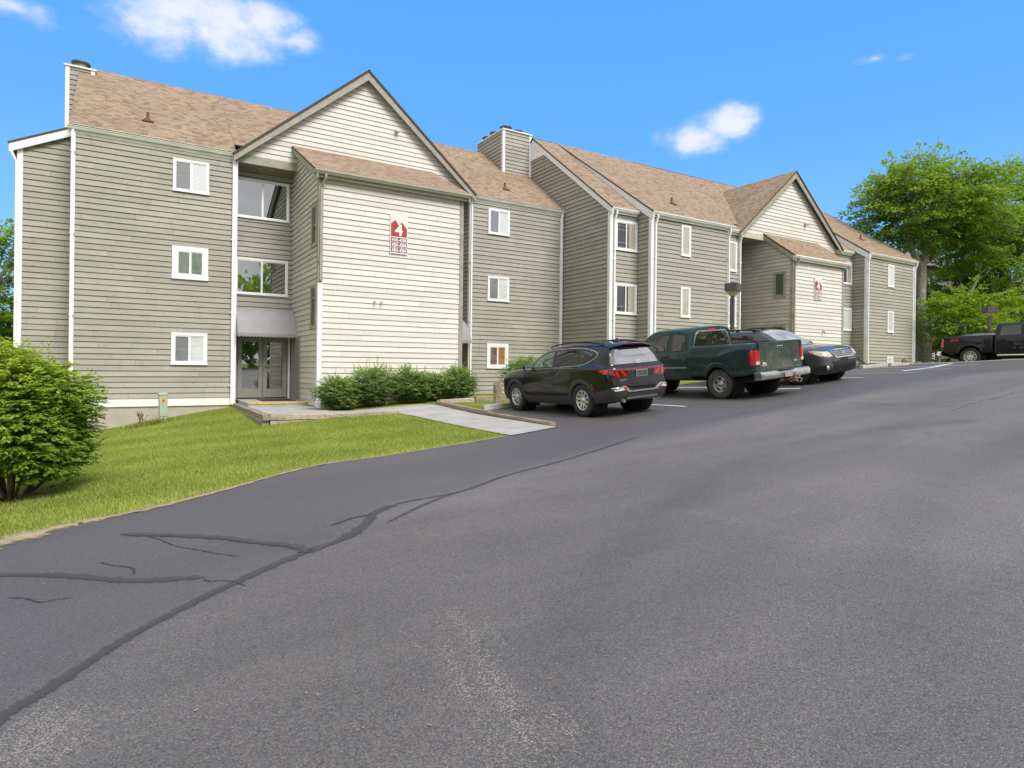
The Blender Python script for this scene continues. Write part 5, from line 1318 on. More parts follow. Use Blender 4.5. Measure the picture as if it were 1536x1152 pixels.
def tree(loc, trunk_path, trunk_r, blobs, nspray, nleaf, leaf, mat, label, seed, spray_r=.85, limbs=46, group=None, forks=(), tintb=0.0, vis=None):
    """trunk + limbs + many flat leaf sprays filling a set of ellipsoids (cx, cy, cz, rx, ry, rz), local coords"""
    rs = np.random.RandomState(seed); r = empty('tree', loc, label=label, cat='tree', group=group)
    wts = np.array([b[3] * b[4] * b[5] for b in blobs]); wts = wts / wts.sum()
    ci = rs.choice(len(blobs), nspray, p=wts); B = np.array(blobs)[ci]
    d = sphere_dirs(nspray, rs); rad = rs.uniform(.25, 1.0, nspray) ** .5
    k = lumpy(d, seed, .13)
    C = B[:, :3] + d * (rad * k)[:, None] * B[:, 3:]
    outd = unit(d * np.array([1, 1, .35]) + rs.randn(nspray, 3) * .2)
    P = []; D = []; N = []; T = []
    sr = spray_r * rs.uniform(.6, 1.25, nspray)
    lite = rs.randn(nspray) * .11
    zc = (C[:, 2] - B[:, 2]) / B[:, 5]
    for j in range(nleaf):
        a = rs.uniform(-1, 1, nspray); s = rs.uniform(-.55, 1.0, nspray)
        lat = unit(np.cross(outd, np.array([0, 0, 1.0])) + 1e-6)
        wdt = (1 - np.abs(s)) * .8 + .15
        p = C + outd * (s * sr)[:, None] + lat * (a * sr * wdt * .75)[:, None]
        p[:, 2] += -(s * .5) ** 2 * sr * .6 + rs.randn(nspray) * sr * .075
        P.append(p); D.append(unit(outd + lat * (a * 1.2)[:, None] + rs.randn(nspray, 3) * .4 + np.array([0, 0, -.25])))
        N.append(unit(np.array([0, 0, 1.0]) + rs.randn(nspray, 3) * .42))
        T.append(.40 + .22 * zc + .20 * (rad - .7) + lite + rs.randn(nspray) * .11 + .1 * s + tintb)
    P = np.concatenate(P); D = np.concatenate(D); N = np.concatenate(N); T = np.concatenate(T); n = len(P)
    V, tt = leaves(P, D, N, leaf * rs.uniform(.7, 1.3, n), leaf * rs.uniform(.5, .8, n), T, .1)
    tri_soup('crown', V, tt, mat, r)
    mb = MB()
    tp = catmull(trunk_path, 5); rr = np.linspace(trunk_r * 1.15, trunk_r * .55, len(tp)); rr[0] *= 1.35
    mb.tube(tp, list(rr), 12)
    tips = [(np.array(tp[-1]), trunk_r * .5), (np.array(tp[len(tp) * 2 // 3]), trunk_r * .5)]
    for f in forks:
        fp = catmull(f[0], 5); mb.tube(fp, list(np.linspace(f[1], f[1] * .45, len(fp))), 9); tips.append((np.array(fp[-1]), f[1] * .45)); tips.append((np.array(fp[len(fp) // 2]), f[1] * .5))
    sel = rs.choice(nspray, min(limbs, nspray), replace=False)
    for i in sel:
        e = C[i]; j = min(range(len(tips)), key=lambda q: np.linalg.norm(tips[q][0] - e) + (3 if tips[q][0][2] > e[2] + 1 else 0)); p0, r0 = tips[j]
        mid = (p0 + e) / 2 + np.array([0, 0, .12 * np.linalg.norm(e - p0)]) + rs.randn(3) * .2
        mb.tube(catmull([tuple(p0), tuple(mid), tuple(e)], 4), list(np.linspace(r0 * .7, .018, 9)), 6)
    mb.build('trunk', M['bark'], r)
    return r
def tl(u, z): d = ray(u, PV); return d.x * z, d.y * z
# big tree right of the farther building
x, y = tl(1384, 39.0); g0 = h1(x, y)
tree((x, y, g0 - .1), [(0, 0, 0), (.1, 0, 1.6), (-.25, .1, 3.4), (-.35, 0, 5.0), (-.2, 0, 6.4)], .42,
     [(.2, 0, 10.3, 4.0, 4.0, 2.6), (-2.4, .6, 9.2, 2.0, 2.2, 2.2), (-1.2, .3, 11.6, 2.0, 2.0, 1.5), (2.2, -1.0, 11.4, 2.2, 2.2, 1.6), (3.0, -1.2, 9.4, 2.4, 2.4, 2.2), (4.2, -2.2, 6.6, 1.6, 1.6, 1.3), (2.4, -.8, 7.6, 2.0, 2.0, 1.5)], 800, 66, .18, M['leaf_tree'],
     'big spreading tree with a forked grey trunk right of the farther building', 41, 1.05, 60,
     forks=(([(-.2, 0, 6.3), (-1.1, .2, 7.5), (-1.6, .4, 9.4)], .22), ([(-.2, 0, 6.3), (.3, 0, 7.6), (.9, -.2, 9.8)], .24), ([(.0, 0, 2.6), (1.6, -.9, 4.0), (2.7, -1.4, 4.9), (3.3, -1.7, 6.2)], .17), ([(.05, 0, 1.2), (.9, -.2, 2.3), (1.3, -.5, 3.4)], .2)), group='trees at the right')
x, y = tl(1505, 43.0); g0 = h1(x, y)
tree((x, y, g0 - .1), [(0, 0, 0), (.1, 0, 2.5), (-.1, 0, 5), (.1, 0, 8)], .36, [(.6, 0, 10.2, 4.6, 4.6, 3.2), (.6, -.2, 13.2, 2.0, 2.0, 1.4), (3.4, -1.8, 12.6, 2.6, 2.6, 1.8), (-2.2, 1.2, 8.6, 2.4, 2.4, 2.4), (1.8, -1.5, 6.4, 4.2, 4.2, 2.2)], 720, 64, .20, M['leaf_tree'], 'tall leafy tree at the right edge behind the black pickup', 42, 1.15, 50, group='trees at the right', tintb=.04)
x, y = tl(1448, 36.0); g0 = h1(x, y)
tree((x, y, g0 - .1), [(0, 0, 0), (.05, 0, 1.2), (.1, .1, 2.6)], .12, [(0, 0, 2.5, 2.3, 2.3, 1.7), (-1.2, .2, 3.6, 1.6, 1.6, .9), (1.4, 0, 4.0, 1.9, 1.9, 1.1)], 170, 60, .17, M['leaf_maple'], 'low light green maple in front of the big tree trunk', 43, .8, 20, group='trees at the right')
x, y = tl(1520, 39.0); g0 = h1(x, y)
tree((x, y, g0 - .1), [(0, 0, 0), (.05, 0, 1.2), (.1, .1, 2.6)], .14, [(0, 0, 3.6, 3.2, 2.4, 1.0), (1.0, 0, 2.2, 2.8, 2.4, 1.6)], 200, 56, .19, M['leaf_maple'], 'low light green maple at the right edge behind the black pickup', 44, .85, 20, group='trees at the right')
x, y = tl(1480, 56.0); g0 = h1(x, y)
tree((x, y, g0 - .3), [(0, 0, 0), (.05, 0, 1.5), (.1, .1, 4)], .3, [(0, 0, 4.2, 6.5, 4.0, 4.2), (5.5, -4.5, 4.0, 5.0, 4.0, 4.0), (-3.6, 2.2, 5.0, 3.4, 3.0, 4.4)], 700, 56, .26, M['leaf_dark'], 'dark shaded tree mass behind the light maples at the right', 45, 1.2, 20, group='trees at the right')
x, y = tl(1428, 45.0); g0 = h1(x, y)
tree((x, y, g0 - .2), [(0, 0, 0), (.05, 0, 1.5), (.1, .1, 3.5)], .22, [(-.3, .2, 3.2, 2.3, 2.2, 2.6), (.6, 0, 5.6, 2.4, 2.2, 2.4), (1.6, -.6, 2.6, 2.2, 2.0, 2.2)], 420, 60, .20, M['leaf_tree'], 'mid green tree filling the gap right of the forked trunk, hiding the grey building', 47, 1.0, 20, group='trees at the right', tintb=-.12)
# sliver of tree at the left edge
x, y = tl(-22, 31.0); g0 = h1(x, y)
tree((x, y, g0 - .2), [(0, 0, 0), (.1, 0, 2.5), (-.1, 0, 5.5)], .28, [(0, 0, 7.2, 2.5, 2.6, 3.0), (.2, 0, 4.2, 2.4, 2.6, 2.6), (-.3, 0, 2.0, 2.3, 2.4, 1.6)], 460, 56, .19, M['leaf_tree'], 'leafy tree behind the left corner of the nearest building', 46, .8, 30, group=None, tintb=-.04)
x, y = tl(-60, 27.0); g0 = h1(x, y)
shrub('round_shrub', (x + 1.0, y, g0), 1.5, 2.9, 900, 16, .12, 'yellow green shrub behind the large rounded shrub at the far left', M['leaf_bush'], 51, zmin=-.8, droop=.2, clear=.1)

# far wood across the road, behind the viewer (seen in the window and paint reflections)
rsw = np.random.RandomState(9); nb = 46; cx = np.linspace(-70, 95, nb) + rsw.randn(nb) * 1.5; cyy = -34 - rsw.rand(nb) * 9 + 8 * np.sin(cx * .06); hh = rsw.uniform(6, 13, nb)
Pw = []; Tw = []
for a, b, c in zip(cx, cyy, hh):
    k = 520; d = sphere_dirs(k, rsw); q = rsw.uniform(.5, 1, k)[:, None]
    Pw.append(np.array([a, b, h1(a, b) + c * .52]) + d * q * np.array([3.4, 3.0, c * .52]) * lumpy(d, a)[:, None]); Tw.append(.35 + .3 * d[:, 2] + rsw.randn(k) * .15)
Pw = np.concatenate(Pw); Tw = np.concatenate(Tw); k = len(Pw)
V, tt = leaves(Pw, rsw.randn(k, 3), rsw.randn(k, 3), rsw.uniform(.6, 1.1, k), rsw.uniform(.5, .9, k), Tw)
tag(tri_soup('far_wood', V, tt, M['leaf_tree']), kind='stuff')
# ------------------------------------------------------------------ vehicles (local frame: x forward, y left, z up, ground at 0)
M['paint_black'] = paint_mat('black_car_paint', (0.005, 0.005, 0.006), 0.0, 0.3, 0.03, (0.12, 0.11, 0.10))
M['paint_green'] = paint_mat('dark_green_truck_paint', (0.008, 0.038, 0.040), 0.15, 0.34, 0.55, (0.16, 0.145, 0.12), .45, 1.25)
M['paint_gate'] = paint_mat('dirty_tailgate_paint', (0.010, 0.042, 0.040), 0.1, 0.4, .85, (0.17, 0.155, 0.125), .70, 1.5)
M['paint_navy'] = paint_mat('dark_grey_blue_paint', (0.060, 0.061, 0.066), 0.15, 0.55, 0.45, (0.20, 0.19, 0.175))
M['paint_dark'] = paint_mat('black_truck_paint', (0.004, 0.005, 0.007), 0.0, 0.3, 0.03, (0.12, 0.11, 0.10))
M['paint_grey'] = paint_mat('silver_grey_paint', (0.28, 0.29, 0.31), 0.3, 0.3, 0.15)
M['plastic'] = simple('grey_black_cladding', (0.035, 0.034, 0.033), 0.6, var=0.15)
M['blackplastic'] = simple('black_plastic', (0.014, 0.014, 0.015), 0.45, var=0.1)
M['well'] = simple('wheel_well_black', (0.008, 0.008, 0.008), 0.95)
M['tyre'] = simple('tyre_rubber', (0.030, 0.029, 0.028), 0.85, var=0.25, nscale=12, bump=0.2)
M['tyre_dusty'] = simple('dusty_tyre_rubber', (0.075, 0.068, 0.060), 0.9, var=0.25, nscale=9, bump=0.2)
M['alloy'] = simple('silver_alloy', (0.62, 0.62, 0.62), 0.28, 0.85, var=0.05)
M['steelrim'] = simple('dull_silver_rim', (0.46, 0.445, 0.42), 0.38, 0.7, var=0.15)
M['darkrim'] = simple('dark_rim', (0.05, 0.05, 0.052), 0.4, 0.5)
M['chrome'] = simple('chrome', (0.72, 0.72, 0.72), 0.12, 1.0, var=0.03)
M['dullchrome'] = simple('dull_chrome_bumper', (0.52, 0.51, 0.49), 0.26, 0.95, var=0.2, nscale=5)
M['satin'] = simple('satin_silver_trim', (0.5, 0.5, 0.5), 0.3, 0.8)
M['redlamp'] = simple('red_lamp', (0.50, 0.012, 0.012), 0.12, coat=1.0, var=0.2, nscale=30)
M['redlamp_dark'] = simple('dark_red_lamp', (0.10, 0.006, 0.008), 0.1, coat=1.0, var=0.2)
M['whitelamp'] = simple('clear_lamp', (0.60, 0.58, 0.55), 0.12, coat=1.0, var=0.15, nscale=40)
M['yellamp'] = simple('aged_headlamp', (0.50, 0.44, 0.33), 0.15, coat=1.0, var=0.2, nscale=20)
M['amber'] = simple('amber_lamp', (0.60, 0.24, 0.04), 0.15, coat=1.0)
M['carglass'] = None
def carglass(name, base, inner, tint, fres=.85):
    m = NT(name)
    lw = m.n('ShaderNodeLayerWeight'); lw.inputs[0].default_value = 0.5
    f = m.math('ADD', m.math('MULTIPLY', m.math('POWER', lw.outputs['Facing'], 4.5), fres), base + .045, clamp=True)
    o = m.obj(); n = m.noise(m.mapping(o, (1.2, 1.2, 2.2)), 1.4, 3)
    d = m.n('ShaderNodeBsdfDiffuse'); m.l(m.ramp(n, [(.35, tuple(v * .5 for v in inner)), (.7, inner)]), d.inputs[0])
    gl = m.n('ShaderNodeBsdfGlossy'); gl.inputs['Roughness'].default_value = 0.02; gl.inputs[0].default_value = (*tint, 1)
    mx = m.n('ShaderNodeMixShader'); m.l(f, mx.inputs[0]); m.l(d.outputs[0], mx.inputs[1]); m.l(gl.outputs[0], mx.inputs[2]); m.l(mx.outputs[0], m.out.inputs[0])
    return m.mat
M['carglass'] = carglass('tinted_car_glass', .05, (0.022, 0.022, 0.021), (.95, .97, 1))
M['carglass_green'] = carglass('green_car_glass', .08, (0.10, 0.15, 0.10), (.95, 1, .97))
M['carglass_rear'] = carglass('reflective_rear_glass', .42, (0.03, 0.03, 0.032), (.95, .96, 1))
M['carglass_front'] = carglass('windscreen_glass', .02, (0.46, 0.47, 0.48), (.95, .97, 1), .35)

def pchip(P, n):
    """monotone cubic through rows of P (k, ...) sampled n times per span"""
    P = np.asarray(P, float); k = len(P); d = np.diff(P, axis=0); m = np.zeros_like(P)
    m[0] = d[0]; m[-1] = d[-1]
    a, b = d[:-1], d[1:]
    with np.errstate(divide='ignore', invalid='ignore'):
        h = np.where(a * b > 0, 2 * a * b / (a + b), 0.0)
    m[1:-1] = h
    out = []
    for i in range(k - 1):
        for j in range(n):
            t_ = j / n; t2, t3 = t_ * t_, t_ ** 3
            out.append((2 * t3 - 3 * t2 + 1) * P[i] + (t3 - 2 * t2 + t_) * m[i] + (-2 * t3 + 3 * t2) * P[i + 1] + (t3 - t2) * m[i + 1])
    out.append(P[-1]); return np.array(out)

class Car:
    def __init__(s, name, label, cat, group=None):
        s.root = empty(name, label=label, cat=cat, group=group); s.bvh = None
    def grid(s, stations, nx=6, npf=5):
        S = np.array(stations, float)                     # (stations, points, xyz)
        S = pchip(S, nx)                                  # along the length
        S = np.moveaxis(pchip(np.moveaxis(S, 1, 0), npf), 0, 1)
        return S
    def loft(s, name, stations, mat, holes=(), nx=6, npf=5, extra=None, keep_bvh=True):
        G_ = s.grid(stations, nx, npf); nr, nc, _ = G_.shape
        Rg = G_[:, 1:-1][:, ::-1] * np.array([1, -1, 1])
        ring = np.concatenate([G_, Rg], 1); k = ring.shape[1]
        V = ring.reshape(-1, 3); F = [(i * k + j, i * k + (j + 1) % k, (i + 1) * k + (j + 1) % k, (i + 1) * k + j) for i in range(nr - 1) for j in range(k)]
        def cap(i):
            b = i * k; out = []
            for j in range(nc - 1):
                l0, l1 = b + j, b + j + 1
                r0 = b + (k - j) % k if j else b; r1 = b + (k - j - 1) if j + 1 < nc - 1 else b + nc - 1
                q = [l0, l1] + ([r1] if r1 != l1 else []) + ([r0] if r0 != l0 else [])
                if len(q) >= 3: out.append(tuple(q))
            return out
        caps = cap(0) + cap(nr - 1)
        bv = BVHTree.FromPolygons([tuple(v) for v in V], F + caps)
        if keep_bvh: s.bvh = bv
        def hole(f):
            c = np.mean([V[i] for i in f], 0)
            return any(abs(c[1]) > .5 and (c[0] - hx) ** 2 + (c[2] - hz) ** 2 < hr ** 2 for hx, hz, hr in holes)
        F2 = [f for f in F + caps if not hole(f)]
        mb = MB(); mb.mesh(V.tolist(), F2, 0, True)
        o = mb.build(name, mat, s.root); s.fix(o); return o
    @staticmethod
    def fix(o, ang=38):
        bm = bmesh.new(); bm.from_mesh(o.data); bmesh.ops.remove_doubles(bm, verts=bm.verts[:], dist=1e-5); bmesh.ops.recalc_face_normals(bm, faces=bm.faces[:])
        for e in bm.edges:
            if len(e.link_faces) == 2 and e.calc_face_angle(0) > R(ang): e.smooth = False
        bm.to_mesh(o.data); bm.free()
    def hit(s, axis, a, b):
        o, d = {'y+': ((a, 3, b), (0, -1, 0)), 'y-': ((a, -3, b), (0, 1, 0)), 'x-': ((-6, a, b), (1, 0, 0)), 'x+': ((6, a, b), (-1, 0, 0)), 'z+': ((a, b, 5), (0, 0, -1))}[axis]
        loc, nrm, idx, dist = s.bvh.ray_cast(Vector(o), Vector(d))
        if loc is None: return None
        d = Vector(d)
        if nrm.dot(d) > 0: nrm = -nrm
        return loc, (nrm * .6 - d * .4).normalized()
    def panel_mb(s, mb, axis, outline, off=.006, step=.05, mat=0, rim=True, mirror=False):
        P, Fc = grid_in_poly(outline, step)
        H_ = [s.hit(axis, a, b) for a, b in P]
        n = len(P); V = []
        for h in H_: V.append(h[0] + h[1] * off if h else None)
        Fk = [f for f in Fc if all(V[i] is not None for i in f)]
        for sgn in ((1, -1) if mirror else (1,)):
            idx = {}; VV = []; FF = []
            def add(key, p):
                if key not in idx: idx[key] = len(VV); VV.append((p.x, p.y * sgn, p.z))
                return idx[key]
            cnt = {}
            for f in Fk:
                FF.append(tuple(add(i, V[i]) for i in f))
                for q in range(3):
                    e = tuple(sorted((f[q], f[(q + 1) % 3]))); cnt[e] = cnt.get(e, 0) + 1
            if rim:
                for (a, b), c in cnt.items():
                    if c == 1:
                        FF.append((add(a, V[a]), add(b, V[b]), add(('r', b), H_[b][0] - H_[b][1] * .004), add(('r', a), H_[a][0] - H_[a][1] * .004)))
            mb.mesh(VV, FF, mat, True)
    def panel(s, name, axis, outline, mat, off=.006, step=.05, mirror=False, parent=None, smooth_outline=None):
        outs = outline if isinstance(outline[0][0], (tuple, list)) else [outline]
        if mirror and axis == 'y+':
            r = None
            for sg in (1, -1):
                mb = MB()
                for o_ in outs:
                    t_ = MB(); s.panel_mb(t_, axis, o_, off, step)
                    mb.mesh([(x, y * sg, z) for x, y, z in t_.v], t_.f, 0, True)
                ob = mb.build(name, mat, parent or s.root); s.fix(ob, 50); r = r or ob
            return r
        mb = MB()
        for o_ in outs: s.panel_mb(mb, axis, o_, off, step, mirror=mirror)
        ob = mb.build(name, mat, parent or s.root); s.fix(ob, 50); return ob
    def strip(s, name, axis, paths, wd, mat, off=.004, mirror=True, parent=None):
        """thin seam or trim strip following the body; paths in the axis' plane"""
        for sg in ((1, -1) if mirror else (1,)):
            for pth in paths:
                obs = MB(); pts = catmull(pth, 8); V = []
                for i, p in enumerate(pts):
                    a = np.array(pts[max(0, i - 1)]); b = np.array(pts[min(len(pts) - 1, i + 1)]); d = b - a; d = d / (np.hypot(*d) + 1e-9); q = np.array((-d[1], d[0])) * wd / 2
                    h0, h1_ = s.hit(axis, *(np.array(p) + q)), s.hit(axis, *(np.array(p) - q))
                    V.append((h0[0] + h0[1] * off, h1_[0] + h1_[1] * off) if h0 and h1_ else None)
                for i in range(len(V) - 1):
                    if V[i] and V[i + 1]:
                        obs.poly([(v.x, v.y * sg, v.z) for v in (V[i][0], V[i][1], V[i + 1][1], V[i + 1][0])], 0, None, True)
                if obs.v: r = obs.build(name, mat, parent or s.root)
        return r
    def arch(s, name, cx, cz, r0, r1, mat, off=.012, a0=-25, a1=205, parent=None):
        for sg in (1, -1):
            mb = MB(); n = 40; rows = []
            for i in range(n + 1):
                a = R(a0 + (a1 - a0) * i / n); row = []
                for j in range(5):
                    r = r0 + (r1 - r0) * j / 4; h = s.hit('y+', cx + r * math.cos(a), max(cz + r * math.sin(a), .30))
                    row.append(h)
                if not any(row):
                    if not rows: continue
                    row = rows[-1]
                rows.append(row)
            n = len(rows) - 1
            V = []; F = []
            for row in rows:
                good = [h for h in row if h]
                for j, h in enumerate(row):
                    h = h or (good[0] if good else None)
                    p = (h[0] + h[1] * (off * (1 if 0 < j < 4 else .75))) if h else Vector((cx, .9, cz))
                    V.append((p.x, p.y * sg, p.z))
                p = row[0] or good[0]; V.append((p[0].x, (p[0].y - .10) * sg, p[0].z))
                p = row[4] or good[-1]; V.append((p[0].x, (p[0].y - .006) * sg, p[0].z))
            for i in range(n):
                b = i * 7; c = b + 7
                for j in range(4): F.append((b + j, b + j + 1, c + j + 1, c + j))
                F.append((b + 5, b, c, c + 5)); F.append((b + 4, b + 6, c + 6, c + 4))
            mb.mesh(V, F, 0, True); o = mb.build(name, mat, parent or s.root); s.fix(o, 45)
    def wells(s, axles, r, cz, yin, yout):
        for ax in axles:
            for sg in (1, -1):
                mb = MB(); X = Matrix.Translation((ax, 0, cz))
                mb.lathe([(0, sg * yin), (r, sg * yin), (r, sg * yout)], axis='y', n=32, M=X)
                mb.build('wheel_well', M['well'], s.root)
    def wheels(s, axles, yc, r, w_, style, tyremat='tyre', rr=.66, rimmat='alloy'):
        for ax in axles:
            for sg in (1, -1):
                mb = MB(); X = Matrix.Translation((ax, sg * yc, r)) @ Matrix.Rotation(0 if sg > 0 else math.pi, 4, 'Z')
                ri = r * rr; hw = w_ / 2
                mb.lathe([(ri - .01, -hw * .85), (ri + .02, -hw * .95), (r * .88, -hw), (r * .965, -hw * .9), (r, -hw * .66), (r, hw * .66), (r * .965, hw * .9), (r * .88, hw), (ri + .02, hw * .95), (ri - .008, hw * .84)], axis='y', n=40, M=X)
                # tread blocks
                for k in range(44):
                    a = 2 * math.pi * k / 44; Rm = X @ Matrix.Rotation(a, 4, 'Y')
                    mb.box(-.010, .010, hw * .50, hw * .93, r * .965, r * 1.004, M=Rm)
                tw_ = mb.build('wheel', M[tyremat], s.root)
                mb = MB(); fy = hw * .80
                mb.lathe([(ri, -hw * .8), (ri, fy), (ri - .012, fy + .012), (ri - .03, fy - .004), (ri - .035, fy - .05), (ri - .05, -hw * .7)], axis='y', n=40, M=X)
                mb.lathe([(0, fy - .075), (ri - .03, fy - .085)], axis='y', n=32, M=X, mat=1)
                if style == 'twist':
                    for k in range(5):
                        for da, ln in ((-.20, 1), (.20, 1)):
                            a = 2 * math.pi * k / 5 + .3
                            Rm = X @ Matrix.Rotation(a, 4, 'Y')
                            V = [(-.030 + da * .10, fy - .02, .045), (.030 + da * .10, fy - .02, .045), (.018 + da * .34 + .03, fy, ri - .02), (-.020 + da * .34 + .03, fy, ri - .02)]
                            V2 = [(x, y - .045, z) for x, y, z in V]
                            mb.mesh([Rm @ Vector(v) for v in V + V2], [(0, 1, 2, 3), (0, 4, 5, 1), (1, 5, 6, 2), (3, 2, 6, 7), (0, 3, 7, 4)], 0)
                    mb.lathe([(0, fy - .002), (.04, fy - .004), (.065, fy - .02), (.075, fy - .05)], axis='y', n=24, M=X)
                elif style == 'steel5':
                    n = 60; rows = [(.085, fy - .045), (.115, fy - .035), (.145, fy - .03), (.20, fy - .045), (ri - .03, fy - .02)]
                    for i in range(len(rows) - 1):
                        for k in range(n):
                            a0_, a1_ = 2 * math.pi * k / n, 2 * math.pi * (k + 1) / n
                            if i == 1 or i == 2:
                                if ((a0_ + .02) % (2 * math.pi / 5)) < .50: 
                                    continue
                            mb.poly([X @ Vector((rows[q][0] * math.cos(a), rows[q][1], rows[q][0] * math.sin(a))) for q, a in ((i, a0_), (i + 1, a0_), (i + 1, a1_), (i, a1_))], 0, None, True)
                    mb.lathe([(0, fy + .018), (.035, fy + .016), (.05, fy + .005), (.055, fy - .03), (.085, fy - .045)], axis='y', n=24, M=X)
                else:
                    ns = {'split6': 6, 'five': 5}[style]
                    for k in range(ns):
                        for da in ((-.16, .16) if style == 'split6' else (0,)):
                            Rm = X @ Matrix.Rotation(2 * math.pi * k / ns + .2, 4, 'Y'); hwid = .016 if style == 'split6' else .028
                            V = [(-hwid * 1.4 + da * .05, fy - .02, .04), (hwid * 1.4 + da * .05, fy - .02, .04), (hwid + da * .38, fy - .003, ri - .02), (-hwid + da * .38, fy - .003, ri - .02)]
                            V2 = [(x, y - .04, z) for x, y, z in V]
                            mb.mesh([Rm @ Vector(v) for v in V + V2], [(0, 1, 2, 3), (0, 4, 5, 1), (1, 5, 6, 2), (3, 2, 6, 7), (0, 3, 7, 4)], 0)
                    mb.lathe([(0, fy), (.05, fy - .005), (.07, fy - .04)], axis='y', n=20, M=X)
                mb.build('rim', [M[rimmat], M['well']], tw_)
    def place(s, x, y, heading, wb, tr, lift=0.0):
        c, sn = math.cos(heading), math.sin(heading)
        def W(lx, ly): return Vector((x + c * lx - sn * ly, y + sn * lx + c * ly, 0))
        pts = []
        for lx in (wb / 2, -wb / 2):
            for ly in (tr, -tr):
                p = W(lx, ly); p.z = h1(p.x, p.y); pts.append(p)
        fx = ((pts[0] + pts[1]) - (pts[2] + pts[3])).normalized(); fy = ((pts[0] + pts[2]) - (pts[1] + pts[3])).normalized()
        n = fx.cross(fy).normalized(); fy = n.cross(fx)
        o = (pts[0] + pts[1] + pts[2] + pts[3]) / 4 + n * (.004 + lift)
        s.root.matrix_world = Matrix(((fx.x, fy.x, n.x, o.x), (fx.y, fy.y, n.y, o.y), (fx.z, fy.z, n.z, o.z), (0, 0, 0, 1)))

def ST(x, ys, zs, dx=None):
    xs = x if hasattr(x, '__len__') else [x] * len(ys)
    return [(a, b, c) for a, b, c in zip(xs, ys, zs)]

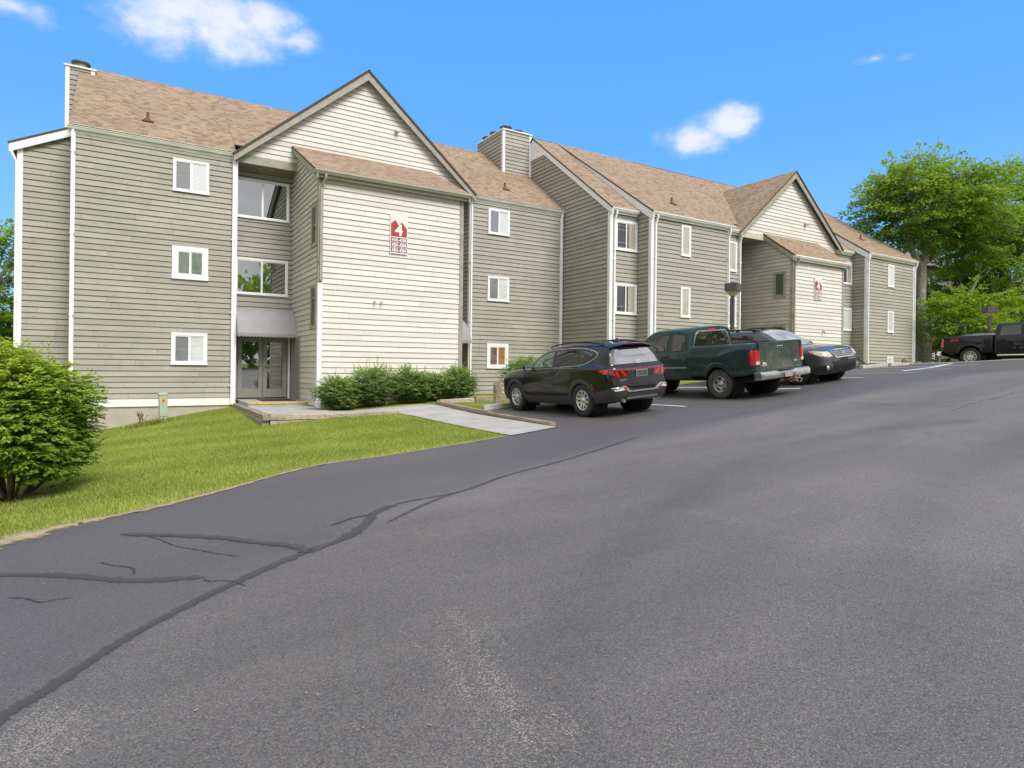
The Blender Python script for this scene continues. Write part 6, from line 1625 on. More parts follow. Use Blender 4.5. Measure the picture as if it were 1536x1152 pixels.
# ================================================================== black crossover
def black_car():
    c = Car('parked_car', 'shiny black crossover parked nose to the building, nearest of the parked cars', 'car', 'cars parked in the lot')
    wb = 2.755; ax = (1.3775, -1.3775)
    lo = [.24, .24, .36, .56, .80]
    st = [
     ST([2.10, 2.06, 2.17, 2.22, 2.21, 2.14, 2.10, 2.08, 2.06, 2.06, 2.06], [0, .45, .52, .55, .55, .54, .50, .42, .34, .2, 0], [.28, .28, .40, .55, .76, .90, .935, .955, .965, .975, .98]),
     ST([2.03, 2.00, 2.10, 2.14, 2.13, 2.06, 2.03, 2.02, 2.0, 2.0, 2.0], [0, .66, .76, .79, .79, .76, .70, .6, .48, .25, 0], [.27, .27, .39, .55, .77, .915, .955, .975, .985, .998, 1.005]),
     ST(1.88, [0, .78, .865, .89, .89, .835, .75, .63, .5, .26, 0], lo + [.965, 1.0, 1.02, 1.035, 1.05, 1.055]),
     ST(1.38, [0, .80, .885, .92, .925, .885, .79, .66, .52, .27, 0], lo + [1.01, 1.05, 1.07, 1.085, 1.10, 1.108]),
     ST(1.00, [0, .81, .885, .92, .93, .90, .83, .72, .58, .30, 0], lo + [1.03, 1.075, 1.10, 1.115, 1.135, 1.145]),
     ST(.72, [0, .81, .88, .915, .93, .905, .86, .80, .685, .36, 0], lo + [1.04, 1.085, 1.17, 1.25, 1.305, 1.32]),
     ST(.30, [0, .81, .875, .91, .93, .91, .868, .785, .66, .36, 0], lo + [1.05, 1.095, 1.30, 1.445, 1.505, 1.52]),
     ST(-.10, [0, .81, .875, .91, .93, .91, .87, .765, .632, .36, 0], lo + [1.06, 1.105, 1.36, 1.545, 1.605, 1.62]),
     ST(-.75, [0, .81, .875, .91, .925, .93, .862, .76, .622, .36, 0], lo + [1.055, 1.115, 1.375, 1.575, 1.635, 1.648]),
     ST(-1.38, [0, .81, .885, .925, .93, .95, .855, .755, .61, .36, 0], lo + [1.05, 1.135, 1.375, 1.56, 1.62, 1.632]),
     ST(-1.85, [0, .79, .865, .90, .905, .925, .83, .73, .585, .36, 0], [.27, .27, .38, .56, .80, 1.04, 1.14, 1.36, 1.525, 1.585, 1.597]),
     ST([-2.16, -2.16, -2.2, -2.22, -2.2, -2.17, -2.13, -2.07, -2.0, -1.98, -1.98], [0, .71, .78, .815, .835, .82, .775, .695, .56, .34, 0], [.31, .31, .43, .60, .82, 1.05, 1.115, 1.33, 1.505, 1.56, 1.572]),
     ST([-2.28, -2.28, -2.33, -2.35, -2.30, -2.28, -2.22, -2.13, -2.04, -2.02, -2.02], [0, .60, .66, .695, .715, .715, .68, .62, .48, .29, 0], [.36, .36, .47, .62, .85, 1.03, 1.095, 1.31, 1.485, 1.535, 1.545]),
     ST([-2.30, -2.30, -2.37, -2.39, -2.335, -2.315, -2.25, -2.155, -2.06, -2.04, -2.04], [0, .34, .38, .40, .41, .40, .385, .355, .28, .17, 0], [.37, .37, .48, .62, .85, 1.03, 1.09, 1.305, 1.48, 1.525, 1.535])]
    cz, ro = .36, .40
    c.loft('body', st, M['paint_black'], [(a, cz, ro + .02) for a in ax])
    c.wells(ax, ro + .015, cz, .50, .86)
    # dark band behind the side glass, then the panes
    c.panel('window_trim', 'y+', [(.74, 1.085), (.60, 1.20), (.32, 1.385), (.05, 1.47), (-.40, 1.505), (-1.0, 1.51), (-1.45, 1.475), (-1.80, 1.365), (-1.62, 1.22), (-1.30, 1.14), (-.6, 1.115), (.2, 1.09)], M['blackplastic'], .004, .06, True)
    for nm, pl, gm in (('side_window', [(.60, 1.105), (.50, 1.21), (.28, 1.355), (.02, 1.44), (-.20, 1.465), (-.27, 1.12)], 'carglass_green'), ('side_window', [(-.36, 1.135), (-.31, 1.475), (-.75, 1.485), (-1.15, 1.475), (-1.22, 1.155), (-.8, 1.14)], 'carglass'), ('side_window', [(-1.28, 1.17), (-1.235, 1.465), (-1.45, 1.44), (-1.70, 1.365), (-1.55, 1.235)], 'carglass')):
        c.panel(nm, 'y+', pl, M[gm], .008, .06, True)
    c.strip('window_strip', 'y+', [[(-.6, 1.108), (-1.25, 1.13), (-1.62, 1.215), (-1.82, 1.37), (-1.45, 1.485), (-1.0, 1.52), (-.4, 1.515), (.05, 1.48)]], .014, M['satin'], .008)
    c.panel('windscreen', 'z+', [(.92, -.60), (.96, 0), (.92, .60), (.22, .52), (.20, 0), (.22, -.52)], M['carglass_front'], .005, .08)
    # rear glass, hatch, spoiler
    c.panel('rear_window', 'x-', [(-.66, 1.13), (0, 1.125), (.66, 1.13), (.60, 1.25), (.50, 1.43), (.44, 1.475), (0, 1.485), (-.44, 1.475), (-.50, 1.43), (-.60, 1.25)], M['carglass_rear'], .005, .06)
    mb = MB(); prof = [(-1.93, 1.60), (-2.10, 1.575), (-2.15, 1.555), (-2.145, 1.535), (-2.02, 1.515), (-1.93, 1.53)]
    ny = 12; rows = []
    for i in range(ny + 1):
        yy = -.60 + 1.2 * i / ny; dz = -.06 * (abs(yy) / .6) ** 2.2; dx = .07 * (abs(yy) / .6) ** 2
        rows.append([Vector((x + dx, yy, z + dz)) for x, z in prof])
    k = len(prof)
    mb.mesh([p for r_ in rows for p in r_], [(i * k + j, i * k + (j + 1) % k, (i + 1) * k + (j + 1) % k, (i + 1) * k + j) for i in range(ny) for j in range(k)], 0, True); mb.poly(rows[0]); mb.poly(rows[-1][::-1])
    o = mb.build('spoiler', M['paint_black'], c.root); c.fix(o, 40)
    mb = MB(); mb.box(-.30, .30, -.006, .006, -.012, .012, M=Matrix.Translation((-2.148, 0, 1.545)) @ Matrix.Rotation(R(90), 4, 'Z')); mb.build('brake_light', M['redlamp_dark'], c.root)
    c.panel('side_rear_pillar_trim', 'x-', [[(sg * .63, 1.13), (sg * .73, 1.135), (sg * .66, 1.30), (sg * .53, 1.475), (sg * .47, 1.475), (sg * .60, 1.26)][::sg] for sg in (1, -1)], M['blackplastic'], .006, .04)
    # tail lamps: red bar with claw elements
    c.panel('lamp_bar', 'x-', [(-.80, 1.005), (-.4, .99), (0, .985), (.4, .99), (.80, 1.005), (.80, 1.045), (.4, 1.04), (0, 1.035), (-.4, 1.04), (-.80, 1.045)], M['redlamp_dark'], .010, .05)
    for sg in (1, -1):
        t_ = c.panel('tail_lamp', 'x-', [[(sg * .34, .87), (sg * .45, .84), (sg * .62, .83), (sg * .78, .90), (sg * .82, .98), (sg * .80, 1.003), (sg * .38, .985)][::sg]], M['redlamp_dark'], .009, .04)
        c.panel('red_lens', 'x-', [[(sg * a, z) for a, z in q][::sg] for q in ([(.415, .875), (.46, .868), (.535, .96), (.495, .985)], [(.60, .868), (.65, .872), (.70, .965), (.65, .985)], [(.70, .895), (.745, .915), (.77, .97), (.74, .985)])], M['redlamp'], .016, .03, parent=t_)
    for sg in (1, -1):
        c.panel('tail_lamp', 'y+' if sg > 0 else 'y-', [[(-2.14, .93), (-2.02, .985), (-1.98, 1.015), (-2.05, 1.03), (-2.2, 1.03), (-2.2, .95)]], M['redlamp'], .008, .03)
    c.panel('plate_recess', 'x-', [(-.34, .85), (.34, .85), (.36, .985), (-.36, .985)], M['blackplastic'], .004, .05)
    mb = MB(); X = Matrix.Translation((-2.345, -.02, .915)) @ Matrix.Rotation(R(-4), 4, 'Y'); mb.box(-.008, .0, -.165, .165, -.075, .075, M=X, bev=.003); pf = mb.build('licence_plate', M['satin'], c.root)
    mb = MB(); mb.box(-.011, -.008, -.145, .145, -.058, .058, M=X); mb.build('plate_face', simple('blanked_plate', (0.07, 0.07, 0.075), .5), pf)
    # lower bumper, trim, reflectors
    c.panel('bumper', 'x-', [(-.80, .33), (-.5, .37), (.5, .37), (.80, .33), (.86, .50), (.80, .60), (.55, .62), (.42, .50), (-.42, .50), (-.55, .62), (-.80, .60), (-.86, .50)], M['plastic'], .014, .05)
    c.panel('bumper_trim', 'x-', [(-.80, .615), (-.56, .635), (-.42, .53), (.42, .53), (.56, .635), (.80, .615), (.80, .645), (.50, .668), (.36, .565), (-.36, .565), (-.50, .668), (-.80, .645)], M['satin'], .018, .04)
    for sg in (1, -1):
        rf = c.panel('reverse_lamp', 'x-', [[(sg * a, z) for a, z in ((.50, .585), (.74, .565), (.77, .60), (.56, .635))][::sg]], M['whitelamp'], .021, .04)
        c.panel('red_reflector', 'x-', [[(sg * a, z) for a, z in ((.46, .60), (.52, .588), (.58, .634), (.52, .655))][::sg]], M['redlamp'], .025, .03, parent=rf)
        c.panel('side_reflector', 'y+' if sg > 0 else 'y-', [[(-1.86, .60), (-1.80, .60), (-1.74, .74), (-1.80, .74)]], M['redlamp_dark'], .030, .03)
    c.panel('skid_plate', 'x-', [(-.46, .38), (.46, .38), (.42, .43), (-.42, .43)], M['satin'], .020, .05)
    mb = MB(); mb.tube([(-2.3, .55, .36), (-2.38, .55, .35)], .035, 10); mb.build('exhaust', M['satin'], c.root)
    # cladding
    for a in ax: c.arch('arch_cladding', a, cz, ro - .012, ro + .082, M['plastic'], .016)
    c.panel('rocker_cladding', 'y+', [(.94, .245), (-.94, .245), (-.93, .45), (-.5, .43), (.5, .42), (.93, .45)], M['plastic'], .014, .06, True)
    c.panel('bumper_corner', 'y+', [(-1.85, .32), (-1.83, .50), (-2.0, .58), (-2.3, .60), (-2.3, .36)], M['plastic'], .013, .05, True)
    c.panel('bumper_corner', 'y+', [(1.83, .30), (1.82, .48), (2.12, .52), (2.12, .30)], M['plastic'], .013, .05, True)
    # seams, creases, handles
    c.strip('door_seam', 'y+', [[(.86, 1.06), (.90, .9), (.86, .62), (.80, .45)], [(-.30, 1.10), (-.33, .9), (-.33, .6), (-.30, .44)], [(-1.28, 1.135), (-1.10, .95), (-.98, .78), (-.90, .60), (-.86, .46)]], .010, M['well'], .003)
    c.strip('door_seam', 'x-', [[(-.70, .72), (-.35, .70), (.35, .70), (.70, .72)], [(.72, 1.06), (.70, .9), (.70, .72)], [(-.72, 1.06), (-.70, .9), (-.70, .72)]], .008, M['well'], .003, False)
    for x, z in ((-.12, .955), (-1.02, .985)):
        for sg in (1, -1):
            h = c.hit('y+', x, z); mb = MB(); mb.box(-.11, .11, -.004, .026, -.014, .014, M=Matrix.Translation((h[0].x, h[0].y * sg + sg * .012, h[0].z)), bev=.01); mb.build('handle', M['paint_black'], c.root)
    # crease lines on the doors
    c.strip('body_crease', 'y+', [[(1.05, .985), (.3, .955), (-.6, .93), (-1.0, .93)], [(.88, .74), (.4, .67), (0, .60), (-.4, .52), (-.7, .47)]], .02, M['paint_black'], .010)
    # mirrors, rails, fin
    for sg in (1, -1):
        mb = MB(); bm = bmesh.new(); bmesh.ops.create_uvsphere(bm, u_segments=16, v_segments=10, radius=1)
        mb.bm(bm, 0, Matrix.Translation((.60, sg * 1.03, 1.13)) @ Matrix.Diagonal((.075, .125, .085, 1)), True); bm.free(); mb.box(.54, .62, min(sg * .86, sg * .96), max(sg * .86, sg * .96), 1.07, 1.10)
        mr = mb.build('mirror', M['paint_black'], c.root)
        mb = MB(); mb.box(-.004, 0, -.095, .095, -.058, .058, M=Matrix.Translation((.528, sg * 1.03, 1.13)), bev=.0015); mb.build('mirror_glass', M['chrome'], mr)
        mb = MB(); pth = [(.10, .60, 1.55), (-.1, .605, 1.60), (-.7, .60, 1.645), (-1.3, .585, 1.63), (-1.72, .555, 1.575), (-1.82, .55, 1.545)]
        mb.tube(catmull([(x, y * sg, z + .012) for x, y, z in pth], 6), .018, 8); mb.build('roof_rail', M['blackplastic'], c.root)
    mb = MB(); mb.mesh([(-1.45, -.02, 1.63), (-1.45, .02, 1.63), (-1.70, .025, 1.60), (-1.70, -.025, 1.60), (-1.66, 0, 1.70), (-1.60, 0, 1.69)], [(0, 1, 5), (1, 2, 4, 5), (2, 3, 4), (3, 0, 5, 4)]); mb.build('antenna', M['blackplastic'], c.root)
    # front lamps and grille (seen only from another side)
    c.panel('grille', 'x+', [(-.62, .50), (.62, .50), (.66, .86), (-.66, .86)], M['blackplastic'], .008, .06)
    for sg in (1, -1): c.panel('headlight', 'x+', [[(sg * .60, .60), (sg * .78, .60), (sg * .78, .76), (sg * .62, .76)][::sg]], M['whitelamp'], .012, .05)
    # lettering on the tailgate
    mb = MB(); X = Matrix(((0, 0, -1, -2.345), (-1, 0, 0, .50), (0, 1, 0, .775), (0, 0, 0, 1)))
    text_mesh(mb, 'TUCSON', .052, X, width=.24, bold=.002); mb.build('lettering', M['chrome'], c.root)
    mb = MB(); X = Matrix.Translation((-2.262, 0, 1.165)) @ Matrix.Rotation(R(14), 4, 'Y') @ Matrix(((0, 0, -1, 0), (-1, 0, 0, 0), (0, 1, 0, 0), (0, 0, 0, 1)))
    n = 28
    ring = [[X @ Vector((a * math.cos(t_), b * math.sin(t_), 0)) for t_ in np.linspace(0, 2 * math.pi, n, endpoint=False)] for a, b in ((.075, .040), (.063, .030))]
    mb.mesh(ring[0] + ring[1], [(i, (i + 1) % n, n + (i + 1) % n, n + i) for i in range(n)]); text_mesh(mb, 'H', .05, X @ Matrix.Translation((0, -.018, 0)), bold=.002)
    mb.build('badge', M['chrome'], c.root)
    c.wheels(ax, .80, .362, .225, 'twist', rr=.635)
    c.place(9.56, 12.42, R(90), wb, .8)
black_car()

# ================================================================== pickups
def pickup(name, label, P):
    c = Car(name, label, 'pickup truck', 'cars parked in the lot')
    wb = P['wb']; ax = (wb / 2, -wb / 2); cb, ct = P['cab_rear'], P['tail']; k = P['zk']
    paint = M[P['paint']]; zr = P['rail']; r = P['r']; cz = r + .02
    zb = .46
    lo = [zb, zb, zb + .08, .80, 1.02]
    rf, bl = P['roof'], P['belt']
    Yl = [0, .86, .95, .985, .985]
    cw = P['cowl']; hd = P['header']; nose = P['nose']
    st = [ST(cb - .0, [0, .80, .89, .93, .94, .915, .885, .80, .70, .40, 0], lo + [bl - .02, bl + .03, bl + (rf - bl) * .52, rf - .10, rf - .045, rf - .035]),
          ST(cb + .06, [0, .85, .94, .975, .98, .955, .925, .84, .73, .42, 0], lo + [bl - .02, bl + .03, bl + (rf - bl) * .53, rf - .075, rf - .018, rf - .01]),
          ST((cb + hd) / 2, Yl + [.965, .935, .845, .735, .42, 0], lo + [bl - .02, bl + .03, bl + (rf - bl) * .54, rf - .065, rf - .006, rf]),
          ST(hd, Yl + [.965, .935, .845, .735, .42, 0], lo + [bl - .02, bl + .03, bl + (rf - bl) * .53, rf - .08, rf - .02, rf - .01]),
          ST((hd + cw) / 2, Yl + [.965, .935, .875, .80, .45, 0], lo + [bl - .02, bl + .03, bl + (rf - bl) * .30, bl + (rf - bl) * .56, bl + (rf - bl) * .64, bl + (rf - bl) * .66]),
          ST(cw, Yl + [.96, .915, .85, .74, .40, 0], lo + [bl - .03, bl + .015, bl + .04, bl + .06, bl + .08, bl + .085]),
          ST(cw + .55, Yl + [.95, .89, .80, .68, .36, 0], lo + [bl - .06, bl - .01, bl + .01, bl + .025, bl + .05, bl + .055]),
          ST(nose - .20, [0, .82, .92, .965, .965, .91, .84, .74, .62, .32, 0], [.48, .48, .54, .78, .98, bl - .14, bl - .09, bl - .07, bl - .05, bl - .03, bl - .02]),
          ST([nose - .08, nose - .08, nose, nose, nose - .02, nose - .05, nose - .07, nose - .08, nose - .08, nose - .08, nose - .08], [0, .70, .80, .85, .86, .82, .77, .68, .56, .28, 0], [.52, .52, .58, .76, .94, bl - .20, bl - .15, bl - .13, bl - .12, bl - .11, bl - .105])]
    c.loft('cab', st, paint, [(ax[0], cz, r + .07)])
    # side windows
    for pl in P['panes']:
        c.panel('window_trim', 'y+', [(x + dx, z + dz) for (x, z), (dx, dz) in zip(pl, P['trim_off'])] if False else pl, M['blackplastic'], .004, .07, True)
        cx_ = sum(p[0] for p in pl) / len(pl); cz_ = sum(p[1] for p in pl) / len(pl)
        c.panel('side_window', 'y+', [(cx_ + (x - cx_) * .93, cz_ + (z - cz_) * .91) for x, z in pl], M[P['glass']], .008, .07, True)
    yb_, yt_ = .76, .62; z0_, z1_ = bl + .06, rf - .12
    def rr_(w0, w1, z0, z1, q=.08): return [(-w0 + q, z0), (w0 - q, z0), (w0, z0 + q), (w1 + .02, z1 - q), (w1 - q, z1), (-w1 + q, z1), (-w1 - .02, z1 - q), (-w0, z0 + q)]
    c.panel('rear_window_trim', 'x-', rr_(yb_, yt_, z0_, z1_), M[P['rw_trim']], .006, .07)
    c.panel('rear_window', 'x-', rr_(yb_ - .03, yt_ - .03, z0_ + .03, z1_ - .03), M['carglass'], .012, .07)
    c.panel('brake_light', 'x-', [(-.16, rf - .112), (.16, rf - .112), (.14, rf - .075), (-.14, rf - .075)], M['redlamp'], .012, .04)
    c.panel('windscreen', 'z+', [(cw - .08, -.72), (cw - .03, 0), (cw - .08, .72), (hd + .14, .66), (hd + .12, 0), (hd + .14, -.66)], M['carglass_front'], .005, .09)
    c.strip('door_seam', 'y+', P['seams'], .012, M['well'], .004)
    for x in P['handles']:
        for sg in (1, -1):
            h = c.hit('y+', x, bl - .12); mb = MB(); mb.box(-.10, .10, -.004, .024, -.025, .025, M=Matrix.Translation((h[0].x, (h[0].y + .008) * sg, h[0].z)), bev=.01); mb.build('handle', M['blackplastic'] if P['dull'] else paint, c.root)
    for sg in (1, -1):
        mb = MB(); bm = bmesh.new(); bmesh.ops.create_cube(bm, size=1); bmesh.ops.bevel(bm, geom=bm.edges[:], offset=.2, segments=3, affect='EDGES'); mb.bm(bm, 0, Matrix.Translation((cw - .28, sg * 1.13, bl + .12)) @ Matrix.Diagonal((.12, .20, .22, 1)), True); bm.free(); mb.box(cw - .31, cw - .25, min(sg * .92, sg * 1.06), max(sg * .92, sg * 1.06), bl + .05, bl + .09); mb.build('mirror', M['blackplastic'], c.root)
    c.panel('grille', 'x+', [(-.55, .74), (.55, .74), (.55, bl - .24), (-.55, bl - .24)], M['chrome'], .01, .08)
    for sg in (1, -1): c.panel('headlight', 'x+', [[(sg * .58, .80), (sg * .82, .80), (sg * .80, bl - .26), (sg * .58, bl - .26)][::sg]], M['whitelamp'], .01, .06)
    mb = MB(); mb.box(nose - .06, nose + .09, -.92, .92, .46, .68, bev=.04); mb.build('front_bumper', M['dullchrome'], c.root)
    c.arch('fender_lip', ax[0], cz, r + .055, r + .10, paint, .012)
    if P.get('moulding'): c.panel('side_moulding', 'y+', [(cb + .06, .80), (1.10, .80), (1.10, .835), (cb + .06, .835)], M['satin'], .012, .1, True)
    # bed
    bx = cb - .035; f = P['bulge']
    bs = [ST(bx, [0, .85, .93, .965, .98, .965, .95, .925, .87, .855, 0], [.58, .58, .61, .82, 1.05, zr - .09, zr - .025, zr, zr, .92, .92]),
          ST(bx - .04, [0, .87, .95, .985, 1.0, .985, .965, .935, .87, .855, 0], [.56, .56, .59, .82, 1.05, zr - .09, zr - .022, zr + .003, zr + .003, .92, .92]),
          ST(ax[1] + .55, [0, .87, .95, .985, 1.0, .985, .965, .935, .87, .855, 0], [.56, .56, .59, .82, 1.05, zr - .09, zr - .022, zr + .003, zr + .003, .92, .92]),
          ST(ax[1] + .05, [0, .87, .955, .99 + f, 1.0 + f * .6, .985, .965, .935, .87, .855, 0], [.56, .56, .59, .82, 1.03, zr - .09, zr - .022, zr + .003, zr + .003, .92, .92]),
          ST(ax[1] - .50, [0, .87, .95, .985, 1.0, .985, .965, .935, .87, .855, 0], [.56, .56, .59, .82, 1.05, zr - .09, zr - .022, zr + .003, zr + .003, .92, .92]),
          ST(ct + .10, [0, .86, .94, .975, .99, .975, .955, .93, .87, .855, 0], [.62, .62, .65, .84, 1.05, zr - .09, zr - .022, zr + .003, zr + .003, .92, .92]),
          ST(ct, [0, .82, .88, .91, .925, .915, .90, .88, .85, .84, 0], [.66, .66, .69, .84, 1.05, zr - .10, zr - .04, zr - .008, zr - .008, .92, .92])]
    c.loft('bed', bs, paint, [(ax[1], cz, r + .07)])
    c.strip('rail_cap', 'z+', [[(bx - .02, .91), (ct + .05, .91)]], .07, M[P['railcap']], .006)
    for a in (ax[1],): c.arch('fender_flare', a, cz, r + .055, r + P['flare'], paint, P['flare_off'])
    c.wells(ax, r + .075, cz, .50, .92)
    # tailgate
    c.panel('tailgate', 'x-', [(-.78, .70), (.78, .70), (.79, 1.0), (.78, zr - .02), (.4, zr - .006), (-.4, zr - .006), (-.78, zr - .02), (-.79, 1.0)], M[P['gate']], .010, .08)
    mb = MB(); mb.box(ct - .022, ct - .008, -.11, .11, zr - .17, zr - .09, bev=.01); hb = mb.build('tailgate_handle', M['dullchrome' if P['dull'] else 'paint_dark'], c.root)
    mb = MB(); mb.box(ct - .026, ct - .0215, -.08, .08, zr - .155, zr - .115); mb.build('handle_recess', M['blackplastic'], hb)
    zl0, zl1 = P['lamp']
    for sg in (1, -1):
        t_ = c.panel('tail_lamp', 'x-', [[(sg * .805, zl0), (sg * .93, zl0), (sg * .93, zl1 - .03), (sg * .90, zl1), (sg * .83, zl1), (sg * .805, zl1 - .06)][::sg]], M['redlamp'], .022, .03)
        c.panel('side_lens', 'y+' if sg > 0 else 'y-', [[(ct + .005, zl0), (ct + .115, zl0), (ct + .13, zl1 - .08), (ct + .08, zl1), (ct + .005, zl1)]], M['redlamp'], .010, .03, parent=t_)
        c.panel('reverse_lens', 'x-', [[(sg * .82, zl0 + .015), (sg * .92, zl0 + .015), (sg * .92, zl0 + .085), (sg * .82, zl0 + .085)][::sg]], M['whitelamp'], .027, .03, parent=t_)
    # chassis and bumper
    mb = MB(); mb.box(ct + .1, nose - .3, -.42, .42, .42, .58); mb.box(ct + .3, ct + .9, .45, .75, .40, .56); mb.box(ax[1] - .10, ax[1] + .10, -.7, .7, .28, .44); mb.tube([(ct + 1.0, -.55, .46), (ct + .25, -.62, .48)], .05, 10); mb.build('chassis', M['well'], c.root)
    mb = MB(); n = 24; V = []; pr = [(.0, .48), (-.10, .475), (-.145, .50), (-.15, .60), (-.13, .655), (-.10, .675), (.0, .675)]; kk = len(pr)
    for i in range(n + 1):
        t_ = -1 + 2 * i / n; yy = math.copysign(min(abs(t_) * 1.06, .985), t_); e = max(0, (abs(t_) - .90) / .10)
        bow = .035 * (1 - t_ * t_) - .10 * e * e
        step = -.035 if abs(yy) < .30 else 0
        for x, z in pr: V.append((ct - .03 + x - bow * (1 if x < -.05 else 0) + (.09 * e if x < -.05 else 0), yy if e == 0 else math.copysign(.955 + .03 * math.sin(e * 1.5), t_), z + (step if z > .64 else 0)))
    mb.mesh(V, [(i * kk + j, i * kk + (j + 1) % kk, (i + 1) * kk + (j + 1) % kk, (i + 1) * kk + j) for i in range(n) for j in range(kk)], 0, True); mb.poly(V[:kk]); mb.poly(V[-kk:][::-1])
    bp = mb.build('rear_bumper', M[P['bumper']], c.root); c.fix(bp, 30)
    mb = MB(); mb.box(ct - .228, ct - .222, -.155, .155, .50, .63, M=None); mb.build('licence_plate', simple('blank_grey_plate', (0.30, 0.29, 0.27), .6), bp)
    c.wheels(ax, .845, r, P['tw'], P['style'], P['tyre'], P['rr'], P['rim'])
    return c

gp = pickup('pickup_truck', 'old dark green extended cab pickup with dirty tailgate and chrome bumper beside the black car', dict(
    wb=3.53, cab_rear=-.80, tail=-2.86, nose=2.62, cowl=1.38, header=.56, roof=1.90, belt=1.23, rail=1.36, zk=1, r=.375, tw=.245, bulge=.025, flare=.17, flare_off=.030, paint='paint_green', gate='paint_gate', dull=True, railcap='satin', bumper='dullchrome',
    glass='carglass', rw_trim='satin', trim_off=None, moulding=True, lamp=(.84, 1.20), style='steel5', tyre='tyre_dusty', rr=.56, rim='steelrim',
    panes=[[(-.66, 1.29), (-.64, 1.70), (-.30, 1.745), (-.20, 1.745), (-.16, 1.28), (-.24, 1.25), (-.60, 1.25)], [(-.02, 1.26), (-.06, 1.735), (.42, 1.725), (.72, 1.58), (1.10, 1.28)]],
    seams=[[(-.09, 1.78), (-.10, 1.2), (-.08, .8), (-.08, .52)], [(-.74, 1.76), (-.74, 1.2), (-.72, .8), (-.70, .54)], [(1.18, 1.22), (1.20, .9), (1.16, .6)]], handles=[.05]))
# hitch, badges, dent highlight
mb = MB(); mb.box(-3.25, -2.85, -.03, .03, .40, .46); mb.tube([(-3.22, 0, .46), (-3.22, 0, .50)], .02, 8); mb.lathe([(0, .56), (.025, .55), (.03, .525), (.02, .50)], n=12, M=Matrix.Translation((-3.22, 0, 0))); mb.build('hitch', M['rust'], gp.root)
rs = random.Random(4); mb = MB()
for _ in range(26):
    y = rs.uniform(-.55, .15); z = rs.uniform(.36, .46); x = rs.uniform(-3.08, -2.95); s = rs.uniform(.008, .018)
    mb.box(x - s, x + s, y - s * 1.6, y + s * 1.6, z - s, z + s, M=Matrix.Rotation(rs.uniform(-.2, .2), 4, 'X'))
mb.build('hanging_debris', simple('tan_debris', (0.30, 0.23, 0.15), .9, var=.4, nscale=30), gp.root)
mb = MB(); n = 20; X = Matrix.Translation((-2.876, -.60, .86))
mb.poly([X @ Vector((-.0, .075 * math.cos(t_), .032 * math.sin(t_))) for t_ in np.linspace(0, 2 * math.pi, n, endpoint=False)]); mb.build('badge', M['satin'], gp.root)
mb = MB(); mb.mesh([(-2.8765, .70, .80), (-2.8765, .55, .80), (-2.8765, .53, .84), (-2.8765, .59, .885), (-2.8765, .64, .90), (-2.8765, .69, .86)], [(0, 1, 2, 3, 4, 5)]); mb.build('sticker', M['whitelamp'], gp.root)
mb = MB(); X = Matrix(((0, 0, -1, -2.879), (-1, 0, 0, .625), (0, 1, 0, .815), (0, 0, 0, 1))); text_mesh(mb, 'F-150', .045, X, bold=.002, width=.12); mb.build('lettering', M['blackplastic'], gp.root)
gp.place(13.82, 10.8 + 1.765, R(90), 3.53, .85)

ch = pickup('pickup_truck', 'black crew cab pickup with silver wheels at the far right edge beyond the curb', dict(
    wb=3.645, cab_rear=-.95, tail=-2.98, nose=2.72, cowl=1.52, header=.70, roof=1.88, belt=1.24, rail=1.33, zk=1, r=.40, tw=.265, bulge=.035, flare=.15, flare_off=.03, paint='paint_dark', gate='paint_dark', dull=False, railcap='blackplastic', bumper='chrome',
    glass='carglass', rw_trim='blackplastic', trim_off=None, moulding=False, lamp=(.86, 1.24), style='split6', tyre='tyre', rr=.64, rim='alloy',
    panes=[[(-.78, 1.30), (-.74, 1.70), (-.40, 1.75), (-.02, 1.755), (.02, 1.27), (-.70, 1.26)], [(.12, 1.27), (.09, 1.755), (.55, 1.74), (.84, 1.60), (1.22, 1.30)]],
    seams=[[(.07, 1.80), (.06, 1.2), (.06, .55)], [(-.84, 1.76), (-.84, 1.25), (-.72, .95), (-.64, .56)], [(1.28, 1.24), (1.30, .9), (1.26, .56)]], handles=[-.62, .24]))
for sg in (1, -1):
    mb = MB(); X = Matrix(((-1, 0, 0, -2.42), (0, 0, 1, 1.003), (0, 1, 0, 1.10), (0, 0, 0, 1))) if sg > 0 else Matrix(((1, 0, 0, -2.42), (0, 0, -1, -1.003), (0, 1, 0, 1.10), (0, 0, 0, 1)))
    text_mesh(mb, 'Z71', .13, X, bold=.006, width=.34); mb.build('lettering', M['redlamp'], ch.root)
    mb = MB(); mb.tube([(-.8, sg * .97, .44), (1.2, sg * .97, .44)], .045, 8); mb.build('side_step', M['chrome'], ch.root)
ch.place(32.45, 12.9 - 1.82, R(-90), 3.645, .85)

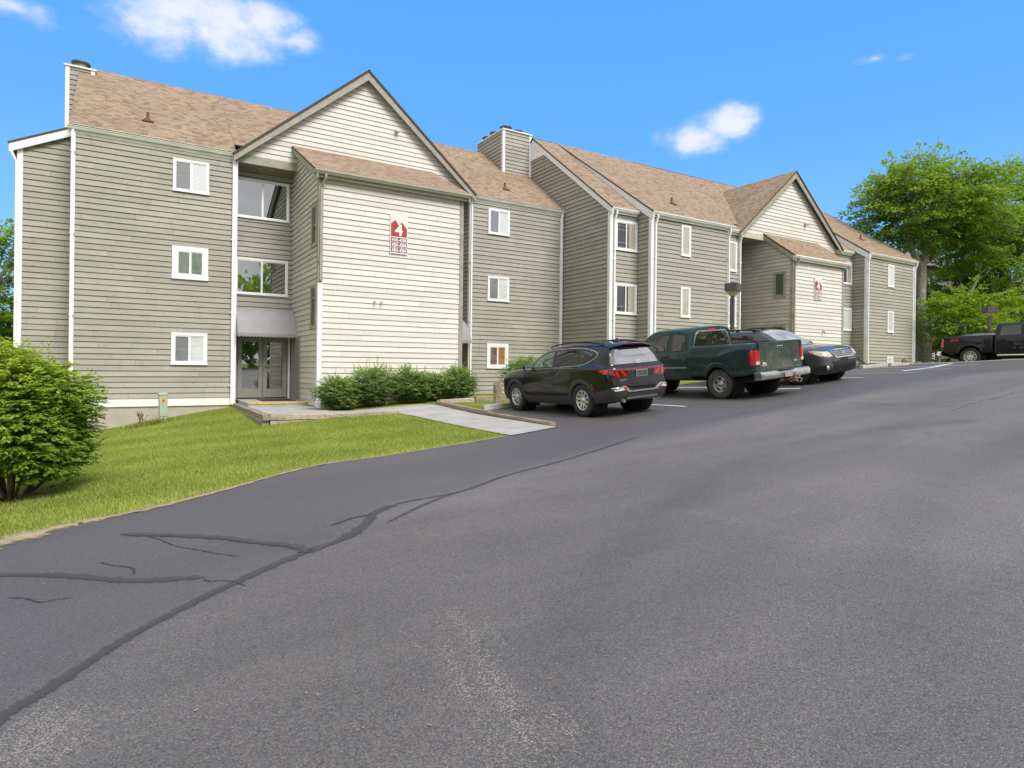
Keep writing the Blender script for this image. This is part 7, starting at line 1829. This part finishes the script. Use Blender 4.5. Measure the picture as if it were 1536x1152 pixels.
# ================================================================== wagons (dark wagon nose out, grey car behind the black pickup)
def wagon(label, paint, scale_z, x, y, hdg, full=True):
    c = Car('parked_car', label, 'car', 'cars parked in the lot'); wb = 2.615; ax = (wb / 2, -wb / 2)
    lo = [.25, .25, .36, .56, .78]
    st = [ST([2.02, 2.0, 2.10, 2.16, 2.15, 2.10, 2.07, 2.05, 2.04, 2.04, 2.04], [0, .40, .46, .50, .50, .49, .46, .40, .32, .18, 0], [.27, .27, .38, .52, .70, .83, .87, .895, .905, .915, .92]),
          ST([1.95, 1.93, 2.02, 2.06, 2.05, 2.0, 1.97, 1.95, 1.94, 1.94, 1.94], [0, .62, .72, .76, .755, .73, .69, .60, .48, .25, 0], [.26, .26, .38, .54, .72, .86, .91, .93, .94, .95, .955]),
          ST(1.76, [0, .74, .83, .855, .855, .81, .75, .64, .52, .27, 0], lo + [.92, .965, .985, .995, 1.01, 1.015]),
          ST(1.30, [0, .76, .845, .88, .885, .85, .78, .66, .54, .28, 0], lo + [.965, 1.01, 1.03, 1.04, 1.055, 1.06]),
          ST(.92, [0, .77, .845, .88, .89, .865, .81, .71, .58, .30, 0], lo + [.98, 1.03, 1.055, 1.07, 1.085, 1.09]),
          ST(.60, [0, .77, .84, .875, .89, .87, .83, .78, .68, .36, 0], lo + [.99, 1.04, 1.14, 1.23, 1.29, 1.30]),
          ST(.18, [0, .77, .84, .875, .89, .87, .835, .765, .665, .37, 0], lo + [1.0, 1.045, 1.28, 1.45, 1.525, 1.54]),
          ST(-.2, [0, .77, .84, .875, .89, .87, .835, .755, .65, .37, 0], lo + [1.0, 1.045, 1.33, 1.54, 1.61, 1.625]),
          ST(-1.2, [0, .77, .845, .88, .89, .87, .835, .755, .64, .37, 0], lo + [1.01, 1.055, 1.34, 1.555, 1.625, 1.64]),
          ST(-1.85, [0, .75, .83, .865, .875, .86, .82, .74, .62, .36, 0], lo + [1.02, 1.065, 1.33, 1.52, 1.585, 1.60]),
          ST([-2.25, -2.25, -2.3, -2.32, -2.3, -2.27, -2.24, -2.16, -2.05, -2.02, -2.02], [0, .66, .74, .78, .79, .77, .73, .66, .54, .32, 0], [.32, .32, .42, .58, .8, 1.02, 1.07, 1.30, 1.48, 1.54, 1.55])]
    st = [[(a, b, z * scale_z) for a, b, z in r_] for r_ in st]
    Z = lambda L: [(a, z * scale_z) for a, z in L]
    cz, ro = .345, .385
    c.loft('body', st, M[paint], [(a, cz, ro + .015) for a in ax]); c.wells(ax, ro + .012, cz, .46, .82)
    for pl in ([(.62, 1.075), (.40, 1.25), (.12, 1.41), (-.16, 1.47), (-.22, 1.075)], [(-.30, 1.08), (-.26, 1.475), (-1.0, 1.49), (-1.08, 1.085)], [(-1.16, 1.09), (-1.12, 1.485), (-1.6, 1.46), (-1.86, 1.30), (-1.90, 1.12)]):
        c.panel('side_window', 'y+', Z(pl), M['carglass'], .006, .07, True)
    c.panel('windscreen', 'z+', [(.86, -.62), (.90, 0), (.86, .62), (.28, .55), (.02, .50), (-.02, 0), (.02, -.50), (.28, -.55)], M['carglass_front'], .006, .07)
    c.panel('rear_window', 'x-', Z([(-.58, 1.10), (.58, 1.10), (.50, 1.45), (-.50, 1.45)]), M['carglass'], .006, .07)
    for sg in (1, -1): c.panel('tail_lamp', 'x-', [[(sg * .62, .85), (sg * .74, .85), (sg * .72, 1.06), (sg * .62, 1.06)][::sg]], M['redlamp'], .01, .05)
    for sg in (1, -1):
        mb = MB(); pth = [(.02, .60, 1.56), (-.2, .61, 1.62), (-1.1, .60, 1.665), (-1.7, .58, 1.61), (-1.8, .575, 1.57)]
        mb.tube(catmull([(a, b * sg, z * scale_z + .02) for a, b, z in pth], 5), .02, 8)
        for a, z in ((-.15, 1.58), (-.75, 1.61), (-1.4, 1.60)): mb.box(a - .05, a + .05, sg * .60 - .02, sg * .60 + .02, z * scale_z, (z + .06) * scale_z)
        mb.build('roof_rail', M['blackplastic'], c.root)
        mb = MB(); bm = bmesh.new(); bmesh.ops.create_uvsphere(bm, u_segments=14, v_segments=10, radius=1); mb.bm(bm, 0, Matrix.Translation((.55, sg * .98, 1.09 * scale_z)) @ Matrix.Diagonal((.07, .11, .08, 1)), True); bm.free(); mb.box(.52, .58, min(sg * .82, sg * .92), max(sg * .82, sg * .92), 1.04 * scale_z, 1.07 * scale_z); mb.build('mirror', M[paint], c.root)
    c.strip('door_seam', 'y+', [[(.80, 1.0), (.84, .8), (.78, .42)], [(-.26, 1.04), (-.28, .7), (-.26, .40)], [(-1.12, 1.05), (-1.0, .85), (-.86, .6), (-.82, .42)]], .01, M['well'], .003)
    for a in ax: c.arch('arch_lip', a, cz, ro - .005, ro + .03, M[paint], .008)
    c.panel('rocker_cladding', 'y+', [(.90, .255), (-.90, .255), (-.89, .40), (.89, .40)], M['plastic'], .008, .07, True)
    if full:
        # face: chrome-framed grille with emblem, aged headlamps, dark lower bumper with fog lamps
        gr = c.panel('grille', 'x+', [(-.40, .70), (.40, .70), (.47, .83), (.46, .875), (-.46, .875), (-.47, .83)], M['blackplastic'], .012, .04)
        c.strip('grille_frame', 'x+', [[(-.40, .695), (.40, .695)], [(.40, .695), (.475, .83), (.465, .88)], [(-.40, .695), (-.475, .83), (-.465, .88)], [(-.46, .882), (0, .885), (.46, .882)]], .030, M['chrome'], .022, False, parent=gr)
        c.strip('grille_bar', 'x+', [[(-.43, .79), (.43, .79)], [(-.42, .745), (.42, .745)], [(-.44, .835), (.44, .835)]] + [[(q, .715), (q, .86)] for q in np.linspace(-.36, .36, 9)], .014, M['satin'], .020, False, parent=gr)
        h = c.hit('x+', 0, .80); mb = MB(); X = Matrix.Translation(h[0] + Vector((.03, 0, 0))); mb.poly([X @ Vector((0, .07 * math.cos(t_), .038 * math.sin(t_))) for t_ in np.linspace(0, 2 * math.pi, 20, endpoint=False)]); mb.build('emblem', M['chrome'], gr)
        for sg in (1, -1):
            ax_ = [[(sg * .50, .735), (sg * .66, .715), (sg * .74, .76), (sg * .77, .84), (sg * .70, .875), (sg * .54, .865)][::sg]]
            hl = c.panel('headlight', 'x+', ax_, M['yellamp'], .012, .04)
            c.panel('side_lens', 'y+' if sg > 0 else 'y-', [[(2.04, .74), (1.93, .77), (1.70, .87), (1.66, .905), (1.80, .905), (2.0, .87)]], M['yellamp'], .010, .04, parent=hl)
            c.panel('amber_lens', 'y+' if sg > 0 else 'y-', [[(1.80, .83), (1.70, .872), (1.665, .90), (1.74, .90), (1.82, .88)]], M['amber'], .014, .03, parent=hl)
            fg = c.panel('fog_lamp', 'x+', [[(sg * .56, .36), (sg * .76, .40), (sg * .76, .50), (sg * .60, .47)][::sg]], M['blackplastic'], .014, .03)
            h = c.hit('x+', sg * .66, .435); mb = MB(); mb.lathe([(0, .03), (.05, .028), (.062, .02), (.065, 0)], axis='x', n=18, M=Matrix.Translation(h[0])); mb.build('fog_lens', M['chrome'], fg)
        c.panel('lower_grille', 'x+', [(-.46, .40), (.46, .40), (.54, .60), (-.54, .60)], M['blackplastic'], .010, .05)
        c.panel('lower_lip', 'x+', [(-.72, .285), (.72, .285), (.74, .36), (.50, .385), (-.50, .385), (-.74, .36)], M['plastic'], .014, .05)
        c.panel('bumper_corner', 'y+', [(2.08, .28), (1.72, .27), (1.72, .36), (1.86, .48), (2.08, .52)], M['plastic'], .010, .05, True)
        mb = MB(); h = c.hit('x+', 0, .62); mb.box(h[0].x + .004, h[0].x + .016, -.16, .16, .57, .68); mb.build('plate_holder', M['blackplastic'], c.root)
    c.wheels(ax, .765, .345, .22, 'five', rr=.63, rimmat='darkrim' if full else 'alloy')
    c.place(x, y, hdg, wb, .76)
    return c
wagon('dark grey blue wagon parked nose out behind the green pickup, chrome grille and cloudy headlights', 'paint_navy', .97, 16.55, 10.55 + 1.3, R(-90))
wagon('silver grey car showing only its roof behind the black pickup bed', 'paint_grey', 1.13, 37.0, 13.4, R(-90), False)
